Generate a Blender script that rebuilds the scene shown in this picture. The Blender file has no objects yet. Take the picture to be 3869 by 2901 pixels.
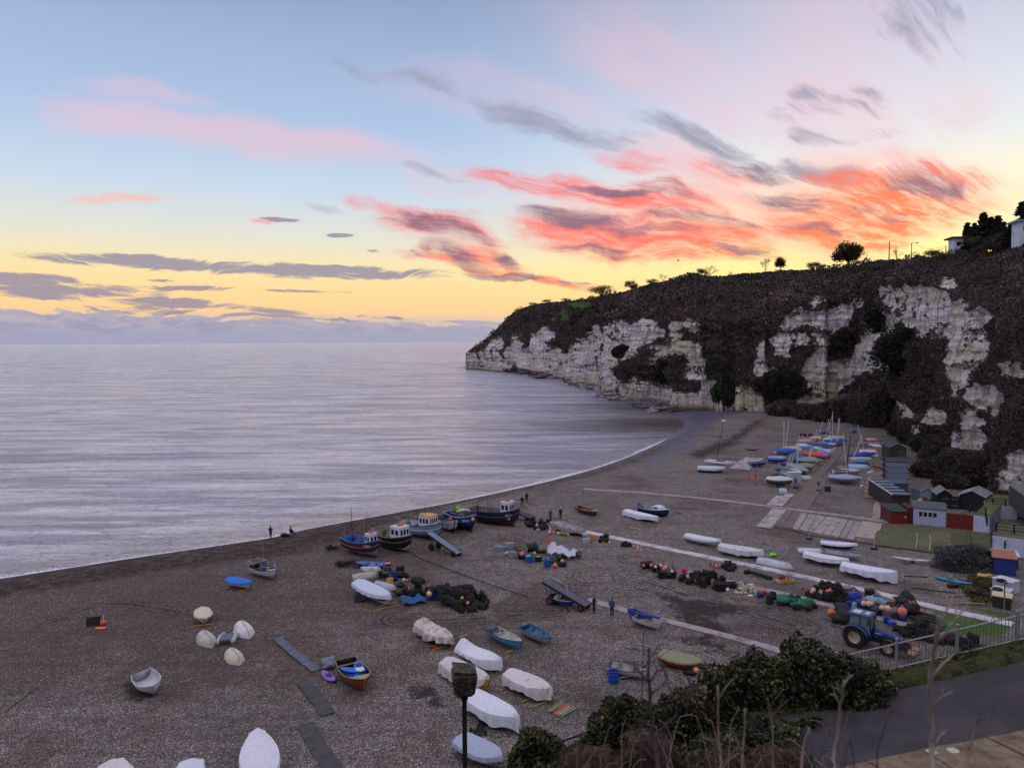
import bpy, bmesh, math, random
import numpy as np
from mathutils import Vector, Matrix, noise
R = math.radians
rnd = random.Random(7)
scene = bpy.context.scene
COL = scene.collection
# ------------------------------------------------------------------ camera geometry
CAMZ = 28.0
FS = 2763.0
PITCH = R(3.32)
ROLL = -0.0056
_fw = Vector((0, math.cos(PITCH), -math.sin(PITCH)))
_r0 = Vector((1, 0, 0)); _u0 = Vector((0, math.sin(PITCH), math.cos(PITCH)))
_rt = _r0*math.cos(ROLL) + _u0*math.sin(ROLL)
_up = _u0*math.cos(ROLL) - _r0*math.sin(ROLL)
CAM = Vector((0, 0, CAMZ))
ZN = dict(A=(1200,1800,2.765), B=(1500,2200,2.366), C=(2200,1850,2.765), D=(2900,1850,2.283),
          E=(2600,1500,2.765), F=(3100,1500,2.765), H=(300,2100,2.071), I=(1700,950,2.212),
          J=(2700,700,1.843), K=(1900,2300,2.212), M=(2869,2250,2.212), N=(0,1950,2.212),
          O=(900,1900,2.765), P=(1600,1850,4.022), Q=(1600,2050,3.403), R=(1000,2350,3.011),
          S=(3000,2150,3.687), T=(2900,1550,4.916), U=(3300,1800,3.687), V=(1200,0,0.8288),
          L=(0,0,1.1642), X=(1900,1200,2.458), Y=(3100,700,2.765), Z=(0,0,0.57173))
def src(z, x, y):
    a, b, s = ZN[z]
    return a + x/s, b + y/s
def ray(sx, sy):
    return _fw*FS + _rt*(sx-1934.5) - _up*(sy-1450.5)
def proj(p):
    d = Vector(p) - CAM
    f = d.dot(_fw)
    return 1934.5 + d.dot(_rt)/f*FS, 1450.5 - d.dot(_up)/f*FS, f
def at_depth(sx, sy, dep):            # dep = distance along +Y
    r = ray(sx, sy)
    return CAM + r*(dep/r.y)
def hit_z(sx, sy, z=0.0):
    r = ray(sx, sy)
    if r.z > -0.5: r.z = -0.5
    return CAM + r*((z-CAMZ)/r.z)
# ------------------------------------------------------------------ waterline + ground height
WL_SRC = [(-900,2300),(-400,2245),(0,2189),(452,2117),(900,2052),(1021,2034),(1117,2008),(1261,1981),(1406,1954),
          (1695,1902),(1924,1853),(2098,1813),(2270,1765),(2394,1718),(2498,1671),(2560,1632),(2588,1608),
          (2587,1588),(2551,1567),(2505,1557),(2430,1535),(2340,1512),(2260,1485),(2165,1450),(2030,1428),(1900,1405),(1750,1398)]
WL = np.array([[hit_z(x, y, 0).x, hit_z(x, y, 0).y] for x, y in WL_SRC])
WL = np.vstack([[-220, 30], WL, [-20, 900]])
# smooth the waterline
def chaikin(P, n=2):
    for _ in range(n):
        Q = [P[0]]
        for a, b in zip(P[:-1], P[1:]):
            Q += [a*.75+b*.25, a*.25+b*.75]
        Q.append(P[-1]); P = np.array(Q)
    return P
WLs = chaikin(WL, 2)
SEAPOLY = np.vstack([WLs, [-4000, 3000], [-4000, 30]])
def in_poly(px, py, poly):
    inside = np.zeros(px.shape, bool)
    n = len(poly); j = n-1
    for i in range(n):
        xi, yi = poly[i]; xj, yj = poly[j]
        c = ((yi > py) != (yj > py)) & (px < (xj-xi)*(py-yi)/(yj-yi+1e-12)+xi)
        inside ^= c; j = i
    return inside
def dist_line(px, py, L):
    d = np.full(px.shape, 1e9)
    for a, b in zip(L[:-1], L[1:]):
        ab = b-a; q = (ab**2).sum()+1e-9
        t = np.clip(((px-a[0])*ab[0]+(py-a[1])*ab[1])/q, 0, 1)
        d = np.minimum(d, np.hypot(px-a[0]-t*ab[0], py-a[1]-t*ab[1]))
    return d
def shore(px, py):
    d = dist_line(px, py, WLs)
    return np.where(in_poly(px, py, SEAPOLY), -d, d)
def sstep(x, a, b):
    t = np.clip((x-a)/(b-a), 0, 1); return t*t*(3-2*t)
BEACH = 2.0
def gz_arr(x, y):
    x = np.asarray(x, float); y = np.asarray(y, float)
    d = shore(x, y)
    t = np.clip(d/12.0, 0, 1)
    return np.where(d > 0, BEACH*(1-(1-t)**2), np.maximum(-1.2, d*0.12))
_SA = WLs[:-1]; _SB = WLs[1:]; _SD = _SB-_SA; _SQ = (_SD**2).sum(1)+1e-9
_PA = SEAPOLY; _PB = np.roll(SEAPOLY, 1, 0)
def gz(x, y):
    t = np.minimum(np.maximum(((x-_SA[:, 0])*_SD[:, 0]+(y-_SA[:, 1])*_SD[:, 1])/_SQ, 0), 1)
    d = math.sqrt(((x-_SA[:, 0]-t*_SD[:, 0])**2+(y-_SA[:, 1]-t*_SD[:, 1])**2).min())
    c = ((_PA[:, 1] > y) != (_PB[:, 1] > y)) & (x < (_PB[:, 0]-_PA[:, 0])*(y-_PA[:, 1])/(_PB[:, 1]-_PA[:, 1]+1e-12)+_PA[:, 0])
    if c.sum() % 2: return max(-1.2, -d*.12)
    t = min(d/12, 1); return BEACH*(1-(1-t)**2)
def G(z, x, y, up=0.0):
    """ground point seen at picture position (x, y) of survey sheet z, or a point 'up' metres above the ground there"""
    sx, sy = src(z, x, y)
    h = BEACH
    for _ in range(6):
        p = hit_z(sx, sy, h+up)
        g_ = gz(p.x, p.y)
        if abs(g_-h) < .004: break
        h = g_
    p = hit_z(sx, sy, h+up)
    return Vector((p.x, p.y, h))
# ------------------------------------------------------------------ colour / materials
def lin(c):
    if isinstance(c, str):
        c = tuple(int(c[i:i+2], 16) for i in (1, 3, 5))
    return tuple(((v/255)/12.92 if v/255 <= .04045 else ((v/255+.055)/1.055)**2.4) for v in c[:3])
MATS = {}
def nd(nt, t, **kw):
    n = nt.nodes.new(t)
    for k, v in kw.items(): setattr(n, k, v)
    return n
def mat(col, rough=.6, var=.15, scale=6.0, bump=0.0, metal=0.0, dirt=None, dirt_amt=.35, spec=.5, alpha=None, key=None):
    """plain painted / plastic / cloth surface whose own colour varies a little, with optional stains"""
    k = (tuple(col) if not isinstance(col, str) else col, rough, var, scale, bump, metal, dirt, dirt_amt, spec)
    if k in MATS: return MATS[k]
    m = bpy.data.materials.new('surface'); m.use_nodes = True
    nt = m.node_tree; b = nt.nodes['Principled BSDF']
    b.inputs['Roughness'].default_value = rough
    b.inputs['Metallic'].default_value = metal
    b.inputs['Specular IOR Level'].default_value = spec
    c = lin(col)
    tc = nd(nt, 'ShaderNodeTexCoord'); oi = nd(nt, 'ShaderNodeObjectInfo')
    add = nd(nt, 'ShaderNodeVectorMath', operation='ADD')
    nt.links.new(tc.outputs['Object'], add.inputs[0])
    sc = nd(nt, 'ShaderNodeVectorMath', operation='SCALE'); sc.inputs['Scale'].default_value = 1.0
    cx = nd(nt, 'ShaderNodeCombineXYZ')
    mu = nd(nt, 'ShaderNodeMath', operation='MULTIPLY'); mu.inputs[1].default_value = 57.0
    nt.links.new(oi.outputs['Random'], mu.inputs[0])
    nt.links.new(mu.outputs[0], cx.inputs[0]); nt.links.new(mu.outputs[0], cx.inputs[1])
    nt.links.new(cx.outputs[0], add.inputs[1])
    n1 = nd(nt, 'ShaderNodeTexNoise'); n1.inputs['Scale'].default_value = scale; n1.inputs['Detail'].default_value = 5
    nt.links.new(add.outputs[0], n1.inputs['Vector'])
    mr = nd(nt, 'ShaderNodeMapRange'); mr.inputs['From Min'].default_value = .3; mr.inputs['From Max'].default_value = .7
    mr.inputs['To Min'].default_value = 1-var; mr.inputs['To Max'].default_value = 1+var
    nt.links.new(n1.outputs[0], mr.inputs[0])
    vs = nd(nt, 'ShaderNodeVectorMath', operation='SCALE'); vs.inputs[0].default_value = c
    nt.links.new(mr.outputs[0], vs.inputs['Scale'])
    out = vs.outputs[0]
    if dirt:
        n2 = nd(nt, 'ShaderNodeTexNoise'); n2.inputs['Scale'].default_value = scale*.45; n2.inputs['Detail'].default_value = 8
        n2.inputs['Roughness'].default_value = .7; n2.inputs['Distortion'].default_value = .6
        nt.links.new(add.outputs[0], n2.inputs['Vector'])
        r2 = nd(nt, 'ShaderNodeMapRange', interpolation_type='SMOOTHSTEP'); r2.inputs['From Min'].default_value = .68-dirt_amt*.45; r2.inputs['From Max'].default_value = .82-dirt_amt*.3
        nt.links.new(n2.outputs[0], r2.inputs[0])
        mx = nd(nt, 'ShaderNodeMix', data_type='RGBA'); mx.inputs[7].default_value = (*lin(dirt), 1)
        nt.links.new(r2.outputs[0], mx.inputs[0]); nt.links.new(out, mx.inputs[6]); out = mx.outputs[2]
    nt.links.new(out, b.inputs['Base Color'])
    if bump:
        bp = nd(nt, 'ShaderNodeBump'); bp.inputs['Strength'].default_value = bump; bp.inputs['Distance'].default_value = .05
        nt.links.new(n1.outputs[0], bp.inputs['Height']); nt.links.new(bp.outputs[0], b.inputs['Normal'])
    MATS[k] = m
    return m
def glass_mat():
    return mat((30, 36, 44), .08, .1, 3, spec=.8)
# ------------------------------------------------------------------ objects
def tag(o, label=None, cat=None, group=None, kind=None):
    if label: o['label'] = label
    if cat: o['category'] = cat
    if group: o['group'] = group
    if kind: o['kind'] = kind
    return o
def empty(name, loc=(0,0,0), rz=0.0, label=None, cat=None, group=None, rx=0.0, ry=0.0, s=1.0):
    o = bpy.data.objects.new(name, None); COL.objects.link(o)
    o.empty_display_size = .2
    o.location = loc; o.rotation_euler = (rx, ry, rz); o.scale = (s, s, s)
    return tag(o, label, cat, group)
def link(name, me, parent=None, loc=(0,0,0), rz=0.0, smooth=False):
    o = bpy.data.objects.new(name, me); COL.objects.link(o)
    o.location = loc; o.rotation_euler = (0, 0, rz)
    if parent is not None: o.parent = parent
    if smooth and len(me.polygons):
        me.polygons.foreach_set('use_smooth', [True]*len(me.polygons))
    return o
def kids(o): return [c for c in bpy.data.objects if c.parent == o]
KIDS = {}
def copy_tree(o, parent=None):
    c = o.copy(); COL.objects.link(c)
    if parent is not None: c.parent = parent
    for ch in list(o.children): copy_tree(ch, c)
    return c
class MB:
    """collects faces, then builds ONE mesh object"""
    def __init__(s): s.v = []; s.f = []; s.mi = []; s.cur = 0
    def vert(s, p): s.v.append(tuple(p)); return len(s.v)-1
    def face(s, ids): s.f.append(tuple(ids)); s.mi.append(s.cur)
    def quadpts(s, *pts):
        s.face([s.vert(p) for p in pts])
    def box(s, c, size, rot=None, taper=1.0):
        hx, hy, hz = size[0]/2, size[1]/2, size[2]/2
        pts = []
        for z, t in ((-hz, 1.0), (hz, taper)):
            for x, y in ((-hx,-hy),(hx,-hy),(hx,hy),(-hx,hy)):
                p = Vector((x*t, y*t, z))
                if rot is not None: p = rot @ p
                pts.append(p + Vector(c))
        i = [s.vert(p) for p in pts]
        for q in ((0,3,2,1),(4,5,6,7),(0,1,5,4),(1,2,6,5),(2,3,7,6),(3,0,4,7)): s.face([i[k] for k in q])
        return s
    def tube(s, pts, r, n=6, r2=None, cap=True, closed=False):
        pts = [Vector(p) for p in pts]
        m = len(pts); rings = []
        prev = None
        for k in range(m):
            if closed: d = pts[(k+1) % m]-pts[k-1]
            else: d = (pts[min(k+1, m-1)]-pts[max(k-1, 0)])
            if d.length < 1e-9: d = Vector((0,0,1))
            d.normalize()
            a = Vector((0,0,1)) if abs(d.z) < .9 else Vector((1,0,0))
            if prev is not None:
                a = prev - d*prev.dot(d)
                if a.length < 1e-5: a = Vector((1,0,0))
                u = a.normalized()
            else: u = a.cross(d).normalized()
            prev = u
            w = d.cross(u)
            rr = r if r2 is None else r + (r2-r)*k/max(1, m-1)
            if isinstance(r, (list, tuple)): rr = r[k]
            rings.append([s.vert(pts[k]+u*(rr*math.cos(t*2*math.pi/n))+w*(rr*math.sin(t*2*math.pi/n))) for t in range(n)])
        K = m if closed else m-1
        for k in range(K):
            a, b = rings[k], rings[(k+1) % m]
            for t in range(n): s.face((a[t], a[(t+1) % n], b[(t+1) % n], b[t]))
        if cap and not closed:
            s.face(rings[0][::-1]); s.face(rings[-1])
        return s
    def lathe(s, prof, n=14, c=(0,0,0), axis='z', cap0=True, cap1=True):
        rings = []
        for r, h in prof:
            ring = []
            for t in range(n):
                a = 2*math.pi*t/n
                p = (r*math.cos(a), r*math.sin(a), h)
                if axis == 'y': p = (p[0], p[2], p[1])
                if axis == 'x': p = (p[2], p[0], p[1])
                ring.append(s.vert((p[0]+c[0], p[1]+c[1], p[2]+c[2])))
            rings.append(ring)
        for a, b in zip(rings[:-1], rings[1:]):
            for t in range(n): s.face((a[t], a[(t+1) % n], b[(t+1) % n], b[t]))
        if cap0: s.face(rings[0][::-1])
        if cap1: s.face(rings[-1])
        return s
    def ball(s, c, r, n=12, m=8, sq=(1,1,1), wob=0.0, seed=0):
        rows = []
        for i in range(m+1):
            th = math.pi*i/m; row = []
            for j in range(n):
                ph = 2*math.pi*j/n
                d = Vector((math.sin(th)*math.cos(ph), math.sin(th)*math.sin(ph), math.cos(th)))
                k = 1 + (wob*noise.noise(d*1.9+Vector((seed*3.1, seed*1.7, seed))) if wob else 0)
                row.append(s.vert((c[0]+d.x*r*sq[0]*k, c[1]+d.y*r*sq[1]*k, c[2]+d.z*r*sq[2]*k)))
            rows.append(row)
        for i in range(m):
            for j in range(n): s.face((rows[i][j], rows[i][(j+1) % n], rows[i+1][(j+1) % n], rows[i+1][j]))
        return s
    def grid(s, rows, closed=False):
        ids = [[s.vert(p) for p in r] for r in rows]
        for a, b in zip(ids[:-1], ids[1:]):
            n = len(a)
            for t in range(n if closed else n-1): s.face((a[t], a[(t+1) % n], b[(t+1) % n], b[t]))
        return ids
    def mesh(s, name, mats):
        me = bpy.data.meshes.new(name)
        me.from_pydata(s.v, [], s.f)
        if not isinstance(mats, (list, tuple)): mats = [mats]
        for m in mats: me.materials.append(m)
        if any(s.mi): me.polygons.foreach_set('material_index', s.mi)
        me.update()
        return me
    def build(s, name, mats, parent=None, smooth=False, loc=(0,0,0), rz=0.0, fix=True):
        me = s.mesh(name, mats)
        if fix and len(me.polygons) < 30000:
            bm = bmesh.new(); bm.from_mesh(me)
            bmesh.ops.remove_doubles(bm, verts=bm.verts, dist=1e-4)
            bmesh.ops.recalc_face_normals(bm, faces=bm.faces); bm.to_mesh(me); bm.free()
        return link(name, me, parent, loc, rz, smooth)
def prism(mb, poly, z0, z1):
    """poly: list of (x,y); closed extrusion"""
    n = len(poly)
    a = [mb.vert((x, y, z0)) for x, y in poly]; b = [mb.vert((x, y, z1)) for x, y in poly]
    mb.face(a[::-1]); mb.face(b)
    for i in range(n): mb.face((a[i], a[(i+1) % n], b[(i+1) % n], b[i]))
def fbm(p, o=3, s=1.0):
    v = 0; a = 1.0; t = 0
    q = Vector(p)*s
    for _ in range(o):
        v += a*noise.noise(q); t += a; a *= .5; q = q*2.07+Vector((3.1,1.7,9.2))
    return v/t
# ------------------------------------------------------------------ camera
cd = bpy.data.cameras.new('camera'); cam = bpy.data.objects.new('camera', cd); COL.objects.link(cam)
cd.sensor_width = 36; cd.lens = 36*FS/3869; cd.clip_end = 80000; cd.clip_start = .1
mt = Matrix((_rt, _up, -_fw)).transposed().to_4x4(); mt.translation = CAM
cam.matrix_world = mt
cd.dof.use_dof = True; cd.dof.focus_distance = 75; cd.dof.aperture_fstop = 3.2
scene.camera = cam
scene.render.engine = 'CYCLES'
cy = scene.cycles
cy.max_bounces = 3; cy.diffuse_bounces = 2; cy.glossy_bounces = 2; cy.transmission_bounces = 2; cy.transparent_max_bounces = 6
cy.use_denoising = True; cy.use_adaptive_sampling = True; cy.adaptive_threshold = .03; cy.caustics_reflective = False; cy.caustics_refractive = False
scene.render.resolution_x = 1024; scene.render.resolution_y = 767
scene.view_settings.view_transform = 'Standard'; scene.view_settings.look = 'None'
scene.view_settings.exposure = .1; scene.view_settings.gamma = 1
# ------------------------------------------------------------------ sky
def azel(px, py):                     # picture position on the 2212 px overview -> direction angles
    r = ray(px*1.7491, py*1.7491).normalized()
    return math.atan2(r.x, r.y), math.asin(r.z)
def make_world():
    w = bpy.data.worlds.new("World"); scene.world = w; w.use_nodes = True
    nt = w.node_tree; nt.nodes.clear(); L = nt.links.new
    out = nd(nt, 'ShaderNodeOutputWorld'); bg = nd(nt, 'ShaderNodeBackground'); bg.inputs[1].default_value = 1.0
    tc = nd(nt, 'ShaderNodeTexCoord')
    nrm = nd(nt, 'ShaderNodeVectorMath', operation='NORMALIZE'); L(tc.outputs['Generated'], nrm.inputs[0])
    sp = nd(nt, 'ShaderNodeSeparateXYZ'); L(nrm.outputs[0], sp.inputs[0])
    def math_(op, a, b=None, c=None, clamp=False):
        n = nd(nt, 'ShaderNodeMath', operation=op); n.use_clamp = clamp
        for i, v in enumerate((a, b, c)):
            if v is None: continue
            if isinstance(v, (int, float)): n.inputs[i].default_value = v
            else: L(v, n.inputs[i])
        return n.outputs[0]
    az = math_('ARCTAN2', sp.outputs[0], sp.outputs[1]); el = math_('ARCSINE', sp.outputs[2])
    cx = nd(nt, 'ShaderNodeCombineXYZ'); L(az, cx.inputs[0]); L(el, cx.inputs[1])
    P0 = cx.outputs[0]
    def ramp(fac, stops):
        n = nd(nt, 'ShaderNodeValToRGB'); L(fac, n.inputs[0])
        e = n.color_ramp.elements
        while len(e) < len(stops): e.new(.5)
        for k, (p, c) in enumerate(stops):
            e[k].position = p; e[k].color = (*lin(c), 1)
        return n.outputs[0]
    def mix(f, a, b, mode='MIX'):
        n = nd(nt, 'ShaderNodeMix', data_type='RGBA', blend_type=mode)
        for i, v in ((0, f), (6, a), (7, b)):
            if isinstance(v, (int, float)): n.inputs[i].default_value = v
            elif isinstance(v, tuple): n.inputs[i].default_value = (*v, 1)
            else: L(v, n.inputs[i])
        return n.outputs[2]
    def mrange(v, a, b, c=0.0, d=1.0, sm=True):
        n = nd(nt, 'ShaderNodeMapRange', interpolation_type='SMOOTHSTEP' if sm else 'LINEAR')
        L(v, n.inputs[0])
        for i, x in enumerate((a, b, c, d)): n.inputs[i+1].default_value = x
        return n.outputs[0]
    E = lambda y: max(0.0, azel(1106, y)[1])/1.6
    f = math_('DIVIDE', el, 1.6)
    left = ramp(f, [(0, (168,166,190)), (E(700), (205,186,180)), (E(672), (248,205,150)), (E(630), (250,215,152)), (E(580), (244,224,172)),
                    (E(520), (224,222,208)), (E(420), (196,212,230)), (E(280), (170,192,224)), (E(120), (156,176,210)), (E(0), (142,160,194)), (.45, (196,196,222)), (1, (236,230,240))])
    right = ramp(f, [(0, (250,200,140)), (E(680), (252,208,130)), (E(620), (255,230,146)), (E(560), (255,243,164)), (E(500), (255,240,196)),
                     (E(430), (246,238,214)), (E(350), (226,230,232)), (E(250), (214,216,230)), (E(120), (198,198,218)), (E(0), (184,186,206)), (.45, (200,198,222)), (1, (236,230,240))])  # zenith stops of both ramps, out of view, are brightened to light the beach
    a0, a1 = azel(900, 600)[0], azel(1900, 600)[0]
    base = mix(mrange(az, a0, a1), left, right)
    # unseen sky behind the camera: invented lavender, brightened to lift light on the beach
    back = ramp(f, [(0, (176,170,200)), (.12, (200,194,216)), (.4, (216,212,232)), (1, (236,230,240))])
    absaz = math_('ABSOLUTE', math_('SUBTRACT', az, .1))
    base = mix(mrange(absaz, .95, 1.6), base, back)
    # warped coordinates and streak noises
    wn = nd(nt, 'ShaderNodeTexNoise'); wn.inputs['Scale'].default_value = 6; wn.inputs['Detail'].default_value = 6
    L(P0, wn.inputs['Vector'])
    wv = nd(nt, 'ShaderNodeVectorMath', operation='MULTIPLY_ADD'); L(wn.outputs['Color'], wv.inputs[0])
    wv.inputs[1].default_value = (.20, .075, 0); wv.inputs[2].default_value = (-.10, -.0375, 0)
    ad = nd(nt, 'ShaderNodeVectorMath', operation='ADD'); L(P0, ad.inputs[0]); L(wv.outputs[0], ad.inputs[1])
    PW = ad.outputs[0]
    def streak(rot, sx, sy, detail, seed=0.0, rough=.6, dist=.4, scale=1.0):
        mp = nd(nt, 'ShaderNodeMapping', vector_type='POINT'); L(PW, mp.inputs[0])
        mp.inputs['Rotation'].default_value = (0, 0, rot); 
        m2 = nd(nt, 'ShaderNodeMapping', vector_type='POINT'); L(mp.outputs[0], m2.inputs[0])
        m2.inputs['Scale'].default_value = (sx, sy, 1); m2.inputs['Location'].default_value = (seed, seed*.7, seed)
        n = nd(nt, 'ShaderNodeTexNoise'); n.inputs['Scale'].default_value = scale; n.inputs['Detail'].default_value = detail
        n.inputs['Roughness'].default_value = rough; n.inputs['Distortion'].default_value = dist
        L(m2.outputs[0], n.inputs['Vector']); return mrange(n.outputs[0], .28, .72, 0, 1, False)
    def blobs(lst, P=None):
        acc = None
        for (x0, y0, x1, y1, wpx, s) in lst:      # long axis from (x0,y0) to (x1,y1), half width in px
            A = azel(x0, y0); B = azel(x1, y1)
            cxx, cyy = (A[0]+B[0])/2, (A[1]+B[1])/2
            ang = math.atan2(B[1]-A[1], B[0]-A[0]); ln = math.hypot(B[1]-A[1], B[0]-A[0])/2
            wd = wpx/1580.0
            mp = nd(nt, 'ShaderNodeMapping', vector_type='TEXTURE'); L(P or PW, mp.inputs[0])
            mp.inputs['Location'].default_value = (cxx, cyy, 0); mp.inputs['Rotation'].default_value = (0, 0, ang)
            mp.inputs['Scale'].default_value = (ln, wd, 1)
            ln_ = nd(nt, 'ShaderNodeVectorMath', operation='LENGTH'); L(mp.outputs[0], ln_.inputs[0])
            m = mrange(ln_.outputs['Value'], 1.15, .25, 0, s)
            acc = m if acc is None else math_('MAXIMUM', acc, m)
        return acc
    D = R(-14)
    s_soft = streak(R(13), 3.0, 16, 4, 1.0, .5, .3)
    s_fib = streak(R(11), 7.0, 46, 7, 4.0, .62, .8)
    s_puff = streak(R(6), 9, 34, 7, 9.0, .65, .7)
    va, ve = azel(2420, 600)
    s2w = nd(nt, 'ShaderNodeVectorMath', operation='MULTIPLY_ADD'); L(wn.outputs['Color'], s2w.inputs[0]); s2w.inputs[1].default_value = (.07, .05, 0); s2w.inputs[2].default_value = (-.035-va, -.025-ve, 0)
    fa = nd(nt, 'ShaderNodeVectorMath', operation='ADD'); L(P0, fa.inputs[0]); L(s2w.outputs[0], fa.inputs[1])
    fs = nd(nt, 'ShaderNodeSeparateXYZ'); L(fa.outputs[0], fs.inputs[0])
    ang = math_('ARCTAN2', fs.outputs[1], math_('MULTIPLY', fs.outputs[0], -1.0)); ln_ = nd(nt, 'ShaderNodeVectorMath', operation='LENGTH'); L(fa.outputs[0], ln_.inputs[0])
    def fan(ka, kr, seed, detail, rough=.6, dist=.25):
        c = nd(nt, 'ShaderNodeCombineXYZ'); L(math_('MULTIPLY', ang, ka), c.inputs[0]); L(math_('MULTIPLY', math_('LOGARITHM', ln_.outputs['Value'], 2.718), kr), c.inputs[1]); c.inputs[2].default_value = seed
        q = nd(nt, 'ShaderNodeTexNoise'); q.inputs['Scale'].default_value = 1; q.inputs['Detail'].default_value = detail; q.inputs['Roughness'].default_value = rough; q.inputs['Distortion'].default_value = dist
        L(c.outputs[0], q.inputs['Vector']); return mrange(q.outputs[0], .3, .7, 0, 1, False)
    s_fib = fan(17, 3.0, 3.3, 7, .62, .5)
    s_soft = fan(7, 1.3, 8.1, 5, .55, .3)
    s_fine = fan(46, 7.0, 5.7, 5, .65, .6)
    # soft pink veils
    pink = blobs([(60,205,560,320,44,.8),(150,250,980,350,46,1.0),(130,165,560,240,28,.6),(700,330,1250,440,34,.6),
                  (760,150,1400,250,60,.5),(1150,10,1800,260,120,.75),(1500,40,2150,300,170,.55),(1900,190,2200,280,50,.7),(1230,320,1700,400,70,.9),
                  (140,418,340,434,10,1.0),(1000,420,2100,470,115,.8),(1650,350,2260,430,70,.8),(820,390,1100,450,20,.7),(1500,540,2100,480,60,.55)])
    base = mix(math_('MULTIPLY', pink, mrange(s_soft, .05, .95, .2, 1.0)), base, mix(mrange(el, azel(1106, 480)[1], azel(1106, 330)[1]), lin((250,176,160)), lin((236,188,200))))
    grey = blobs([(620,80,1050,220,26,.75),(950,190,1420,330,32,.9),(1280,230,1720,350,36,1.1),(1840,20,2160,120,80,.85),(1680,195,1880,260,44,1.0),
                  (1730,285,1920,315,28,.9),(1560,345,1900,400,40,1.15),(1850,380,2180,430,40,1.1),(780,340,1040,405,16,.7),(630,425,780,475,14,.9),(880,460,1060,495,18,.7)])
    gm = math_('MULTIPLY', mrange(math_('MULTIPLY_ADD', s_fib, .8, math_('MULTIPLY', grey, .5)), .50, 1.2), mrange(grey, .0, .55))
    red = blobs([(750,450,1140,540,44,1.1),(880,500,1150,590,44,1.1),(960,365,1440,430,34,1.0),(1180,400,1640,460,46,1.0),(1040,490,1740,540,66,1.2),(1500,470,1700,560,46,1.0),
                 (1560,470,2230,450,72,1.15),(1640,400,2230,440,50,.9),(1660,500,2060,500,44,1.0),(1230,315,1460,400,30,.5),(1400,340,1720,400,30,.5),(1880,370,2230,410,36,.7),
                 (860,540,1150,610,16,.6),(1080,590,1340,620,14,.8),(510,470,630,478,9,1.0),(700,420,880,480,18,.8)])
    rm = mrange(math_('MULTIPLY_ADD', math_('MULTIPLY_ADD', s_fib, .75, math_('MULTIPLY', s_puff, .25)), .95, math_('MULTIPLY', red, .5)), .42, 1.12)
    rm = math_('MULTIPLY', math_('MULTIPLY', rm, mrange(s_fine, .0, .75, .35, 1.0)), mrange(red, .0, .6))
    redcol = mix(mrange(az, azel(1300, 500)[0], azel(1900, 500)[0]), lin((246,102,98)), lin((248,116,78)))
    base = mix(math_('MULTIPLY', gm, .9), base, lin((150,150,172)))
    base = mix(math_('MULTIPLY', rm, .93), base, redcol)
    vio = blobs([(800,465,1090,530,30,1.1),(900,500,1040,590,26,.9),(1030,545,1130,575,20,1.2),(1080,460,1440,495,26,1.1),(1240,500,1520,500,16,.95),(1500,530,1700,565,12,.9),
                 (1580,415,1850,455,26,1.05),(1770,450,2010,475,14,.7),(980,590,1200,598,10,1.2),(1300,395,1520,440,22,.8),(1880,400,2160,430,24,.95),(1480,330,1780,405,22,.9),(1180,400,1500,440,14,.9),(1150,535,1500,545,12,.8),(1600,470,1900,500,12,.6),(1330,470,1700,480,16,.8)])
    vm = math_('MULTIPLY', mrange(s_fine, .05, .8, .5, 1.0), math_('MULTIPLY', mrange(math_('MULTIPLY_ADD', math_('MULTIPLY_ADD', s_fib, .6, math_('MULTIPLY', s_puff, .4)), .95, math_('MULTIPLY', vio, .5)), .50, 1.10), mrange(vio, .0, .5)))
    base = mix(math_('MULTIPLY', vm, .9), base, lin((116,104,130)))
    # thin dark strips of cloud low over the sea
    s_low = streak(0.0, 13, 95, 8, 14.0, .62, .25)
    low = blobs([(20,548,560,580,18,1.1),(280,570,1060,594,18,1.15),(-120,598,190,606,15,1.2),(-90,628,380,634,18,1.0),(240,620,600,625,8,1.0),(150,648,560,660,14,1.2),(0,655,900,700,14,.7),
                 (400,655,780,690,9,.8),(700,508,780,512,6,1.0),(780,540,830,543,5,.9),(880,540,930,560,9,.7),(300,605,400,608,4,.7),(500,625,780,632,4,.8),(820,684,880,688,4,.9),(940,694,1080,698,4,.8),
                 (540,470,660,478,6,1.1),(1190,608,1300,612,5,.7),(600,668,1000,700,5,.4)], P0)
    lm = math_('MULTIPLY', mrange(math_('MULTIPLY_ADD', s_low, 1.0, math_('MULTIPLY', low, .5)), .60, .95), mrange(low, .0, .35))
    base = mix(math_('MULTIPLY', lm, .85), base, lin((140,134,160)))
    # cumulus bank lying on the horizon, lower towards the headland
    s_cum = streak(0.0, 26, 80, 7, 21.0, .6, .15)
    topl = mrange(az, azel(0, 680)[0], azel(950, 690)[0], azel(0, 664)[1], azel(950, 700)[1], False)
    edge = math_('ADD', topl, math_('MULTIPLY', math_('SUBTRACT', s_cum, .5), .018))
    bm_ = mrange(math_('SUBTRACT', edge, el), -.001, .0035)
    bankc = mix(mrange(s_cum, .2, .85), lin((150,150,178)), lin((176,170,186)))
    base = mix(math_('MULTIPLY', bm_, .92), base, bankc)
    e2 = math_('ADD', math_('MULTIPLY', math_('SUBTRACT', s_cum, .5), .006), azel(1000, 713)[1])
    b2 = mrange(math_('SUBTRACT', e2, el), -.004, .004)
    base = mix(math_('MULTIPLY', b2, .85), base, lin((158,160,184)))
    # true atmosphere with the sun just under the hill line
    sky = nd(nt, 'ShaderNodeTexSky', sky_type='NISHITA'); sky.sun_disc = False
    sky.sun_elevation = SUN_EL; sky.sun_rotation = SUN_AZ; sky.altitude = 30
    vs = nd(nt, 'ShaderNodeVectorMath', operation='SCALE'); vs.inputs['Scale'].default_value = .003
    L(sky.outputs[0], vs.inputs[0])
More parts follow.
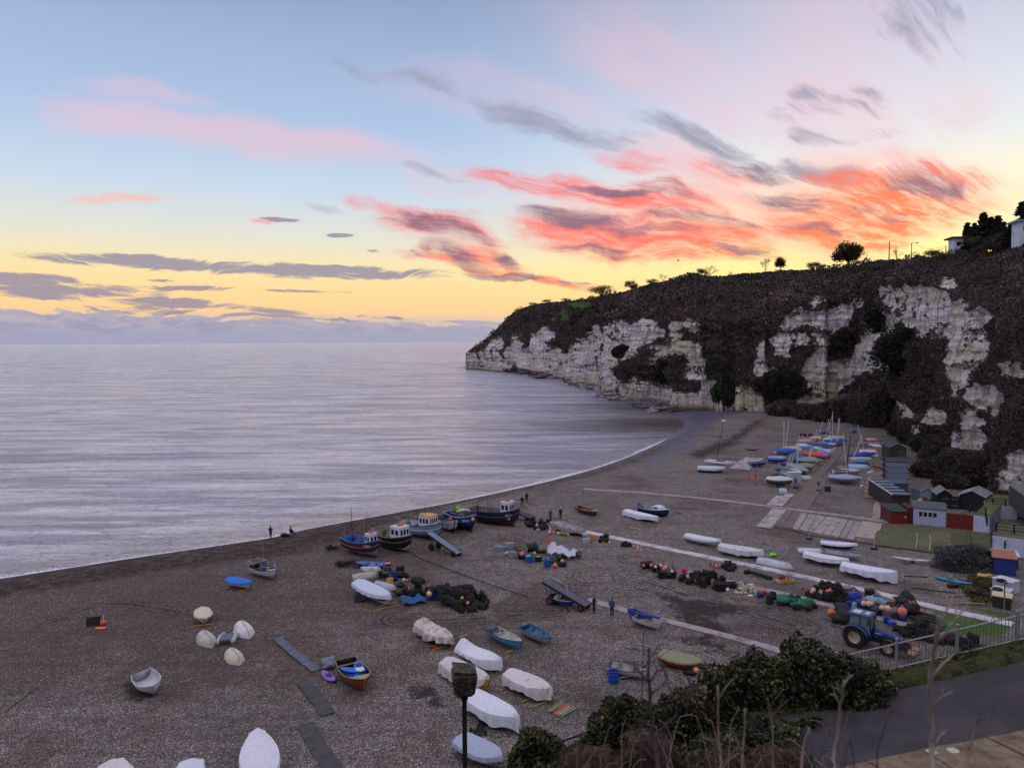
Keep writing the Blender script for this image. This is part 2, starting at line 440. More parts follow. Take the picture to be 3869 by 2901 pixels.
    ad2 = nd(nt, 'ShaderNodeVectorMath', operation='ADD'); L(base, ad2.inputs[0]); L(vs.outputs[0], ad2.inputs[1])
    L(ad2.outputs[0], bg.inputs[0]); L(bg.outputs[0], out.inputs[0])
    w.cycles.sampling_method = 'MANUAL'; w.cycles.sample_map_resolution = 512
SUN_AZ = azel(1850, 560)[0]; SUN_EL = R(4)
make_world()
sl = bpy.data.lights.new('sun', 'SUN'); sl.energy = 0.5; sl.angle = R(10); sl.color = (1, .72, .45)
so = bpy.data.objects.new('sun', sl); COL.objects.link(so)
so.rotation_euler = (R(90)-SUN_EL, 0, math.pi-SUN_AZ)
sd = Vector((math.sin(SUN_AZ)*math.cos(SUN_EL), math.cos(SUN_AZ)*math.cos(SUN_EL), math.sin(SUN_EL)))
so.rotation_euler = sd.to_track_quat('Z', 'Y').to_euler()
# ------------------------------------------------------------------ mesh from arrays
def grid_mesh(name, X, Y, Z, m, attrs={}, kind='structure', smooth=True):
    nr, nc = X.shape
    v = np.stack([X, Y, Z], -1).reshape(-1, 3).astype(np.float32)
    i = np.arange(nr*nc).reshape(nr, nc)
    f = np.stack([i[:-1, :-1], i[:-1, 1:], i[1:, 1:], i[1:, :-1]], -1).reshape(-1, 4)
    me = bpy.data.meshes.new(name)
    me.vertices.add(len(v)); me.vertices.foreach_set('co', v.ravel())
    me.loops.add(f.size); me.loops.foreach_set('vertex_index', f.ravel().astype(np.int32))
    me.polygons.add(len(f)); me.polygons.foreach_set('loop_start', np.arange(0, f.size, 4, dtype=np.int32))
    me.update(calc_edges=True); me.validate()
    for k, a in attrs.items():
        at = me.attributes.new(k, 'FLOAT', 'POINT'); at.data.foreach_set('value', np.asarray(a, np.float32).ravel())
    me.materials.append(m)
    o = link(name, me, smooth=smooth)
    if kind: o['kind'] = kind
    return o
def vnoise(x, y, sc, seed=0, o=3):
    """cheap value noise on arrays"""
    r = np.random.RandomState(seed); T = r.rand(256, 256)
    tot = 0; amp = 1; s = 0
    for k in range(o):
        X = x/sc*2**k + 17.3*k; Y = y/sc*2**k + 5.1*k
        xi = np.floor(X).astype(int); yi = np.floor(Y).astype(int); fx = X-xi; fy = Y-yi
        fx = fx*fx*(3-2*fx); fy = fy*fy*(3-2*fy)
        g = lambda a, b: T[a % 256, b % 256]
        tot = tot + amp*((g(xi, yi)*(1-fx)+g(xi+1, yi)*fx)*(1-fy)+(g(xi, yi+1)*(1-fx)+g(xi+1, yi+1)*fx)*fy)
        s += amp; amp *= .5
    return tot/s
class NB:
    """node shorthand"""
    def __init__(s, name):
        s.m = bpy.data.materials.new(name); s.m.use_nodes = True; s.nt = s.m.node_tree; s.b = s.nt.nodes['Principled BSDF']; s.L = s.nt.links.new
        s.tc = nd(s.nt, 'ShaderNodeTexCoord')
    def attr(s, n):
        a = nd(s.nt, 'ShaderNodeAttribute', attribute_name=n); return a.outputs['Fac']
    def _in(s, n, i, v):
        if v is None: return
        if isinstance(v, (int, float)): n.inputs[i].default_value = v
        elif isinstance(v, tuple): n.inputs[i].default_value = (*v, 1) if len(n.inputs[i].default_value) == 4 else v
        else: s.L(v, n.inputs[i])
    def math(s, op, a, b=None, c=None):
        n = nd(s.nt, 'ShaderNodeMath', operation=op)
        for i, v in enumerate((a, b, c)): s._in(n, i, v)
        return n.outputs[0]
    def mix(s, f, a, b, mode='MIX'):
        n = nd(s.nt, 'ShaderNodeMix', data_type='RGBA', blend_type=mode); s._in(n, 0, f); s._in(n, 6, a); s._in(n, 7, b); return n.outputs[2]
    def rng(s, v, a, b, c=0.0, d=1.0):
        n = nd(s.nt, 'ShaderNodeMapRange', interpolation_type='SMOOTHSTEP')
        for i, x in enumerate((v, a, b, c, d)): s._in(n, i, x)
        return n.outputs[0]
    def map(s, sc=(1,1,1), rot=0.0, v=None, loc=(0,0,0)):
        n = nd(s.nt, 'ShaderNodeMapping'); s.L(v or s.tc.outputs['Object'], n.inputs[0])
        n.inputs['Scale'].default_value = sc; n.inputs['Rotation'].default_value = (0, 0, rot); n.inputs['Location'].default_value = loc; return n.outputs[0]
    def noise(s, scale, detail=4, rough=.5, dist=0, v=None):
        n = nd(s.nt, 'ShaderNodeTexNoise'); s.L(v or s.tc.outputs['Object'], n.inputs['Vector'])
        for k, x in (('Scale', scale), ('Detail', detail), ('Roughness', rough), ('Distortion', dist)): n.inputs[k].default_value = x
        return n.outputs[0]
    def voro(s, scale, v=None, feat='F1', out='Color', rand=1.0):
        n = nd(s.nt, 'ShaderNodeTexVoronoi', feature=feat); s.L(v or s.tc.outputs['Object'], n.inputs['Vector']); n.inputs['Scale'].default_value = scale
        n.inputs['Randomness'].default_value = rand
        return n.outputs[out]
    def ramp(s, f, stops, interp='LINEAR'):
        n = nd(s.nt, 'ShaderNodeValToRGB'); s.L(f, n.inputs[0]); e = n.color_ramp.elements; n.color_ramp.interpolation = interp
        while len(e) < len(stops): e.new(.5)
        for k, (p, c) in enumerate(stops): e[k].position = p; e[k].color = (*lin(c), 1)
        return n.outputs[0]
    def bump(s, h, st, dist, prev=None):
        n = nd(s.nt, 'ShaderNodeBump'); s.L(h, n.inputs['Height']); n.inputs['Strength'].default_value = st; n.inputs['Distance'].default_value = dist
        if prev is not None: s.L(prev, n.inputs['Normal'])
        return n.outputs[0]
    def set(s, **k):
        for n, v in k.items(): s._in(s.b, {'col': 'Base Color', 'rough': 'Roughness', 'normal': 'Normal', 'spec': 'Specular IOR Level', 'ior': 'IOR', 'metal': 'Metallic', 'sheen': 'Sheen Weight'}[n], v)
        return s.m
# ------------------------------------------------------------------ sea
def sea():
    n = NB('sea_water')
    # swell lies parallel to the shore
    v = n.map((.05, .26, 1), R(-14)); v2 = n.map((.22, .9, 1), R(-6)); v3 = n.map((.008, .045, 1), R(-10)); v4 = n.map((.9, 2.6, 1), R(-10))
    h = n.noise(1, 5, .6, .8, v); h2 = n.noise(1, 4, .6, .3, v2); h3 = n.rng(n.noise(1, 4, .6, .8, v3), .3, .7); h4 = n.noise(1, 2, .5, 0, v4)
    hh = n.math('MULTIPLY_ADD', h2, .8, n.math('MULTIPLY_ADD', h4, .2, n.math('MULTIPLY', h, 2.4)))
    hh = n.math('MULTIPLY', hh, n.math('MULTIPLY_ADD', h3, .9, .5))
    bp = n.bump(hh, 1.0, 1.9)
    bp = n.bump(n.noise(.55, 4, .6, .4), 1.0, .8, bp)
    sheen_col = n.mix(h3, lin((172,176,206)), lin((196,196,218)))  # paler than real water: reflected sky brightness painted into the base colour
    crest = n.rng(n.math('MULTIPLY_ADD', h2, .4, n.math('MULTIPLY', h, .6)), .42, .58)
    sheen_col = n.mix(n.math('MULTIPLY', crest, .85), sheen_col, lin((232,230,238)))  # pale sky sheen painted onto the wave crests
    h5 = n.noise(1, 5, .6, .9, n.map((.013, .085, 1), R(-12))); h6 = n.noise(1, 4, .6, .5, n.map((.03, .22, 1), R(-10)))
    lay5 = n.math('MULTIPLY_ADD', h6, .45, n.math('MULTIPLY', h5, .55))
    sheen_col = n.mix(n.math('MULTIPLY', n.rng(lay5, .54, .44), .75), sheen_col, lin((112,116,150)))  # dark streaks painted in for swell that reflects less sky
    sheen_col = n.mix(n.math('MULTIPLY', n.rng(lay5, .54, .64), .7), sheen_col, lin((226,220,228)))  # silvery sky reflection streaks painted into the colour
    sh = n.attr('shore')
    shallow = n.rng(sh, -16, -2, 0, 1)
    col = n.mix(n.math('MULTIPLY', shallow, .6), sheen_col, lin((150,140,142)))
    muddy = n.attr('mud')
    col = n.mix(muddy, col, lin((70,56,50)))
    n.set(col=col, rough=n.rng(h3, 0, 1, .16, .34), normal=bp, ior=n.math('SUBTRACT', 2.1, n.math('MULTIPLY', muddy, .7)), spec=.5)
    az = np.radians(np.linspace(-50, 50, 260)); dep = np.concatenate([np.geomspace(38, 1200, 200), np.geomspace(1400, 40000, 16)])
    A, Dp = np.meshgrid(az, dep)
    X = np.tan(A)*Dp; Y = Dp
    s = shore(X, Y); s = np.where(Y > 1000, -500, s)
    m1 = hit_z(2480, 1600, 0)
    mud = np.exp(-(((X-m1.x)/42)**2+((Y-m1.y)/34)**2))*1.0
    m2 = hit_z(2380, 1540, 0)
    mud = np.maximum(mud, .8*np.exp(-(((X-m2.x)/30)**2+((Y-m2.y)/40)**2)))
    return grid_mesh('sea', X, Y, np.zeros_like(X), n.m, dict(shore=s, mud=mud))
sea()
# ------------------------------------------------------------------ painted zones on the shingle (kinds of ground, not light)
def wpoly(z, pts, h=BEACH):
    out = []
    for x, y in pts:
        p = hit_z(*src(z, x, y), h); out.append((p.x, p.y))
    return np.array(out)
def soft(X, Y, poly, w):
    d = dist_line(X, Y, np.vstack([poly, poly[:1]]))
    return sstep(np.where(in_poly(X, Y, poly), d, -d), -w, w)
def soft_line(X, Y, line, w):
    return 1-sstep(dist_line(X, Y, line), w*.6, w)
def beach():
    n = NB('shingle')
    obj = n.tc.outputs['Object']
    v = n.map((1, 1, 1))
    vor = n.voro(15, v); peb = n.nt.nodes.new('ShaderNodeSeparateColor'); n.L(vor, peb.inputs[0])
    pv = peb.outputs[0]; pv2 = peb.outputs[1]
    big = n.noise(.11, 5, .6, .4); mid = n.noise(1.3, 5, .65); fine = n.noise(9, 3, .7)
    c1 = n.ramp(pv, [(0, (38,35,34)), (.2, (78,71,68)), (.5, (110,101,96)), (.75, (140,130,125)), (.92, (172,165,160)), (1, (214,210,206))])
    c2 = n.ramp(pv, [(0, (34,28,27)), (.25, (64,52,48)), (.55, (90,74,68)), (.85, (120,102,94)), (1, (180,168,160))])
    redz = n.attr('red')
    f = n.rng(n.math('ADD', big, n.math('MULTIPLY', redz, .28)), .5, .68)
    col = n.mix(f, c1, c2)
    col = n.mix(n.rng(mid, .35, .75, 0, .55), col, lin((66,56,56)), 'MIX')
    col = n.mix(n.math('MULTIPLY', n.rng(fine, .5, .72), .18), col, lin((150,140,138)))
    stk = n.noise(1, 5, .65, .6, n.map((.06, .5, 1), R(-14)))
    col = n.mix(n.math('MULTIPLY', n.rng(stk, .48, .66), .30), col, lin((50,42,44)))
    col = n.mix(n.math('MULTIPLY', n.rng(n.noise(.05, 4, .6, .5), .45, .65), .3), col, lin((60,52,50)))
    # wrack line: weed left by the tide
    sh = n.attr('shore')
    wob = n.math('MULTIPLY', n.math('SUBTRACT', n.noise(.16, 4, .6), .5), 12.0)
    s2 = n.math('ADD', sh, wob)
    s3 = n.math('SUBTRACT', s2, n.math('MULTIPLY', n.attr('wrack'), 8.0))
    band = n.math('MULTIPLY', n.rng(s2, 1.8, 4.5), n.rng(s3, 12, 5))
    wn = n.rng(n.math('ADD', n.noise(.9, 7, .75, .5), n.math('MULTIPLY', n.attr('wrack'), .03)), .47, .57)
    wrack = n.math('MULTIPLY', n.math('MULTIPLY', band, wn), n.attr('wrackon'))
    d2 = n.attr('dark')
    dn = n.rng(n.math('ADD', n.noise(.8, 8, .78, .8), n.math('MULTIPLY', d2, .18)), .55, .67)
    weed = n.math('MAXIMUM', wrack, n.math('MULTIPLY', dn, n.rng(d2, .02, .3)))
    col = n.mix(n.math('MULTIPLY', band, .35), col, lin((70,50,46)))
    col = n.mix(n.math('MULTIPLY', weed, .88), col, lin((40,27,27)))
    # wet sand right at the edge and round the bay
    wet = n.math('MAXIMUM', n.math('MULTIPLY', n.rng(sh, 3.0, 1.0), .75), n.attr('wet'))
    sand = n.mix(n.rng(n.noise(.35, 5, .6), .3, .7), lin((70,68,88)), lin((92,90,112)))
    sand = n.mix(n.rng(n.attr('red'), .1, .6), sand, lin((64,48,48)))
    col = n.mix(wet, col, sand)
    # grass
    g = n.attr('grass'); gn = n.rng(n.math('ADD', n.noise(1.6, 8, .75, .5), n.math('MULTIPLY', g, .25)), .56, .70)
    gcol = n.mix(n.noise(5, 5, .7), lin((40,62,24)), lin((84,108,42)))
    col = n.mix(n.math('MULTIPLY', gn, n.rng(g, .02, .2)), col, gcol)
    # tyre tracks: turned darker stones in rows
    t = n.attr('track'); tw = n.attr('trackw')
    tr = n.math('MULTIPLY', n.rng(n.math('SINE', n.math('MULTIPLY', tw, 9.5)), .1, .8), n.math('MULTIPLY', t, n.rng(n.noise(.7, 4, .7), .38, .6)))
    col = n.mix(n.math('MULTIPLY', tr, .85), col, lin((52,44,48)))
    pb = n.voro(15, v, 'DISTANCE_TO_EDGE', 'Distance')
    h = n.math('ADD', n.math('MULTIPLY', pb, .12), n.math('MULTIPLY', mid, .35))
    h = n.math('SUBTRACT', h, n.math('MULTIPLY', tr, .3))
    h = n.math('ADD', h, n.math('MULTIPLY', weed, .25))
    bp = n.bump(h, .9, .35)
    n.set(col=col, rough=n.math('SUBTRACT', .9, n.math('MULTIPLY', wet, .5)), normal=bp, spec=.35)
    az = np.radians(np.linspace(-44, 52, 620)); dep = np.geomspace(20, 420, 560)
    A, Dp = np.meshgrid(az, dep); X = np.tan(A)*Dp; Y = Dp
    s = shore(X, Y); t = np.clip(s/12, 0, 1)
    Z = np.where(s > 0, BEACH*(1-(1-t)**2), np.maximum(-1.2, s*.12))
    amp = np.clip(s/20, 0, 1)
    Z = Z + amp*(vnoise(X, Y, 9, 3)-.5)*.10 + amp*(vnoise(X, Y, 2.2, 5)-.5)*.05
    # attributes
    dark = np.zeros_like(X)
    for z, pts, w in [('C', [(780,1090),(1100,1130),(1300,1160),(1700,1250),(1500,1300),(1300,1330),(1480,1450),(1600,1530),(1300,1470),(1100,1400),(1000,1250),(860,1130)], 1.5),
                      ('K', [(1500,240),(1700,200),(1850,330),(2100,420),(2212,470),(2150,560),(1900,420),(1700,330)], 2),
                      ('B', [(120,960),(300,940),(420,1060),(300,1110),(180,1040)], 1.2), ('H', [(350,1000),(600,980),(560,1100),(400,1140)], .8),
                      ('A', [(180,880),(420,870),(430,950),(240,960)], .5), ('A', [(80,740),(230,720),(260,780),(100,790)], .5),
                      ('E', [(0,600),(450,420),(700,250),(780,230),(700,330),(450,520),(120,640)], 2.5)]:
        dark = np.maximum(dark, soft(X, Y, wpoly(z, pts), w))
    wet = soft(X, Y, wpoly('E', [(-400,700),(-60,560),(0,480),(150,330),(330,210),(560,160),(600,120),(300,90),(0,80),(-120,60),(-100,260)]), 4)*.9
    grass = np.zeros_like(X)
    for z, pts, w in [('D', [(1390,1010),(1700,1070),(2150,1140),(2080,1190),(2050,1260),(1800,1260),(1560,1240),(1490,1150),(1440,1060)], .4),
                      ('D', [(1260,985),(1400,1010),(1440,1040),(1300,1020)], .4), ('M', [(1220,600),(1500,500),(1900,400),(2212,330),(2212,560),(1700,680),(1300,760)], 1.5),
                      ('M', [(640,470),(800,500),(840,560),(740,560)], .8), ('D', [(1750,1010),(2100,1060),(2150,1130),(1800,1050)], .5),
                      ('U', [(1230,1500),(1400,1380),(1640,1420),(1640,1659),(1300,1600)], .5), ('D', [(1680,830),(1800,740),(1930,760),(1930,960),(1800,1000)], .5)]:
        grass = np.maximum(grass, soft(X, Y, wpoly(z, pts), w))
    red = soft(X, Y, wpoly('Z', [(-300,1300),(0,1230),(600,1130),(900,1060),(900,1250),(1100,1330),(900,1340),(500,1380),(0,1500),(-300,1600)]), 14)
    red = np.maximum(red, soft(X, Y, wpoly('D', [(650,600),(1500,880),(1200,900),(300,720)]), 3)*.6)
    wrackv = soft(X, Y, wpoly('Z', [(-300,1330),(-300,1230),(0,1200),(800,1050),(1000,1050),(700,1200),(0,1300)]), 6)
    track = np.zeros_like(X); trw = np.zeros_like(X)
    for z, pts, w in [('C', [(100,900),(400,890),(800,1000),(1200,1140),(1700,1260),(2212,1420)], 3.4), ('C', [(100,680),(500,720),(900,800),(600,930),(200,960)], 2.2),
                      ('A', [(1600,610),(1900,640),(2212,700)], 1.8), ('D', [(60,1010),(300,1120),(660,1200)], 2.2), ('N', [(1500,800),(900,700),(400,900)], 1.6),
                      ('B', [(0,330),(400,340),(1000,300),(1400,250)], 2.5), ('C', [(0,1000),(500,960),(900,1030),(1400,1200)], 3.0), ('K', [(1000,320),(1400,380),(1500,700)], 1.6)]:
        ln = chaikin(wpoly(z, pts), 3); d = dist_line(X, Y, ln); m = 1-sstep(d, w*.7, w)
        trw = np.where(m > track, d, trw); track = np.maximum(track, m)
    wrackon = sstep(Y, 30, 60)*1.0
    return grid_mesh('beach', X, Y, Z, n.m, dict(shore=s, dark=dark, wet=wet, grass=grass, red=red, wrack=wrackv, wrackon=wrackon, track=track, trackw=trw))
beach()
# ------------------------------------------------------------------ surf
def surf():
    n = NB('surf_foam')
    n.set(col=lin((214,216,228)), rough=.6)
    hole = n.rng(n.noise(3.0, 5, .75, .8), .40, .52); hv = n.math('MULTIPLY', hole, n.attr('foam'))
    hv = n.rng(n.math('ADD', n.noise(2.0, 6, .75, .6), n.math('MULTIPLY', n.attr('foam'), .55)), .66, .86)
    n.L(hv, n.b.inputs['Alpha'])
    P = chaikin(WL[1:17], 3)
    d = np.gradient(P, axis=0); nn = np.stack([-d[:, 1], d[:, 0]], 1); nn /= np.linalg.norm(nn, axis=1)[:, None]
    # resample finely
    seg = np.r_[0, np.cumsum(np.hypot(*(np.diff(P, axis=0).T)))]
    t = np.arange(0, seg[-1], .7)
    px = np.interp(t, seg, P[:, 0]); py = np.interp(t, seg, P[:, 1]); nx = np.interp(t, seg, nn[:, 0]); ny = np.interp(t, seg, nn[:, 1])
    offs = np.array([-.7, -.35, 0, .5, 1.0, 1.7, 2.4, 3.2, 4.2])
    foam = np.array([0, .85, 1.0, .7, .45, .35, .3, .2, 0])
    wob = (vnoise(t, t*0, 6, 2)-.5)*1.2
    wid = (.35+vnoise(t, t*0, 22, 9)*.65)*(1-.55*sstep(t, 150, 260))
    X = px[None]+nx[None]*(offs[:, None]*wid[None]+wob[None]); Y = py[None]+ny[None]*(offs[:, None]*wid[None]+wob[None])
    Z = np.maximum(.03, gz_arr(X, Y)+.03)
    F = np.repeat(foam[:, None], X.shape[1], 1)*((.65+.7*vnoise(t, t*0, 5, 4))*(1-.45*sstep(t, 150, 240))*(1-sstep(t, t[-1]-25, t[-1]-3)))[None]
    o = grid_mesh('surf_foam', X, Y, Z, n.m, dict(foam=F), kind='stuff')
    tag(o, 'thin white line of breaking foam along the shingle edge', 'surf')
surf()
# ------------------------------------------------------------------ cliffs and hill
CL = [  # overview px: x, base y, top-of-steep y, skyline y
 (1006,798,766,764),(1020,798,757,752),(1045,800,747,739),(1075,802,735,708),(1100,804,728,682),(1120,806,722,668),(1160,813,708,656),(1200,820,722,652),(1240,829,712,650),(1280,842,700,645),
 (1300,850,696,638),(1350,862,692,630),(1400,870,700,614),(1450,880,690,605),(1500,887,688,592),(1550,889,690,597),(1600,890,690,592),(1650,892,680,588),
 (1700,893,670,584),(1750,893,655,582),(1800,893,640,580),(1850,896,630,573),(1880,903,625,566),(1910,918,612,562),(1950,944,605,562),(1980,966,602,558),
 (2010,992,610,556),(2040,1010,620,552),(2080,1030,650,545),(2120,1046,680,535),(2160,1060,690,528),(2212,1088,700,520),(2300,1150,720,490),(2420,1260,760,450)]
CLA = np.array(CL, float)
def cl_depth(px, yb):
    sea_ = px < 1425
    h = 0.0 if sea_ else BEACH
    p = hit_z(px*1.7491, yb*1.7491, h); return p.y
def headland():
    n = NB('cliff_face')
    obj = n.tc.outputs['Object']
    ch = n.attr('chalk')
    fine = n.noise(.28, 8, .72, .3); ff = n.noise(.9, 6, .7)
    # chalk beds and joints
    bed = n.map((.04, .04, .55)); bedn = n.noise(1.0, 6, .7, .1, bed)
    vert = n.map((.5, .5, .05)); vertn = n.noise(1.0, 5, .65, .2, vert)
    z_ = n.map((.02, .02, 1.0)); 
    lay = n.noise(1.0, 2, .6, .15, z_)
    cc = n.mix(n.rng(bedn, .3, .7), lin((194,184,186)), lin((255,250,244)))
    cc = n.mix(n.math('MULTIPLY', n.rng(vertn, .5, .62), .7), cc, lin((112,102,108)))
    ck = n.voro(1.0, n.map((.30,.30,.42)), 'DISTANCE_TO_EDGE', 'Distance'); ck2 = n.voro(1.0, n.map((.8,.8,1.1)), 'DISTANCE_TO_EDGE', 'Distance')
    cc = n.mix(n.math('MULTIPLY', n.rng(ck, .07, .0), .55), cc, lin((92,84,90)))
    cc = n.mix(n.math('MULTIPLY', n.rng(ck2, .08, .0), .35), cc, lin((104,96,100)))
    cc = n.mix(n.math('MULTIPLY', n.rng(lay, .55, .60), .4), cc, lin((110,102,104)))
    cc = n.mix(n.math('MULTIPLY', n.rng(n.noise(.06, 4, .6), .48, .68), .6), cc, lin((206,196,150)))
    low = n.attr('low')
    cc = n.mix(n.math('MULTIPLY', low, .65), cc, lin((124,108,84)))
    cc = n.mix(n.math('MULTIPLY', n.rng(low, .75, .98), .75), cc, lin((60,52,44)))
    vegd = n.mix(n.rng(fine, .35, .65), lin((60,52,50)), lin((104,88,88)))
    vegg = n.mix(n.rng(ff, .3, .7), lin((40,48,38)), lin((84,90,62)))
    veg = n.mix(n.rng(n.noise(.045, 5, .65), .46, .62), vegd, vegg)
    g = n.attr('field'); veg = n.mix(n.rng(g, .3, .6), veg, n.mix(n.noise(.3, 3), lin((62,88,44)), lin((84,108,56))))
    m = n.rng(n.math('ADD', n.math('MULTIPLY_ADD', fine, 1.5, -.75), n.math('MULTIPLY_ADD', ff, .5, n.math('ADD', ch, -.15))), .45, .55)
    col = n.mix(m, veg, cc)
    mossy = n.math('MULTIPLY', n.rng(n.math('ABSOLUTE', n.math('SUBTRACT', m, .5)), .5, .1), .7)
    col = n.mix(mossy, col, lin((64,76,44)))
    h = n.math('ADD', n.math('MULTIPLY', bedn, .5), n.math('ADD', n.math('MULTIPLY', vertn, .6), n.math('MULTIPLY', fine, .8)))
    h = n.math('SUBTRACT', n.math('ADD', h, n.math('MULTIPLY', lay, .3)), n.math('MULTIPLY', m, .25))
    n.set(col=col, rough=.92, spec=.15, normal=n.bump(h, .8, 2.2))
    # columns
    px = np.concatenate([np.arange(1006, 2212, 2.4), np.arange(2212, 2420, 6)])
    yb = np.interp(px, CLA[:, 0], CLA[:, 1]); ye = np.interp(px, CLA[:, 0], CLA[:, 2]); ys = np.interp(px, CLA[:, 0], CLA[:, 3])
    kd = np.array([cl_depth(r[0], r[1]) for r in CL]); d0 = np.interp(px, CLA[:, 0], kd)
    # buttresses and gullies push the foot in and out
    gul = (vnoise(px, px*0, 34, 11)-.5)*14 + (vnoise(px, px*0, 9, 12)-.5)*5
    gul *= np.clip(d0/300, .25, 1.3)
    face_h = (yb-ye)/1580*d0
    run1 = face_h*.30+2; slope_h = (ye-ys)/1580*d0
    run2 = np.maximum(slope_h*1.5, 6)+18
    rows = []
    NV1, NV2 = 120, 60
    vs = np.concatenate([np.linspace(-.02, 1, NV1), 1+np.linspace(1/NV2, 1, NV2)])
    ypx = np.empty((len(vs), len(px))); dep = np.empty_like(ypx)
    for i, v in enumerate(vs):
        if v <= 1:
            ypx[i] = yb+(ye-yb)*v; dep[i] = d0 + run1*np.clip(v, 0, 1)**1.5
        else:
            u = v-1; ypx[i] = ye+(ys-ye)*(u**.9); dep[i] = d0+run1+run2*u**1.1
    # direction of each pixel column
    X = np.empty_like(ypx); Y = np.empty_like(ypx); Z = np.empty_like(ypx)
    fw = np.array(_fw); rt = np.array(_rt); up = np.array(_up)
    sx = px*1.7491-1934.5
    r = fw[None, None]*FS + rt[None, None]*sx[None, :, None] - up[None, None]*((ypx*1.7491-1450.5)[..., None])
    k = dep/r[..., 1]
    P = r*k[..., None]+np.array([0, 0, CAMZ])
    # chalk mask from outlines read off the cliff
    M_ = np.zeros_like(ypx); SX = np.repeat((px*1.7491)[None], len(vs), 0); SY = ypx*1.7491
    wx = SX+(vnoise(SX, SY, 16, 31)-.5)*24+(vnoise(SX, SY, 5, 33)-.5)*18; wy = SY+(vnoise(SX, SY, 14, 32)-.5)*20+(vnoise(SX, SY, 5, 34)-.5)*22
    for z, strength, pts in CHALK:
        poly = np.array([src(z, *p) for p in pts])
        dd = dist_line(wx, wy, np.vstack([poly, poly[:1]]))
        mm = sstep(np.where(in_poly(wx, wy, poly), dd, -dd), -20, 6)*min(1, strength+.1)
        M_ = np.maximum(M_, mm)
    pn = vnoise(SX, SY, 26, 41); M_ = M_*(1-.5*sstep(pn, .62, .72))
    fld = np.zeros_like(M_)
    for z, pts in [('I', [(960,445),(1000,432),(1170,420),(1170,470),(1060,480)]), ('I', [(850,570),(900,545),(890,600),(860,600)]), ('I', [(920,470),(1000,500),(1010,580),(950,590),(920,540)])]:
        poly = np.array([src(z, *p) for p in pts]); dd = dist_line(SX, SY, np.vstack([poly, poly[:1]])); fld = np.maximum(fld, sstep(np.where(in_poly(SX, SY, poly), dd, -dd), -3, 5))
    vv = np.repeat(vs[:, None], len(px), 1)
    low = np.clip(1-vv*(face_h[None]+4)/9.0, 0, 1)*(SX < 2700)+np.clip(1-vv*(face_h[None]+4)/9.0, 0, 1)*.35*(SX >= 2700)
    # outward direction: away from the land = towards camera side, horizontal
    T = np.gradient(P[8], axis=0); T[:, 2] = 0
    T /= np.linalg.norm(T[:, :2], axis=1)[:, None]+1e-9
    N = np.stack([T[:, 1], -T[:, 0], np.zeros(len(px))], 1)
    sgn = np.where((N[:, 0]*-P[8][:, 0]+N[:, 1]*-P[8][:, 1]) < 0, -1, 1); N *= sgn[:, None]
    rough = (vnoise(P[..., 0]+P[..., 1]*.7, P[..., 2]*1.0, 9, 21, 4)-.5)
    rough2 = (vnoise(P[..., 0]*1.3-P[..., 1], P[..., 2]*2.2, 3.2, 22, 3)-.5)
    ledge = (vnoise(P[..., 2]*1.0, P[..., 2]*0+3, 2.4, 23, 3)-.5)
    onface = np.clip(1.15-np.abs(vv-.5)*1.2, 0, 1)
    onface = np.clip(np.minimum(vv*6, 1), 0, 1)*np.clip((2.02-vv)*3, 0, 1)
    sc = np.clip(d0/260, .35, 1.3)[None]
    disp = (gul[None]*np.clip(1.15-vv*.55, 0, 1) + (rough*6+rough2*2.2)*onface*sc*(1.25-.6*M_) + ledge*1.6*onface*(vv < 1)) - M_*1.4*onface
    disp = disp*np.where(vv > 1.7, np.clip((2.0-vv)/.3, 0, 1), 1)
    P = P+N[None]*disp[..., None]
    vegz = (vnoise(P[..., 0], P[..., 1], 7, 55, 3)-.5)*3.2*(vv > 1)*np.clip((vv-1)*4, 0, 1)*np.clip((2.0-vv)*5, .25, 1)
    P[..., 2] += vegz*sc
    # hill top behind the skyline
    back = []
    last = P[-1]
    for q, dz in ((12, -.4), (40, -3.0), (110, -12), (260, -40)):
        b = last.copy(); dirv = last-np.array([0, 0, CAMZ]); dirv[:, 2] = 0; dirv /= np.linalg.norm(dirv, axis=1)[:, None]
        b = b+dirv*q; b[:, 2] = np.maximum(last[:, 2]+dz, 0); back.append(b)
    P = np.concatenate([P, np.array(back)]); z4 = np.zeros((4, len(px)))
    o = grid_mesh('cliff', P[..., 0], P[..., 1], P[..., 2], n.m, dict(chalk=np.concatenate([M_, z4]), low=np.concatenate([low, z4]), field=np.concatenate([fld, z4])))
    return P, np.concatenate([M_, z4]), np.concatenate([fld, z4]), d0, px, vs, N
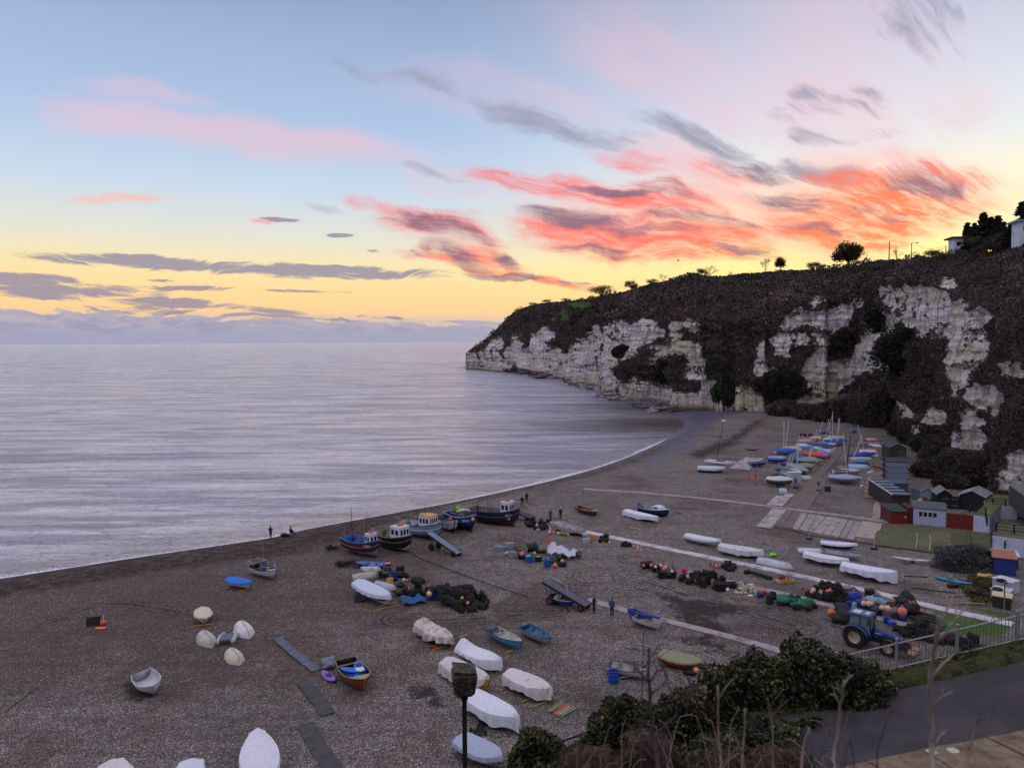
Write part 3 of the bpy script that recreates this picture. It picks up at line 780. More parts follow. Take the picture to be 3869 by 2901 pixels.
CHALK = [
 ('J', .9, [(500,930),(560,870),(640,870),(700,900),(800,900),(880,840),(940,840),(950,900),(900,970),(830,1000),(700,970),(600,960),(490,1000)]),
 ('J', .9, [(400,1080),(450,1045),(530,1060),(500,1190),(430,1150)]), ('J', .8, [(270,1230),(330,1200),(370,1280),(430,1290),(390,1350),(300,1330)]),
 ('J', .95, [(690,1040),(830,1060),(830,1110),(780,1160),(800,1240),(950,1220),(990,1130),(920,1090),(1060,1040),(1260,1020),(1310,1140),(1300,1260),(1120,1280),(1000,1330),(930,1360),(860,1400),(830,1480),(700,1420),(600,1370),(610,1280),(680,1200),(730,1150)]),
 ('J', .85, [(1070,940),(1150,890),(1250,900),(1280,960),(1260,1010),(1080,990)]), ('J', .7, [(560,1050),(640,1030),(660,1090),(570,1110)]),
 ('J', .92, [(1150,720),(1210,720),(1250,750),(1370,700),(1480,720),(1560,740),(1600,760),(1640,860),(1640,960),(1500,980),(1440,1060),(1420,1000),(1330,950),(1280,870),(1220,820)]),
 ('J', .95, [(1550,680),(1580,650),(1670,660),(1670,700),(1610,720),(1560,690)]), ('J', .9, [(1420,1000),(1640,970),(1640,1060),(1430,1060)]),
 ('J', 1.0, [(1660,820),(1700,790),(1740,820),(1735,1000),(1720,1200),(1745,1330),(1690,1480),(1665,1320),(1690,1200),(1640,1280),(1640,1080),(1630,960)]),
 ('J', 1.0, [(1780,870),(1830,860),(1870,910),(1820,990),(1770,990)]), ('J', .95, [(1770,1010),(1830,1010),(1840,1150),(1800,1250),(1740,1330),(1730,1250),(1760,1150)]),
 ('J', .97, [(1770,1400),(1950,1430),(2040,1480),(2030,1600),(1940,1600),(1860,1560),(1800,1540),(1760,1480)]), ('J', .6, [(1960,1260),(2100,1230),(2155,1240),(2155,1330),(2000,1320)]),
 ('J', .97, [(0,1460),(130,1410),(220,1430),(300,1440),(360,1510),(560,1500),(640,1480),(850,1480),(1020,1450),(1210,1520),(1130,1570),(1000,1610),(640,1630),(270,1630),(260,1600),(0,1600)]),
 ('J', .8, [(1450,1600),(1540,1540),(1560,1640),(1450,1650)]), ('J', .8, [(1700,1640),(1760,1560),(1800,1659)]), ('J', .7, [(1260,1510),(1340,1540),(1390,1620),(1320,1590)]),
 ('J', .75, [(680,830),(720,770),(740,800),(700,850)]), ('J', .7, [(960,810),(1000,790),(1030,830),(980,835)]), ('J', .6, [(290,1140),(340,1090),(340,1170),(300,1200)]),
 ('F', .9, [(1090,160),(1190,100),(1230,160),(1180,230),(1080,210)]), ('F', .97, [(1290,420),(1340,370),(1450,420),(1500,300),(1480,180),(1530,200),(1540,300),(1600,430),(1590,510),(1530,560),(1440,600),(1400,540),(1280,560),(1220,480)]),
 ('F', 1.0, [(2050,600),(2126,560),(2150,1000),(2000,950),(2010,800)]), ('F', .7, [(1700,330),(1750,240),(1880,300),(1880,360),(1750,370)]), ('F', .97, [(1540,0),(1960,0),(1900,140),(1700,180),(1600,110)]),
 ('F', .6, [(940,170),(980,140),(970,220),(940,210)]), ('F', .6, [(990,320),(1040,300),(1050,380),(1010,370)]),
 ('X', .85, [(100,290),(110,180),(150,180),(165,290),(110,450),(0,470),(20,420),(80,320)]), ('X', .85, [(240,230),(260,150),(310,180),(350,130),(380,110),(430,160),(370,260),(350,480),(150,470),(170,340),(230,290)]),
 ('X', 1.0, [(350,300),(470,300),(520,360),(600,340),(670,260),(710,220),(800,110),(830,70),(860,80),(860,200),(900,150),(980,70),(1060,30),(1140,50),(1230,80),(1330,30),(1370,90),(1400,120),(1380,190),(1270,240),(1240,270),(1260,330),(1210,380),(1120,440),(1050,480),(1060,550),(1120,590),(1230,640),(1260,570),(1320,620),(1420,620),(1560,690),(1700,740),(1800,680),(1850,600),(1910,590),(2060,640),(2212,650),(2212,880),(1960,900),(1840,870),(1540,870),(1380,810),(1130,760),(940,690),(700,610),(350,560)]),
 ('X', .95, [(1390,290),(1720,220),(1690,320),(1560,330),(1500,410),(1440,470),(1390,500)]), ('X', .92, [(1700,300),(1740,260),(1800,240),(1810,340),(1840,400),(1820,640),(1790,560),(1730,600),(1690,540)]),
 ('X', .85, [(1490,180),(1560,130),(1600,150),(1640,170),(1560,180),(1460,200)]), ('X', .75, [(1570,100),(1650,40),(1760,30),(1700,80),(1600,90)]), ('X', .75, [(1730,120),(1800,60),(1790,110),(1740,140)]),
 ('I', .75, [(215,985),(240,830),(275,830),(305,985)]), ('I', .62, [(320,985),(330,790),(365,770),(350,900),(368,985)]), ('I', .7, [(375,985),(398,820),(430,845),(436,985)]), ('I', .55, [(135,985),(145,860),(200,850),(200,985)]), ('I', .6, [(340,760),(430,740),(460,800),(350,780)]),
]
CP, CM, CF, CD0, CPX, CVS, CN = headland()
# ------------------------------------------------------------------ scrub growing on the cliffs and hill
def leafy(name, pts, sizes, m, up_bias=.3, seed=1, kind=None, parent=None, aspect=1.0, fold=False):
    """many small leaf-clump faces at the given points as one mesh"""
    r = np.random.RandomState(seed); n = len(pts)
    a = r.normal(size=(n, 3)); a /= np.linalg.norm(a, axis=1)[:, None]
    b = r.normal(size=(n, 3)); b = np.cross(a, b); b /= np.linalg.norm(b, axis=1)[:, None]
    c = np.cross(a, b)
    s = sizes[:, None]
    k = [pts-b*s*.5-c*s*.35*aspect, pts+b*s*.5-c*s*.2*aspect, pts+b*s*.35+c*s*.5*aspect, pts-b*s*.4+c*s*.35*aspect]
    v = np.stack(k, 1).reshape(-1, 3).astype(np.float32)
    me = bpy.data.meshes.new(name)
    me.vertices.add(len(v)); me.vertices.foreach_set('co', v.ravel())
    me.loops.add(len(v)); me.loops.foreach_set('vertex_index', np.arange(len(v), dtype=np.int32))
    me.polygons.add(n); me.polygons.foreach_set('loop_start', np.arange(0, 4*n, 4, dtype=np.int32))
    at = me.attributes.new('tone', 'FLOAT', 'POINT'); at.data.foreach_set('value', np.repeat(r.rand(n), 4).astype(np.float32))
    me.update(calc_edges=True)
    me.materials.append(m)
    o = link(name, me, parent)
    if kind: o['kind'] = kind
    return o
def leaf_mat(name, cols, rough=.7, scale=.2, trans=0.0, spec=.25):
    n = NB(name)
    t = n.attr('tone'); big = n.noise(scale, 4, .6)
    f = n.math('ADD', n.math('MULTIPLY', t, .32), n.math('MULTIPLY', n.rng(n.math('MULTIPLY_ADD', n.noise(scale*4.3, 3, .6), .4, n.math('MULTIPLY', big, .6)), .36, .64), .68))
    k = len(cols)-1
    n.set(col=n.ramp(f, [(.08+.84*i/k, c) for i, c in enumerate(cols)]), rough=rough, spec=spec)
    return n.m
def scrub():
    r = np.random.RandomState(3)
    nr, nc = CM.shape; nf = 180
    p = CP[:nf]; 
    # sample cells weighted by seen area
    a = p[1:, 1:]-p[:-1, :-1]; b = p[:-1, 1:]-p[1:, :-1]
    area = np.linalg.norm(np.cross(a, b), axis=-1)/2
    dist = p[:-1, :-1, 1]
    tuft = (vnoise(p[:-1, :-1, 0]+p[:-1, :-1, 1]*.7, p[:-1, :-1, 2]*1.6, 4.5, 88, 3) > .68)*.5
    w = area/np.maximum(dist, 110)**1.75*np.maximum(CM[:nf-1, :-1] < .16, tuft)*(CF[:nf-1, :-1] < .3)
    w[:2] = 0
    w = w.ravel()/w.sum()
    n = 300000
    idx = r.choice(len(w), n, p=w); i, j = idx//(nc-1), idx % (nc-1)
    u, v = r.rand(n, 1), r.rand(n, 1)
    P = p[i, j]*(1-u)*(1-v)+p[i+1, j]*u*(1-v)+p[i, j+1]*(1-u)*v+p[i+1, j+1]*u*v
    N = CN[j]; lift = (vnoise(P[:, 0]*1.0+P[:, 1]*.6, P[:, 2]*1.3, 6.5, 77, 3))
    sc = np.clip(P[:, 1]/300, .35, 1.4)
    cl = np.clip((lift-.42)*9, 0, 2.8)*sc*r.rand(n)*(1-np.clip(CM[i, j]*6, 0, .85))
    P = P+N*(cl*.6+.15)[:, None]+np.array([0, 0, 1])*(cl*.6+.1)[:, None]
    s = (.22+r.rand(n)**2.5*.95)*np.clip(P[:, 1]/300, .26, 1.4)*1.0
    m = leaf_mat('scrub_leaf', [(36,38,32), (58,62,44), (74,64,60), (98,84,82), (56,52,50), (84,74,74), (130,114,110)], .9, .022)
    o = leafy('cliff_scrub', P, s, m, seed=4, kind='stuff')
    tag(o, 'dark winter scrub and ivy covering the cliff and hillside', 'scrub')
scrub()
# scrub at the cliff foot behind the boat park and huts
def bush_pts(r, c, rad, n, shell=.45, flat=.0, lump=.35, seed=0):
    d = r.normal(size=(n, 3)); d /= np.linalg.norm(d, axis=1)[:, None]; d[:, 2] = np.abs(d[:, 2]) if flat else d[:, 2]
    k = 1+lump*(vnoise(d[:, 0]*2.2+seed*7.7+d[:, 2], d[:, 1]*2.2+d[:, 2]*1.4+seed, 1.0, seed+60, 3)-.5)*2
    q = (1-shell*r.rand(n)**1.6)*k
    return np.array(c)+d*q[:, None]*np.array(rad)
BUSHM = leaf_mat('foot_scrub_leaf', [(38,42,34), (58,62,44), (84,72,68), (74,64,64), (112,96,94)], .85, .1)
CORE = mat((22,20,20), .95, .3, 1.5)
def bush(name, c, rad, n, leaf, m, label, cat='bush', group=None, seed=0, core=True, shell=.5, corem=None):
    e = empty(name, (c[0], c[1], c[2]-rad[2]*.55), 0, label, cat, group)
    r = np.random.RandomState(seed+5)
    off = np.array([0, 0, rad[2]*.55])
    P = bush_pts(r, (0, 0, 0), rad, n, shell, seed=seed)+off
    o = leafy('foliage', P, leaf*(.5+r.rand(n)), m, seed=seed, parent=e)
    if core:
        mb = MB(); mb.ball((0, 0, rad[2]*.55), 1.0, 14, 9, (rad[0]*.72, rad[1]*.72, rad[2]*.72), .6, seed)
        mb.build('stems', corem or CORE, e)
    return e
k = 0
for (x, y, rx, rz, nn) in [(400,215,26,9,1),(700,225,16,6,1),(1050,180,18,8,1),(1300,215,16,8,1),(1500,240,15,9,1),(1640,240,17,11,1),(1790,240,20,14,1),(1900,265,18,15,1),(2020,300,18,18,1),(2130,300,16,20,1)]:
    if k in (0, 1): k += 1; continue
    p = G('E', x, y+20)
    bush('scrub_bush', (p.x, p.y+rx*.18, p.z+rz*.22), (rx*.34, rx*.30, rz*.42), 9000, .36, BUSHM,
         ['','','dark green bush at the left end of the scrub below the chalk wall','low brown bush on the shingle under the chalk wall','dark bush behind the tallest white mast','bush at the cliff foot right of the tallest mast',
          'bush at the cliff foot where the chalk wall ends','tall dark bush left of the grey shingle gap','tall dark bush over the grey shingle gap','rightmost tall bush above the red and green kayaks'][k], seed=k); k += 1
for q, (x, y, rx, rz, lb) in enumerate([(880,390,8,9,'dark bush behind the green gabled hut'),(1010,470,9,10,'rounded dark bush right of the green gabled hut'),(1180,560,9,9,'dark bush below the small chalk face'),(1330,700,11,10,'wide dark bush on the slope behind the grey hut row'),
          (1500,830,11,10,'wide dark bush on the slope above the light blue hut'),(1700,900,11,9,'brown bush on the slope above the black huts'),(1890,900,10,9,'bush above the concrete shelter at the right edge'),(1180,820,7,5,'low bush beside the shingle path behind the huts'),(1440,930,7,4,'reddish low bush right behind the black huts')]):
    p = G('F', x, y+30)
    bush('slope_bush', (p.x, p.y+2.0, p.z+rz*.22), (rx*.42, rx*.36, rz*.34), 9000, .27, BUSHM, lb, seed=40+q)
# fallen chalk at the foot of the cliffs
def rocks():
    mrock = [mat((150,146,150), .9, .25, .9, .4, dirt=(70,66,70), dirt_amt=.5), mat((96,92,98), .9, .3, .8, .4, dirt=(50,48,52))]
    protos = []
    r2 = random.Random(5)
    pts = [(600,590),(640,600),(660,625),(700,630),(740,650),(745,665),(800,640),(830,660),(860,670),(900,680),(940,690),(960,700),(985,745),(1000,720),(1010,755),(1030,735),(1060,720),(1060,760),(1090,745),(1110,730),(1130,765),(1180,750),
           (1230,780),(1250,815),(1260,790),(1290,805),(1300,830),(1340,790),(1350,815),(1390,840),(1400,860),(1430,835),(1450,860),(1480,840),(1500,815),(1530,860),(1440,810),(1560,830),(1600,850),(1640,835),(900,735),(400,560),(470,565),(230,520),(100,500),(760,630),(880,650),(1420,875)]
    me = []
    for k in range(5):
        mb = MB(); mb.ball((0,0,.25), 1, 9, 6, (1.3, .9, .55), 1.1, k+3); me.append(mb.mesh('rock', mrock[k % 2]))
    for i, (x, y) in enumerate(pts):
        p = hit_z(*src('X', x, y), .2)
        o = link('chalk_boulder', me[i % 5], None, (p.x, p.y, .1), r2.random()*6)
        s = (1.1+r2.random()*2.4)*p.y/330; o.scale = (s*1.2, s, s*.75)
        tag(o, 'pale fallen chalk boulder in the surf at the foot of the white cliff', 'rock', 'fallen chalk boulders along the cliff foot')
rocks()
# ================================================================== boats
class Hull:
    def __init__(s, L, B, D, stern=.78, sheer=.22, rake=.25, full=2.4, vee=1.15, point=False, flat=.0):
        s.L, s.B, s.D, s.stern, s.sheer, s.rake, s.full, s.vee, s.point = L, B, D, stern, sheer, rake, full, vee, point
    def b(s, t):
        h = s.B/2
        if t > .42: return h*max(0.0, 1-((t-.42)/.58)**s.full)
        u = (.42-t)/.42
        if s.point: return h*max(0.0, 1-u**s.full)
        return h*(1-(1-s.stern)*u**1.8)
    def zs(s, t): return s.D*(1+s.sheer*max(0, (t-.35)/.65)**2+s.sheer*.3*max(0, (.35-t)/.35)**2)
    def zk(s, t):
        z = s.D*.5*max(0, (t-.82)/.18)**2.2
        if s.point: z += s.D*.5*max(0, (.18-t)/.18)**2.2
        else: z += s.D*.12*max(0, (.3-t)/.3)
        return z
    def p(s, t, u, side=1, off=0.0):
        w = s.full+(s.vee-s.full)*max(0, (t-.45)/.55)**1.2
        y = s.b(t)*(1-(1-min(u, 1))**w)
        z = s.zk(t)+(s.zs(t)-s.zk(t))*(u**1.25 if u <= 1 else u)
        x = -s.L/2+s.L*t
        x -= s.rake*(1-min(u, 1))*max(0, (t-.6)/.4)**1.5
        if s.point: x += s.rake*(1-min(u, 1))*max(0, (.4-t)/.4)**1.5
        return Vector((x, (y+off)*side, z))
    def shell(s, mats, split=None, nt=22, nu=8, keel=.05, bare=False):
        mb = MB(); ts = [1-(1-i/nt)**1.15 for i in range(nt+1)]
        rows = []
        for t in ts:
            row = [s.p(t, 1-k/nu, -1) for k in range(nu)]+[s.p(t, k/nu, 1) for k in range(nu+1)]
            rows.append(row)
        ids = mb.grid(rows)
        if split:
            mb.mi = []
            for i in range(nt):
                for j in range(2*nu):
                    u = abs((j+.5)-nu)/nu
                    mb.mi.append(0 if u > split else 1)
        if not s.point:
            mb.cur = 0; mb.face(ids[0])
        return mb
    def inner(s, th=.035, floor=.12, nt=18, t0=.02, t1=.985):
        mb = MB(); rows = []; nu = 7
        for i in range(nt+1):
            t = t0+(t1-t0)*i/nt
            row = []
            for k in list(range(-nu, nu+1)):
                u = abs(k)/nu; q = s.p(t, u, 1 if k > 0 else -1)
                y = max(0, abs(q.y)-th)*(1 if k > 0 else -1)
                row.append(Vector((q.x-(.0 if t < .9 else th), y, max(q.z+(.012 if u < .999 else -.002), s.zk(t)+.012, floor))))
            rows.append(row)
        ids = mb.grid(rows)
        mb.face(ids[0])
        return mb
    def sheer_line(s, u=1.0, off=0.0, dz=0.0, n=18, t0=0.0, t1=1.0):
        a = [s.p(t0+(t1-t0)*i/n, u, 1, off)+Vector((0, 0, dz)) for i in range(n+1)]
        b = [s.p(t0+(t1-t0)*i/n, u, -1, off)+Vector((0, 0, dz)) for i in range(n+1)]
        return a, b
    def width_at(s, t, z):
        for k in range(20):
            u = k/19; q = s.p(t, u)
            if q.z >= z: return q.y
        return s.b(t)
def place(a, b):
    """world ends of a boat -> centre, heading, length"""
    d = b-a; return (a+b)/2, math.atan2(d.y, d.x), math.hypot(d.x, d.y)
def boat_root(name, label, cat, c, rz, group=None, roll=0.0, pitch=0.0, z=0.0):
    e = empty(name, (c.x, c.y, c.z+z), rz, label, cat, group); e.rotation_euler = (roll, pitch, rz); return e
def oar(mb, a, b, r=.022, blade=.35):
    mb.tube([a, b], r, 5); a, b = Vector(a), Vector(b); d = (b-a).normalized()
    mb.box(b+d*blade*.4, (blade, .12, .02), Matrix.Rotation(math.atan2(d.y, d.x), 3, 'Z'))
def open_boat(z, stern, bow, B, D, hullc, inc, gunc, label, name='rowing_boat', cat='boat', group=None, roll=0.0, thw=(.22,.5,.74), thc=(120,92,62), bottomc=None, split=.45,
              lift=.05, clinker=True, floorc=None, oars=False, outboard=None, deck=None, Hk={}, stripe=None, dirt=(90,84,78), damt=.2, L=None, pitch=0.0):
    a = G(z, *stern, up=D*.8) if not isinstance(stern, Vector) else stern
    b = G(z, *bow, up=D*1.05) if not isinstance(bow, Vector) else bow
    c, rz, L0 = place(a, b); L = L or L0
    H = Hull(L, B, D, **Hk)
    e = boat_root(name, label, cat, c, rz, group, roll, pitch, lift)
    m = [mat(hullc, .45, .10, 4, .1, dirt=dirt, dirt_amt=damt)]
    if bottomc: m.append(mat(bottomc, .6, .15, 4, dirt=dirt, dirt_amt=damt))
    H.shell(m, split if bottomc else None).build('hull', m, e, True, fix=False)
    H.inner(.03, D*.22).build('interior', mat(inc, .6, .2, 3, .2, dirt=(70,62,56), dirt_amt=.35), e, True, fix=False)
    g = MB(); A, Bq = H.sheer_line(1.0, .012)
    g.tube(A+Bq[::-1], .032, 6); g.build('gunwale', mat(gunc, .5, .12), e, True)
    if stripe:
        g = MB(); A, Bq = H.sheer_line(.82, .012); g.tube(A, .03, 5); g.tube(Bq, .03, 5); g.build('rubbing_strake', mat(stripe, .5), e, True)
    for t in thw:
        w = H.width_at(t, D*.68)*2-.03
        mb = MB(); mb.box((-L/2+L*t, 0, D*.72), (.22, max(.1, w), .03)); mb.build('thwart', mat(thc, .6, .25, 8), e)
    if deck:
        mb = MB(); rows = []
        for i in range(7):
            t = deck[0]+(deck[1]-deck[0])*i/6; q = H.p(t, 1); rows.append([Vector((q.x, q.y*k/3*.97, q.z-.02+.05*(1-abs(k)/3)*max(0, H.b(t)))) for k in range(-3, 4)])
        mb.grid(rows); mb.build('foredeck', mat(deck[2], .55, .15), e, True)
    mb = MB(); mb.tube([H.p(1, .02)+Vector((.0, 0, 0)), H.p(1, .5)+Vector((.015, 0, 0)), H.p(1, 1)+Vector((.02, 0, .05))], .03, 5)
    mb.tube([H.p(.03, 0)+Vector((0, 0, -.03)), H.p(.5, 0)+Vector((0, 0, -.03)), H.p(.9, 0)+Vector((0, 0, -.02))], .03, 4)
    mb.build('keel', mat(gunc, .6), e)
    if oars:
        for s in (-1, 1):
            mb = MB(); oar(mb, (-L*.3, s*B*.16, D*.78), (L*.28, s*B*.12, D*.8)); mb.build('oar', mat((170,140,96), .6), e)
    if outboard: add_outboard(e, H, outboard)
    return e, H
def add_outboard(e, H, col, s=1.0):
    x = -H.L/2; z = H.zs(0)
    mb = MB(); mb.ball((x-.2*s, 0, z+.28*s), .24*s, 10, 7, (1.15, .8, 1.15)); mb.box((x-.16*s, 0, z-.12*s), (.14*s, .12*s, .6*s)); mb.box((x-.22*s, 0, z-.45*s), (.3*s, .05, .22*s))
    mb.build('outboard_motor', mat(col, .35), e, True)
def tarp(H, top=.25, drop=.55, over=.06, seed=0, nt=30, wr=.05, ridge=1.0, skirt=None, t0=-.02, t1=1.02, peaks=(), scallop=.35, sag=0.0):
    """sheet thrown over an open hull: ridge, gunwale edge, hanging skirt"""
    mb = MB(); rows = []
    r = random.Random(seed)
    for i in range(nt+1):
        t = t0+(t1-t0)*i/nt; tt = min(max(t, 0), 1)
        q = H.p(tt, 1); bw = max(H.b(tt), .02); x = -H.L/2+H.L*t
        hr = top*(.55+.45*math.sin(math.pi*min(1, max(0, tt*.9+.08))))
        for (pt, ph, pw) in peaks: hr += ph*math.exp(-((tt-pt)/pw)**2)
        hr -= sag*math.sin(math.pi*tt*3+seed)*.5
        dr = drop*(1+scallop*noise.noise(Vector((t*5.3, seed*3.7, 0))))
        if skirt: dr *= np.interp(tt, skirt[0], skirt[1])
        row = []
        n = 6
        end = (i == 0 or i == nt)
        for side in (-1, 1):
            seq = []
            for k in range(5):
                f = 1-k/4
                seq.append((f, 0))
            sk = [(1.0, j/4) for j in range(4, 0, -1)]
            pts = []
            for f, dn in sk+seq:
                if dn > 0:
                    fo = math.sin((t*34+seed)*1.0+side)*.8+.7*noise.noise(Vector((t*14, side*3, seed)))
                    y = (bw+over+ dn*over*.8+fo*wr*1.4*dn); zz = q.z-dr*dn
                else:
                    y = (bw+over*.6)*f; zz = q.z+.03+hr*(1-f**1.18)
                n3 = noise.noise(Vector((x*2.2, y*side*2.6, seed*5.1)))
                n4 = noise.noise(Vector((x*5+y*3+side, y*6, seed*2+3)))*1.5
                pts.append(Vector((x+(0.0), y*side, zz+wr*(n3*1.0+n4*.5)*(1 if dn < 1 else .4))))
            row.append(pts)
        left = row[0]; right = row[1][::-1][1:]
        R_ = left+right
        if end:
            dn_ = dr*(.9 if i == 0 else .7); R0 = [Vector((p.x+(-.05 if i == 0 else .05), p.y*.97, min(p.z, q.z)-dn_*1.0 if abs(k-len(R_)/2) < len(R_)/2-3.6 else p.z)) for k, p in enumerate(R_)]
            if i == 0: rows.append(R0); rows.append(R_)
            else: rows.append(R_); rows.append(R0)
        else: rows.append(R_)
    mb.grid(rows)
    return mb
def covered_boat(z, stern, bow, B, D, label, hullc=(60,60,66), cover=(214,214,224), dirt=(150,140,120), damt=.15, top=.28, drop=.5, seed=0, name='covered_boat', group=None, lift=.06, roll=0.0,
                 skirt=None, peaks=(), wr=.045, bottomc=None, over=.05, Hk={}, poles=None, gunc=None, showbow=None, scallop=.35, L=None, t1=1.02, pitch=0.0, sag=0.0):
    cover = tuple(min(236, v+16) for v in cover); a = G(z, *stern, up=D*.9) if not isinstance(stern, Vector) else stern
    b = G(z, *bow, up=D*1.0) if not isinstance(bow, Vector) else bow
    c, rz, L0 = place(a, b); L = L or L0
    H = Hull(L, B, D, **Hk); e = boat_root(name, label, 'boat', c, rz, group, roll, pitch, lift)
    m = [mat(hullc, .5, .12, 4)]
    if bottomc: m.append(mat(bottomc, .6))
    H.shell(m, .45 if bottomc else None).build('hull', m, e, True, fix=False)
    tarp(H, top, drop, over, seed, skirt=skirt, peaks=peaks, wr=wr, scallop=scallop, t1=t1, sag=sag).build('cover', mat(cover, .75, .09, 4.5, .6, dirt=dirt, dirt_amt=damt), e, False, fix=False)
    mb = MB(); mb.tube([H.p(.03, 0)+Vector((0, 0, -.03)), H.p(.5, 0)+Vector((0, 0, -.03)), H.p(.9, 0)+Vector((0, 0, -.02))], .035, 4)
    mb.tube([H.p(1, .0)+Vector((.02, 0, 0)), H.p(1, 1)+Vector((.04, 0, -.02))], .035, 5); mb.build('keel', mat(gunc or (40,36,34), .7), e)
    if poles:
        for k, t in enumerate(poles):
            mb = MB(); x = -L/2+L*t; mb.tube([(x-.15, -B*.75, -lift+.05), (x+.15, B*.55, -lift+.05)], .045, 6); mb.build('ground_pole', mat((176,150,50), .6), e)
    return e, H
def upturned(z, stern, bow, B, D, label, hullc, name='upturned_dinghy', group=None, dirt=(150,144,130), damt=.3, keelc=(150,150,150), Hk={}, L=None, marks=True):
    a = G(z, *stern, up=D*.4); b = G(z, *bow, up=D*.3)
    c, rz, L0 = place(a, b); L = L or L0; H = Hull(L, B, D, **Hk)
    e = boat_root(name, label, 'boat', c, rz, group, 0, 0, 0)
    mb = H.shell(None, nt=22); top = H.D*1.0
    mb.v = [(x, -y, top-zz+.01) for x, y, zz in mb.v]
    mb.build('hull', mat(hullc, .4, .08, 3, .05, dirt=dirt, dirt_amt=damt), e, True, fix=False)
    k = MB(); pts = [H.p(.02+.95*i/12, 0) for i in range(13)]; k.tube([(p.x, 0, top-p.z+.04) for p in pts]+[(H.p(1, .5).x, 0, top-H.p(1, .5).z)], .03, 4); k.build('keel', mat(keelc, .6), e)
    if marks:
        for s in (-1, 1):
            q = MB(); P1 = H.p(.18, .42); P2 = H.p(.42, .42); q.tube([(P1.x, -P1.y*s, top-P1.z+.025), (P2.x, -P2.y*s, top-P2.z+.03)], .02, 4); q.build('bilge_rail', mat((90,86,84), .7), e)
    g = MB(); A, Bq = H.sheer_line(1.0, .01); g.tube([(p.x, -p.y, top-p.z+.03) for p in A+Bq[::-1]], .03, 5); g.build('gunwale', mat(hullc, .5), e, True)
    return e
def kayak(z, stern, bow, W, label, c1, c2=None, name='kayak', cat='kayak', group=None, h=.28, cockpits=(.45,), up=0.0, roll=0.0, flip=False, blunt=2.0, parent=None):
    if parent is not None: a, b = stern, bow
    else: a = G(z, *stern, up=up+h*.5); b = G(z, *bow, up=up+h*.5)
    c, rz, L = place(a, b)
    e = boat_root(name, label, cat, c, rz, group, roll, 0, up)
    mb = MB(); rows = []; nt = 20; ns = 12
    for i in range(nt+1):
        t = i/nt; u = 2*t-1; w = W/2*max(0, 1-abs(u)**blunt)**.75; hh = h*(.35+.65*max(0, 1-abs(u)**3)); zc = h*.5+h*.35*abs(u)**2
        rows.append([Vector((-L/2+L*t, w*math.cos(2*math.pi*k/ns), zc+hh/2*math.sin(2*math.pi*k/ns)*(1 if math.sin(2*math.pi*k/ns) < 0 else .8))) for k in range(ns)])
    m = [mat(c1, .35, .08, 3)]
    if c2: m.append(mat(c2, .35, .08, 3))
    ids = [[mb.vert(p) for p in r] for r in rows]
    for i, (A, B_) in enumerate(zip(ids[:-1], ids[1:])):
        mb.cur = 1 if (c2 and i > nt*.55) else 0
        for k in range(ns): mb.face((A[k], A[(k+1) % ns], B_[(k+1) % ns], B_[k]))
    mb.build('hull', m, e, True, fix=False)
    if not flip:
        for t in cockpits:
            q = MB(); x = -L/2+L*t; q.ball((x, 0, h*.5+h*.36), .26, 12, 6, (1.5, W*1.25, .16)); q.build('cockpit', mat((34,34,40), .6), e, True)
            q = MB(); q.tube([(x+.4*math.cos(k*math.pi/6), W*.34*math.sin(k*math.pi/6), h*.92) for k in range(12)], .025, 5, closed=True); q.build('cockpit_rim', m[0], e, True)
    else:
        q = MB(); q.tube([(-L*.42, 0, h*.95), (0, 0, h*.93), (L*.42, 0, h*.95)], .018, 4); q.build('keel', m[0], e, True)
    return e
def text_mesh(body, size, extr=.0):
    cu = bpy.data.curves.new('lettering', 'FONT'); cu.body = body; cu.size = size; cu.align_x = 'CENTER'; cu.align_y = 'CENTER'; cu.extrude = extr; cu.resolution_u = 2; cu.offset = size*.012
    o = bpy.data.objects.new('lettering', cu); COL.objects.link(o)
    dg = bpy.context.evaluated_depsgraph_get(); me = bpy.data.meshes.new_from_object(o.evaluated_get(dg)); bpy.data.objects.remove(o); bpy.data.curves.remove(cu)
    return me
def hull_text(e, H, body, size, tc_, zc, side, col, name='registration_number'):
    me = text_mesh(body, size)
    xc = -H.L/2+H.L*tc_
    for v in me.vertices:
        dx = v.co.x*(-1 if side > 0 else 1)     # reads left to right seen from outside
        x = xc+dx; t = (x+H.L/2)/H.L; z = zc+v.co.y
        # find u for this height, correct for rake
        best = None
        for _ in range(3):
            lo, hi = 0.0, 1.0
            for _k in range(14):
                mid = (lo+hi)/2
                if H.p(t, mid).z < z: lo = mid
                else: hi = mid
            q = H.p(min(t, .995), lo); t += (x-q.x)/H.L
        v.co = Vector((x, (abs(q.y)+.022)*side, z))
    me.materials.clear(); me.materials.append(mat(col, .6, .05))
    return link(name, me, e)
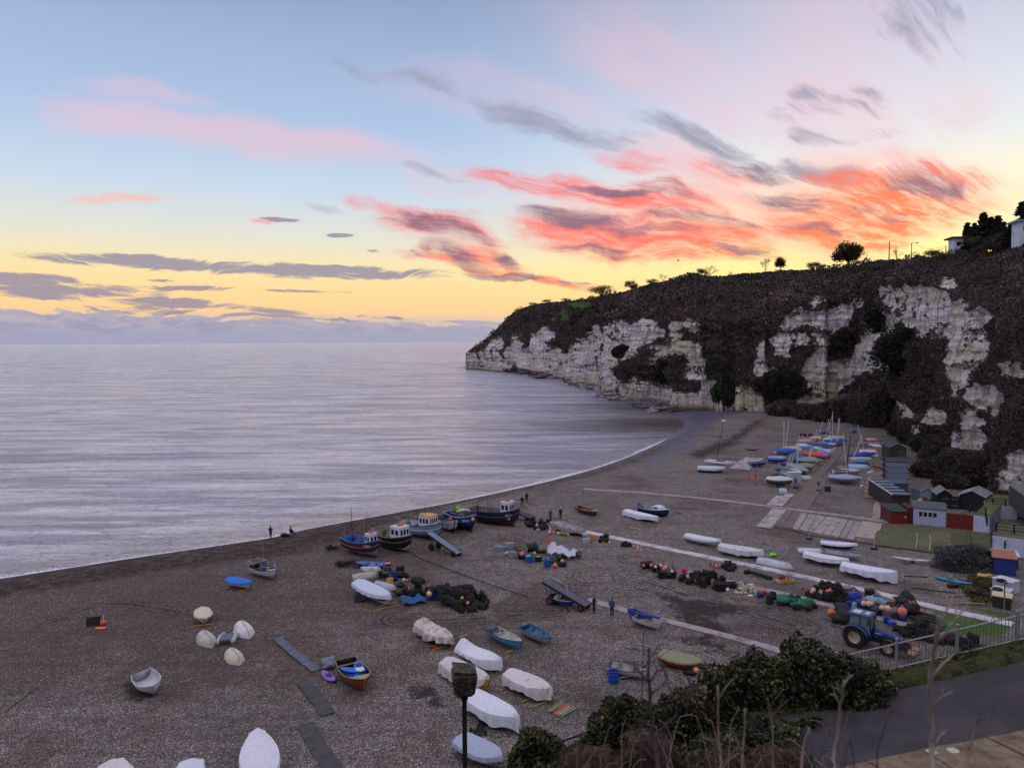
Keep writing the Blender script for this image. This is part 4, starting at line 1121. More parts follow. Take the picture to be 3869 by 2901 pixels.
def win(parent, c, w, h, nrm, framec=(200,204,210), name='window', th=.03):
    """window with rubber/painted frame and dark pane on a wall facing nrm (local axis letters)"""
    mb = MB()
    ax = {'x': Matrix.Rotation(R(90), 3, 'Z'), '-x': Matrix.Rotation(R(-90), 3, 'Z'), 'y': Matrix.Rotation(R(180), 3, 'Z'), '-y': Matrix.Identity(3)}[nrm]
    def P(x, y, z): return ax @ Vector((x, y, z)) + Vector(c)
    fr = .05
    for (x0, x1, z0, z1) in ((-w/2-fr, w/2+fr, -h/2-fr, -h/2), (-w/2-fr, w/2+fr, h/2, h/2+fr), (-w/2-fr, -w/2, -h/2, h/2), (w/2, w/2+fr, -h/2, h/2)):
        cc = P((x0+x1)/2, -th/2, (z0+z1)/2); s = ax @ Vector((abs(x1-x0), th, z1-z0)); mb.box(cc, (abs(s.x), abs(s.y), abs(s.z)))
    mb.cur = 1; cc = P(0, -.006, 0); s = ax @ Vector((w, .012, h)); mb.box(cc, (abs(s.x), abs(s.y), abs(s.z)))
    return mb.build(name, [mat(framec, .5), glass_mat()], parent)
def life_ring(p, r, col, label, rx=0.0):
    mb = MB(); mb.tube([(r*math.cos(k*math.pi/9), r*math.sin(k*math.pi/9), .06) for k in range(18)], .065, 7, closed=True)
    o = mb.build('life_ring', mat(col, .6, .1), None, True); o.location = p; o.rotation_euler = (rx, 0, 0)
    return tag(o, label, 'life ring', None)
def fishing_boat(z, stern, bow, B, D, label, hullc, bottomc, bulc, deckc, name='fishing_boat', house=None, housec=(206,210,220), roofc=(206,210,220), text=None, textc=(214,214,220), textside=-1, textsize=.42,
                 masts=(), rails=None, stripec=None, lift=.12, Hk={}, L=None, wins=True, strakec=None, split=.42, tt=.8, tz=None, foredeck=None):
    a = G(z, *stern, up=.2); b = G(z, *bow, up=.2)
    c, rz, L0 = place(a, b); L = L or L0
    hk = dict(stern=.85, sheer=.38, rake=.35, full=3.8, vee=1.5); hk.update(Hk)
    H = Hull(L, B, D, **hk); e = boat_root(name, label, 'fishing boat', c, rz, 'fishing boats hauled up at the top of the beach', 0, R(-1.5), lift)
    m = [mat(hullc, .4, .12, 3, .1, dirt=(60,46,44), dirt_amt=.22), mat(bottomc, .6, .2, 3)]
    H.shell(m, split, nt=26, nu=10).build('hull', m, e, True, fix=False)
    H.inner(.06, D*.52, t0=.015).build('deck', [mat(bulc, .6, .2, 3, dirt=(90,84,80), dirt_amt=.3)], e, True, fix=False)
    g = MB(); A, Bq = H.sheer_line(1.0, .01); g.tube(A+Bq[::-1]+[A[0]], .055, 6); g.build('gunwale', mat(stripec or (190,196,206), .5), e, True)
    g = MB(); A, Bq = H.sheer_line(.70, .015); g.tube(A, .045, 5); g.tube(Bq, .045, 5); g.build('rubbing_strake', mat(strakec or (120,116,120), .5), e, True)
    g = MB(); g.box((0, 0, D*.53), (L*.62, B*.72, .03)); g.build('deck_boards', mat(deckc, .7, .3, 6), e)
    g = MB(); g.tube([H.p(1, 0)+Vector((.03, 0, -.02)), H.p(1, .5)+Vector((.05, 0, 0)), H.p(1, 1)+Vector((.06, 0, .12))], .06, 6)
    g.box((-.03*L, 0, -.06), (L*.86, .1, .2)); g.build('stem_and_keel', mat((50,44,46), .7), e)
    if foredeck:
        mb = MB(); rows = []
        for i in range(7):
            t = foredeck[0]+(.985-foredeck[0])*i/6; q = H.p(t, 1); rows.append([Vector((q.x, q.y*k/3*.96, q.z-.05+.06*(1-abs(k)/3))) for k in range(-3, 4)])
        mb.grid(rows); mb.build('foredeck', mat(foredeck[1], .6, .2), e, True)
    if house:
        t, ln, w, h = house[:4]; zz = D*.53; x = -L/2+L*t
        hb = MB(); n = []
        for q, (k, dz) in enumerate(((1.0, 0), (.97, h*.55), (.90, h))):
            n.append([Vector((x+sx*ln/2*k+(.0), sy*w/2*k, zz+dz)) for sx, sy in ((-1,-1),(1,-1),(1,1),(-1,1))])
        ids = hb.grid(n, closed=True); hb.face(ids[-1])
        ho = hb.build('wheelhouse', mat(housec, .45, .06, 3, dirt=(140,130,124), dirt_amt=.15), e)
        rb = MB(); rb.box((x, 0, zz+h+.04), (ln+.02, w+.02, .07), taper=.96); rb.build('roof', mat(roofc, .5, .1), e)
        nw = house[4] if len(house) > 4 else 3
        wz = zz+h*.70; wh = h*.30
        for k in range(nw):
            yy = (k-(nw-1)/2)*w*.86/nw; win(ho, (x+ln/2*.945+.012, yy, wz), w*.60/nw, wh, 'x', housec)
        for s in (-1, 1):
            for k in range(2 if nw < 4 else 3):
                nn = 2 if nw < 4 else 3
                xx = x+(k-(nn-1)/2)*ln*.86/nn; win(ho, (xx, s*(w/2*.945+.012), wz), ln*.58/nn, wh, 'y' if s > 0 else '-y', housec)
        dr = MB(); dr.box((x-ln/2-.01, -w*.15, zz+h*.45), (.04, .5, h*.8)); dr.build('door', mat((90,92,98), .5), e)
        rr = MB(); 
        for s in (-1, 1): rr.tube([(x-ln*.4, s*w*.4, zz+h+.16), (x+ln*.4, s*w*.4, zz+h+.16)], .018, 5); rr.tube([(x-ln*.4, s*w*.4, zz+h+.05), (x-ln*.4, s*w*.4, zz+h+.16)], .015, 4); rr.tube([(x+ln*.4, s*w*.4, zz+h+.05), (x+ln*.4, s*w*.4, zz+h+.16)], .015, 4)
        rr.build('roof_rail', mat((170,172,178), .4), e)
    wq = MB(); wx = -L*.12; wq.tube([(wx,-.45,D*.85),(wx,.45,D*.85)], .16, 10); wq.box((wx,0,D*.68), (.5,.5,.35)); wq.tube([(wx-.5,-B*.3,D*.55),(wx-.5,-B*.3,D*1.35),(wx-.5,B*.3,D*1.35),(wx-.5,B*.3,D*.55)], .04, 5); wq.build('winch', mat((70,66,64), .6, .2), e)
    for (t, y, h, r, lean) in masts:
        mb = MB(); x = -L/2+L*t; z0 = D*.5; mb.tube([(x, y, z0), (x+lean, y, z0+h)], r, 6, r2=r*.6)
        mb.build('mast', mat((40,36,36), .6), e)
    if rails:
        t0, t1, h = rails; mb = MB(); n = 5
        A, Bq = H.sheer_line(1.0, -.03, h, 8, t0, t1)
        mb.tube(A[::-1]+Bq if t0 < .1 else A, .02, 5)
        if t0 >= .1: mb.tube(Bq, .02, 5)
        for i in range(n+1):
            t = t0+(t1-t0)*i/n
            for s in (-1, 1): q = H.p(t, 1, s, -.03); mb.tube([q, q+Vector((0, 0, h))], .018, 4)
        mb.build('rail', mat((176,180,188), .35), e)
    if text: hull_text(e, H, text, textsize, tt, tz or D*.88, textside, textc)
    return e, H
def wpt(e, p):
    return Matrix.LocRotScale(e.location, e.rotation_euler, (1,1,1)) @ Vector(p)
# ---- the fishing fleet
e1, H1 = fishing_boat('A', (300,745), (668,850), 2.5, 1.55, 'dark red fishing boat E282 with blue bulwarks and small white wheelhouse, leftmost of the fleet', (74,30,34), (120,140,170), (70,120,190), (96,98,104),
    house=(.74,1.0,1.2,1.85,2), masts=((.08,.5,4.6,.05,-.15),(.55,.35,3.9,.05,-.1)), text='E282', stripec=(60,110,190), foredeck=(.86,(60,120,200)), L=6.4, split=.38, tt=.80)
e2, H2 = fishing_boat('A', (640,690), (985,790), 2.6, 1.55, 'black fishing boat with white wheelhouse and orange life rings on its roof', (26,24,30), (176,184,204), (150,140,128), (110,98,86),
    house=(.66,1.9,1.7,2.1,3), rails=(.0,.3,.5), stripec=(120,100,80), L=6.6, split=.30)
e3, H3 = fishing_boat('A', (905,575), (1290,655), 2.7, 1.6, 'pale blue fishing boat with orange wheelhouse roof and white rails', (112,142,176), (128,62,50), (176,180,186), (110,104,100),
    house=(.66,2.0,1.75,2.1,4), roofc=(214,150,50), rails=(.0,.45,.55), stripec=(40,38,42), strakec=(220,222,230), L=7.4, masts=((.6,.0,4.1,.03,0),), split=.34)
e4, H4 = fishing_boat('A', (1290,500), (1440,592), 2.2, 1.35, 'small white bowed boat PZ 21 squeezed between two larger fishing boats', (196,200,206), (30,28,34), (90,110,150), (90,90,96), text='PZ-21', textc=(30,34,60), textsize=.40, L=5.2, tt=.80, stripec=(40,40,50), masts=((.5,.2,2.4,.02,0),), split=.25)
e5, H5 = fishing_boat('A', (1380,470), (1655,580), 2.6, 1.6, 'royal blue fishing boat BM38 heaped with gear and a green flag', (34,56,120), (26,28,48), (40,56,110), (90,94,110), text='BM38', textsize=.40, L=6.6, rails=(.35,.8,.5), foredeck=(.78,(90,120,160)), stripec=(150,170,190), tt=.84,
    masts=((.1,.3,3.2,.03,.1),(.3,-.5,2.6,.03,-.2),(.62,0,3.6,.02,0)))
e6, H6 = fishing_boat('A', (1690,455), (2040,508), 2.7, 1.75, 'large dark navy fishing boat E515 with white wheelhouse, farthest right of the fleet', (26,32,64), (112,48,44), (120,118,120), (120,112,104),
    house=(.76,1.5,1.65,2.35,3), text='E515', L=8.0, stripec=(40,44,70), strakec=(110,90,60), masts=((.3,.5,3.0,.05,.0),(.45,-.4,2.6,.04,.1),(.86,.3,4.6,.02,0)), split=.33, tt=.84)
life_ring(wpt(e1, (-H1.L/2+H1.L*.74, 0, 1.55*.53+1.85+.1)), .3, (206,92,52), 'orange life ring on the roof of the dark red fishing boat')
life_ring(wpt(e2, (-H2.L/2+H2.L*.66, .1, 1.55*.53+2.1+.1)), .38, (222,84,48), 'large orange life ring on the roof of the black fishing boat')
life_ring(wpt(e2, (-H2.L/2+H2.L*.66, .1, 1.55*.53+2.1+.24)), .33, (232,110,60), 'smaller orange life ring stacked on top of the large one')
life_ring(wpt(e3, (-H3.L/2+H3.L*.58, -.4, 1.6*.53+2.1+.1)), .36, (196,190,176), 'off white life ring on the orange wheelhouse roof')
life_ring(wpt(e6, (-H6.L/2+H6.L*.76, 0, 1.75*.53+2.35+.1)), .36, (200,60,50), 'red life ring on the roof of the large navy fishing boat')
# gear on the blue boat
def lump(name, loc, size, col, label, cat, group=None, seed=0, wob=.7, rough=.7, rz=0.0):
    mb = MB(); mb.ball((0, 0, size[2]*.42), 1.0, 12, 8, (size[0]/2, size[1]/2, size[2]/2), wob, seed)
    o = mb.build(name, mat(col, rough, .25, 6, .3), None, True); o.location = loc; o.rotation_euler = (0, 0, rz)
    return tag(o, label, cat, group)
lump('gear_heap', wpt(e5, (.6, 0, 1.0)), (1.9, 1.6, 1.5), (54,50,56), 'dark heap of net on the deck of the royal blue boat', 'net', seed=3)
lump('white_sack', wpt(e5, (.2, .3, 2.1)), (1.9, .7, .55), (196,190,190), 'dirty white sheet thrown over the gear on the royal blue boat', 'sheet', seed=5)
lump('red_sack', wpt(e5, (-2.2, .2, 1.5)), (.8, .6, .6), (150,30,34), 'dark red sack at the stern of the royal blue boat', 'sack', seed=8)
fl = MB(); fl.grid([[Vector((x*.12, .04*math.sin(x*1.4+z_), z_*.14)) for x in range(6)] for z_ in range(6)]); fl.cur = 1; fl.tube([(-.02,0,-1.3),(-.02,0,.8)], .018, 5)
fo = fl.build('marker_flag', [mat((120,235,40), .6), mat((60,60,60), .6)], None); fo.location = wpt(e5, (-.9, -.5, 2.3)); tag(fo, 'bright green flag above the royal blue fishing boat', 'flag')
def buoy_mesh(r=.2, neck=True):
    mb = MB(); mb.ball((0, 0, r), r, 14, 10, (1, 1, 1.06))
    if neck: mb.lathe([(r*.28, r*1.98), (r*.2, r*2.2), (r*.24, r*2.32), (r*.12, r*2.36)], 8)
    return mb
BUOYM = {}
def buoy(loc, r, col, label, group=None, tilt=(0,0)):
    k = (round(r, 2), col)
    if k not in BUOYM: BUOYM[k] = buoy_mesh(round(r, 2)).mesh('buoy', mat(col, .5, .1, 5, dirt=(120,110,100), dirt_amt=.2))
    o = link('buoy', BUOYM[k], None, loc, rnd.random()*6, True); o.rotation_euler = (tilt[0], tilt[1], rnd.random()*6)
    return tag(o, label, 'buoy', group)
buoy(wpt(e5, (3.25, -.25, 1.45)), .24, (206,172,120), 'tan buoy hanging at the bow of the royal blue boat')
buoy(wpt(e4, (.6, .1, 1.3)), .24, (214,92,80), 'salmon red buoy lying on the deck of the small white boat')
# ---- gangways on wheels
def gangway(z, lowp, highp, hl, hh, W, label, deckc, rail=None, wheelc=(30,28,30), dropwheels=True):
    a = G(z, *lowp, up=hl); b = G(z, *highp, up=hh); c, rz, L = place(a, b)
    e = boat_root('gangway_trailer', label, 'gangway', c, rz)
    S = lambda t: hl+(hh-hl)*t
    mb = MB(); 
    pitch = -math.atan2(hh-hl, L)
    rot = Matrix.Rotation(pitch, 3, 'Y'); LL = math.hypot(L, hh-hl)
    mb.box((0, 0, (hl+hh)/2), (LL, W, .05), rot); mb.build('deck', mat(deckc, .7, .15, 5, .2, dirt=(70,66,72), dirt_amt=.3), e)
    for s in (-1, 1):
        mb = MB(); mb.box((0, s*(W/2+.04), (hl+hh)/2-.07), (LL, .07, .22), rot); mb.build('side_beam', mat((40,38,44), .7), e)
    def axle(x, r, z0, y):
        for s in (-1, 1):
            w = MB(); w.tube([(x, s*y-.11, r), (x, s*y+.11, r)], r, 16); w.cur = 1; w.tube([(x, s*(y+.02)-.12, r), (x, s*(y+.02)+.12, r)], r*.5, 12)
            w.build('wheel', [mat((26,24,26), .85), mat(wheelc, .7)], e)
            l = MB(); l.tube([(x, s*y*.9, r), (x, s*y*.8, z0)], .05, 6); l.tube([(x+.05, s*y*.8, r), (x+.9, s*W*.4, z0+.1)], .035, 5); l.build('leg', mat((50,40,40), .7), e)
        ax = MB(); ax.tube([(x, -y, r), (x, y, r)], .05, 6); ax.build('axle', mat((40,36,36), .7), e)
    axle(L*.30, .42, S(.78)-.15, W*.62); axle(-L*.40, .34, S(.12), W*.58)
    if rail:
        mb = MB(); s = rail
        for t in (.42, .86): x = -L/2+L*t; mb.tube([(x, s*W*.45, S(t)), (x, s*W*.45, S(t)+1.0)], .03, 5)
        mb.tube([(-L/2+L*.42, s*W*.45, S(.42)+1.0), (-L/2+L*.86, s*W*.45, S(.86)+1.0)], .03, 5); mb.build('handrail', mat((170,174,184), .4), e)
    return e
gangway('A', (1480,800), (1165,580), .42, 2.0, .95, 'grey plank gangway on wheels leaning down beside the pale blue fishing boat', (112,122,146))
gangway('Q', (2120,800), (1570,480), .55, 2.1, 1.15, 'dark gangway trailer with handrail standing over a small blue dinghy', (84,86,98), rail=1, wheelc=(120,60,44))
gangway('P', (1660,425), (1240,250), .5, 1.7, 1.3, 'black gangway trailer behind the large navy fishing boat', (56,56,66))
# ---- small boats, left of the beach
open_boat('H', (1345,75), (1560,140), 1.9, .85, (196,198,206), (50,50,56), (60,60,66), 'white open workboat with grey console and rails at the weed line', name='workboat', cat='boat', L=4.6, bottomc=(150,156,176), thw=(.2,), deck=(.72,.98,(150,150,158)), Hk=dict(sheer=.35))
wb = [o for o in bpy.data.objects if o.name.startswith('workboat')][0]
mb = MB(); mb.box((-.3, 0, 1.15), (.5, .7, 1.1), taper=.85); mb.build('console', mat((84,92,116), .5), wb)
mb = MB(); mb.box((.25, .25, .8), (.22, .3, .5)); mb.build('fuel_can', mat((206,160,60), .5), wb)
mb = MB()
for s in (-1, 1):
    mb.tube([(-2.2, s*.72, .85), (-2.2, s*.72, 1.5), (-.9, s*.86, 1.45), (-.9, s*.88, .85)], .022, 5); mb.tube([(.6, s*.84, .95), (.6, s*.84, 1.35), (1.6, s*.5, 1.45), (2.1, 0, 1.5)], .022, 5)
mb.tube([(-2.2, -.72, 1.5), (-2.2, .72, 1.5)], .022, 5); mb.tube([(-1.3, .6, .9), (-1.3, .6, 4.0)], .015, 4); mb.build('rail', mat((168,172,180), .4), wb)
covered_boat('H', (1175,190), (1350,225), 1.45, .62, 'white dinghy with bright blue cover on yellow poles', hullc=(200,202,208), cover=(24,96,196), damt=0.0, top=.22, drop=.14, seed=4, L=3.4, poles=(.2,.8), scallop=.1, wr=.02, lift=.12)
covered_boat('H', (960,430), (980,500), 1.45, .62, 'cream dinghy with sagging canvas cover, nearest the yellow pole', hullc=(196,192,176), cover=(190,184,164), dirt=(130,120,100), damt=.3, top=.16, drop=.10, seed=5, L=2.9, poles=(.85,), scallop=.1, wr=.05, lift=.1, sag=.1)
upturned('H', (1260,530), (1330,635), 1.6, .75, 'clean white upturned dinghy, largest of the cluster', (214,212,216), L=3.3)
upturned('H', (970,610), (1035,700), 1.5, .72, 'weathered grey white upturned dinghy beside the inflatable', (186,182,172), damt=.45, L=3.1)
upturned('H', (1190,750), (1250,830), 1.35, .65, 'cream upturned dinghy, lowest of the cluster', (206,198,176), L=2.7)
def inflatable(z, x, y, label):
    p = G(z, x, y); e = empty('inflatable_tender', p, R(10), label, 'inflatable boat')
    mb = MB()
    for s in (-1, 1): mb.tube([(s*.62, -.9, .22), (s*.62, -.5, .22), (s*.62, .4, .24), (s*.4, .9, .3)], .21, 10)
    mb.build('tubes', mat((170,172,180), .5, .1, 5, .2), e, True)
    mb = MB(); mb.box((0, 0, .38), (1.0, 1.5, .1)); mb.build('floor', mat((120,124,136), .6), e)
    for k in range(4):
        q = MB(); q.box((0, -.6+k*.4, .45), (1.0, .06, .04)); q.build('slat', mat((80,84,92), .6), e)
    q = MB(); q.box((0, -.9, .2), (.9, .05, .36)); q.build('transom', mat((84,52,40), .6), e)
inflatable('H', 1155, 665, 'small grey inflatable tender lying upside down between the upturned dinghies')
open_boat('H', (500,930), (590,1010), 1.7, .8, (206,208,212), (190,192,202), (208,212,216), 'round white dinghy with rusty stains inside, alone on the left', name='rowing_boat', thw=(.78,), thc=(196,196,204), L=3.3, roll=R(9), damt=.1, Hk=dict(sheer=.15, full=3.2))
covered_boat('H', (1395,1440), (1430,1780), 2.2, 1.0, 'large white covered boat cut by the bottom edge of the picture', cover=(206,206,232), damt=.05, top=.42, drop=.35, seed=9, L=6.0, wr=.02, scallop=.1, Hk=dict(full=2.6, stern=.42))
covered_boat('H', (275,1690), (370,1840), 1.8, .8, 'white covered boat peeping in at the bottom left edge', cover=(196,192,196), damt=.2, top=.3, drop=.35, seed=10, L=4.2)
covered_boat('H', (850,1712), (800,1850), 1.7, .75, 'small white covered boat just showing at the bottom edge', cover=(200,200,214), damt=.1, top=.3, drop=.35, seed=11, L=4.0)
# marker frame and buoy far left
p = G('H', 110, 545); e = empty('folded_net_frame', p, R(15), 'black folded net frame standing on the shingle', 'frame')
mb = MB(); mb.box((0, 0, .42), (1.15, .08, .8), Matrix.Rotation(R(-18), 3, 'X')); mb.build('panel', mat((24,24,28), .8), e)
mb = MB(); [mb.tube([(x, -.05, .05), (x, .2, .82)], .03, 4) for x in (-.55, -.2, .2, .55)]; mb.build('bars', mat((40,40,44), .7), e)
p = G('H', 188, 545); e = empty('dan_buoy', p, 0, 'orange marker buoy with a short white pole', 'buoy')
mb = MB(); mb.ball((0, 0, .28), .27, 12, 8); mb.build('float', mat((200,90,66), .6), e, True)
mb = MB(); mb.tube([(0, 0, .0), (.03, .05, 1.0)], .03, 6); mb.build('pole', mat((206,206,210), .5), e)
p = G('H', 165, 572); lump('orange_float', p, (1.1, .5, .22), (216,130,80), 'flat orange float lying in front of the marker buoy', 'float', seed=3, wob=.5)
# wooden boat full of kayaks
open_boat('R', (880,420), (1190,760), 1.95, .95, (120,66,36), (44,36,34), (150,132,90), 'varnished brown wooden boat filled with blue kayaks', name='wooden_boat', L=4.6, thw=(.06,), thc=(140,130,90), deck=(.74,.98,(150,140,104)), Hk=dict(sheer=.35, stern=.8, full=2.8), dirt=(70,40,26), damt=.4, lift=.1)
wbt = [o for o in bpy.data.objects if o.name.startswith('wooden_boat')][0]
for k, (a, b, w, cc, c2, lb, rl) in enumerate([((-.9,-.9,.72),(.5,.75,.92),.7,(30,110,215),None,'blue kayak lying keel up on top in the wooden boat',0), ((-1.3,.6,.7),(.7,.25,1.1),.75,(26,90,200),(206,214,226),'blue and white kayak at the back of the wooden boat',0),
     ((-.2,.65,.62),(1.05,-.35,.72),.6,(24,100,190),None,'blue kayak squeezed at the right side of the wooden boat',0), ((-.5,-.3,.5),(1.1,-.35,.6),.55,(20,70,180),None,'darker blue kayak at the bottom of the pile in the wooden boat',0)]):
    A = wpt(wbt, a); B_ = wpt(wbt, b); A.z = B_.z = (A.z+B_.z)/2
    o = kayak('R', A, B_, w, lb, cc, c2, parent=True, flip=(k != 1), blunt=2.6, h=.3)
kayak('R', (660,560), (800,680), .75, 'purple child kayak on the shingle beside the wooden boat', (140,90,190), h=.32, blunt=3.0, cockpits=(.5,))
o = lump('wrapped_bundle', G('R', 730, 500), (1.1, 1.7, .7), (120,124,138), 'grey sheet wrapped bundle behind the wooden boat', 'bundle', seed=12, wob=.9)
# ---- boats in the middle foreground (survey sheet B)
covered_boat('B', (215,380), (500,520), 1.75, .8, 'covered boat under a crumpled dirty white tarpaulin', cover=(190,184,178), dirt=(130,118,96), damt=.5, top=.34, drop=.55, seed=21, wr=.09, peaks=((.12,.4,.14),(.8,.12,.15)), poles=(.3,.8), scallop=.5)
open_boat('B', (835,420), (1120,560), 1.6, .72, (66,140,196), (176,176,172), (34,36,44), 'sky blue open rowing boat with dark gunwale', thw=(.08,.2), thc=(60,56,60), deck=(.8,.98,(160,160,160)), oars=True, Hk=dict(sheer=.3), lift=.14)
open_boat('B', (1130,400), (1370,510), 1.5, .62, (188,186,186), (56,120,160), (40,56,140), 'white and blue dinghy with turquoise inside', thw=(.2,.55,.8), thc=(70,56,50), Hk=dict(sheer=.2, full=2.8), lift=.08, stripe=(40,56,140))
covered_boat('B', (580,590), (930,720), 1.75, .82, 'covered boat in the middle of the row, tall peaked white cover over its stern', cover=(206,208,222), damt=.06, top=.38, drop=.42, seed=22, peaks=((.07,.5,.13),), hullc=(190,188,180), skirt=([0,.3,.5,.75,1],[.6,.5,.8,1.6,2.0]), wr=.035)
covered_boat('B', (450,720), (830,900), 1.9, .9, 'long covered boat whose yellow bow shows under the stained cover', cover=(190,186,184), dirt=(140,128,104), damt=.35, top=.4, drop=.75, seed=23, hullc=(196,150,34), bottomc=(196,150,34), t1=.93, gunc=(60,60,66), wr=.04, skirt=([0,.6,.85,1],[1,.9,.7,.2]))
covered_boat('B', (660,1010), (1085,1240), 1.95, .95, 'largest white covered boat at the front of the row, blue hull showing', cover=(204,208,230), damt=.06, top=.36, drop=.72, seed=24, hullc=(24,80,140), wr=.035, skirt=([0,.3,.6,1],[.9,.7,.9,1.25]))
covered_boat('B', (1010,820), (1380,980), 1.85, .85, 'covered boat with a stained ridge on yellow poles, right of the row', cover=(196,192,194), dirt=(146,136,116), damt=.32, top=.34, drop=.62, seed=25, hullc=(50,46,44), wr=.05, poles=(.1,.65,.9), skirt=([0,.1,.4,.7,1],[1.4,1.1,.8,1.0,1.2]))
covered_boat('B', (640,1440), (860,1550), 1.75, .7, 'small pale covered dinghy at the foot of the lamp post', cover=(150,160,184), damt=.05, top=.22, drop=.22, seed=26, hullc=(180,186,196), L=3.6, wr=.02, Hk=dict(full=3.0))
for k in range(6):
    p1 = G('B', 1352+k*23, 1165+k*8+(k == 1)*-10); p2 = G('B', 1465+k*28, 1085+k*9)
    mb = MB(); d = p2-p1; mb.tube([(0,0,0), (d.x, d.y, 0)], .075, 7)
    o = mb.build('wooden_pole', mat([(92,150,116),(170,106,82),(176,116,94),(186,140,132),(184,136,130),(96,156,124)][k], .7, .2, 5), None); o.location = p1+Vector((0, 0, .08))
    tag(o, ['green pole, farthest left of the pile on the shingle','orange brown pole, second from the left of the pile','orange pole, third from the left of the pile','pinkish pole, fourth from the left of the pile','pinkish pole, fifth from the left of the pile','green pole, farthest right of the pile'][k], 'pole', 'coloured wooden poles laid side by side')
open_boat('Q', (1680,705), (1900,750), 1.3, .6, (40,66,150), (70,66,70), (180,200,214), 'small blue dinghy with pale rim under the gangway trailer', L=3.1, thw=(.5,))
o = lump('cream_sack', wpt([q for q in bpy.data.objects if q.name.startswith('rowing_boat')][-1], (-.6, 0, .3)), (.7,.6,.6), (190,170,140), 'cream sack in the dinghy under the gangway trailer', 'sack', seed=4)
open_boat('K', (925,480), (1165,520), 1.5, .62, (206,208,216), (150,156,156), (50,46,50), 'small white rowing boat beside the blue barrel', thw=(.25,.6), deck=(.8,.98,(120,120,120)), L=3.4, Hk=dict(sheer=.3))
covered_boat('K', (1330,380), (1670,460), 1.85, .72, 'red boat under a moss green cover', hullc=(170,36,26), cover=(116,118,86), dirt=(140,136,104), damt=.3, top=.18, drop=.10, seed=31, wr=.015, scallop=.05, bottomc=(110,120,130), lift=.05, Hk=dict(full=2.8))
open_boat('C', (560,1330), (835,1410), 1.45, .62, (206,206,210), (150,150,146), (150,150,156), 'white open boat with brown seats beside the upright blue dinghy', thw=(.35,.7), thc=(150,116,80), Hk=dict(sheer=.3))
open_boat('C', (500,1265), (800,1350), 1.5, .6, (46,66,170), (80,84,100), (60,80,200), 'blue dinghy tilted against the white open boat', thw=(.5,), roll=R(-16), name='tilted_dinghy')
open_boat('C', (-20,195), (135,225), 1.6, .7, (104,52,36), (116,60,48), (190,150,110), 'varnished clinker boat with red brown inside behind the gear', L=4.6, thw=(.3,.6), deck=(.75,.98,(190,140,120)))
# blue cabin boat
cb, HC = open_boat('C', (590,190), (925,225), 2.0, .95, (26,36,84), (150,160,176), (196,200,214), 'navy and white cabin boat with a blue outboard motor', name='cabin_boat', L=5.0, thw=(.15,), bottomc=(24,30,60), outboard=(30,80,190), Hk=dict(sheer=.3), deck=(.55,.98,(196,206,222)))
mb = MB(); mb.ball((.75, 0, 1.05), 1.0, 14, 8, (1.05, .72, .62)); mb.build('cabin', mat((200,208,222), .4), cb, True)
for s in (-1, 1): win(cb, (.55, s*.72, 1.28), .55, .24, 'y' if s > 0 else '-y', (200,208,222))
for s in (-1, 1): win(cb, (1.52, s*.25, 1.3), .34, .2, 'x', (200,208,222))
covered_boat('C', (460,225), (785,300), 1.6, .75, 'white covered boat in front of the navy cabin boat', cover=(196,200,212), damt=.05, top=.22, drop=.55, seed=41, hullc=(60,60,60), poles=(.25,), wr=.035)
covered_boat('C', (1095,480), (1440,545), 1.7, .75, 'smooth white covered boat on a trolley, left of the pair by the long path', cover=(190,194,208), damt=.05, top=.2, drop=.22, seed=42, hullc=(186,190,196), wr=.02, scallop=.1, Hk=dict(full=2.8))
covered_boat('C', (1450,590), (1885,660), 1.75, .85, 'covered boat with a frosted ragged cover, right of the pair by the long path', cover=(186,190,196), dirt=(130,140,128), damt=.35, top=.3, drop=.55, seed=43, wr=.04)
upturned('C', (1900,740), (2150,800), 1.5, .62, 'pale upturned boat beside the long path', (186,192,202), L=4.3)
covered_boat('D', (465,455), (765,480), 1.4, .55, 'white covered boat nearest the concrete slabs', cover=(196,198,222), damt=.03, top=.16, drop=.2, seed=44, hullc=(60,50,50), wr=.015, scallop=.1)
upturned('D', (255,515), (490,530), 1.2, .45, 'white upturned hull behind the long covered boats', (196,204,214), marks=False)
open_boat('D', (500,535), (805,575), 1.2, .5, (188,190,186), (150,160,176), (160,170,190), 'low white open boat behind the long covered boats', thw=(.5,), L=4.6)
covered_boat('D', (330,560), (695,625), 1.5, .85, 'long white covered boat with scalloped skirt, left of the two longest', cover=(198,200,210), damt=.04, top=.25, drop=.42, seed=45, hullc=(90,94,98), wr=.035, lift=.12)
covered_boat('D', (655,660), (1110,740), 1.85, 1.0, 'longest white covered boat with green hull below its hanging sheet', cover=(200,202,228), damt=.02, top=.28, drop=.72, seed=46, hullc=(44,92,70), wr=.06, scallop=.6, lift=.15, skirt=([0,.25,.6,.8,1],[.9,.7,.8,1.3,1.4]))
o = kayak('D', (1070,582), (1415,620), .62, 'long white racing canoe on a small trolley', (204,200,214), h=.3, name='racing_canoe', cat='canoe', up=.22, cockpits=(.55,))
for s in (-1, 1): mb = MB(); mb.tube([(.1, s*.3-.04, -.04), (.1, s*.3+.04, -.04)], .17, 12); mb.build('trolley_wheel', mat((50,50,54), .7), o)
kayak('D', (1425,750), (1765,818), .7, 'teal and blue sea kayak lying alone near the sheds', (20,140,160), (50,130,210), h=.32)
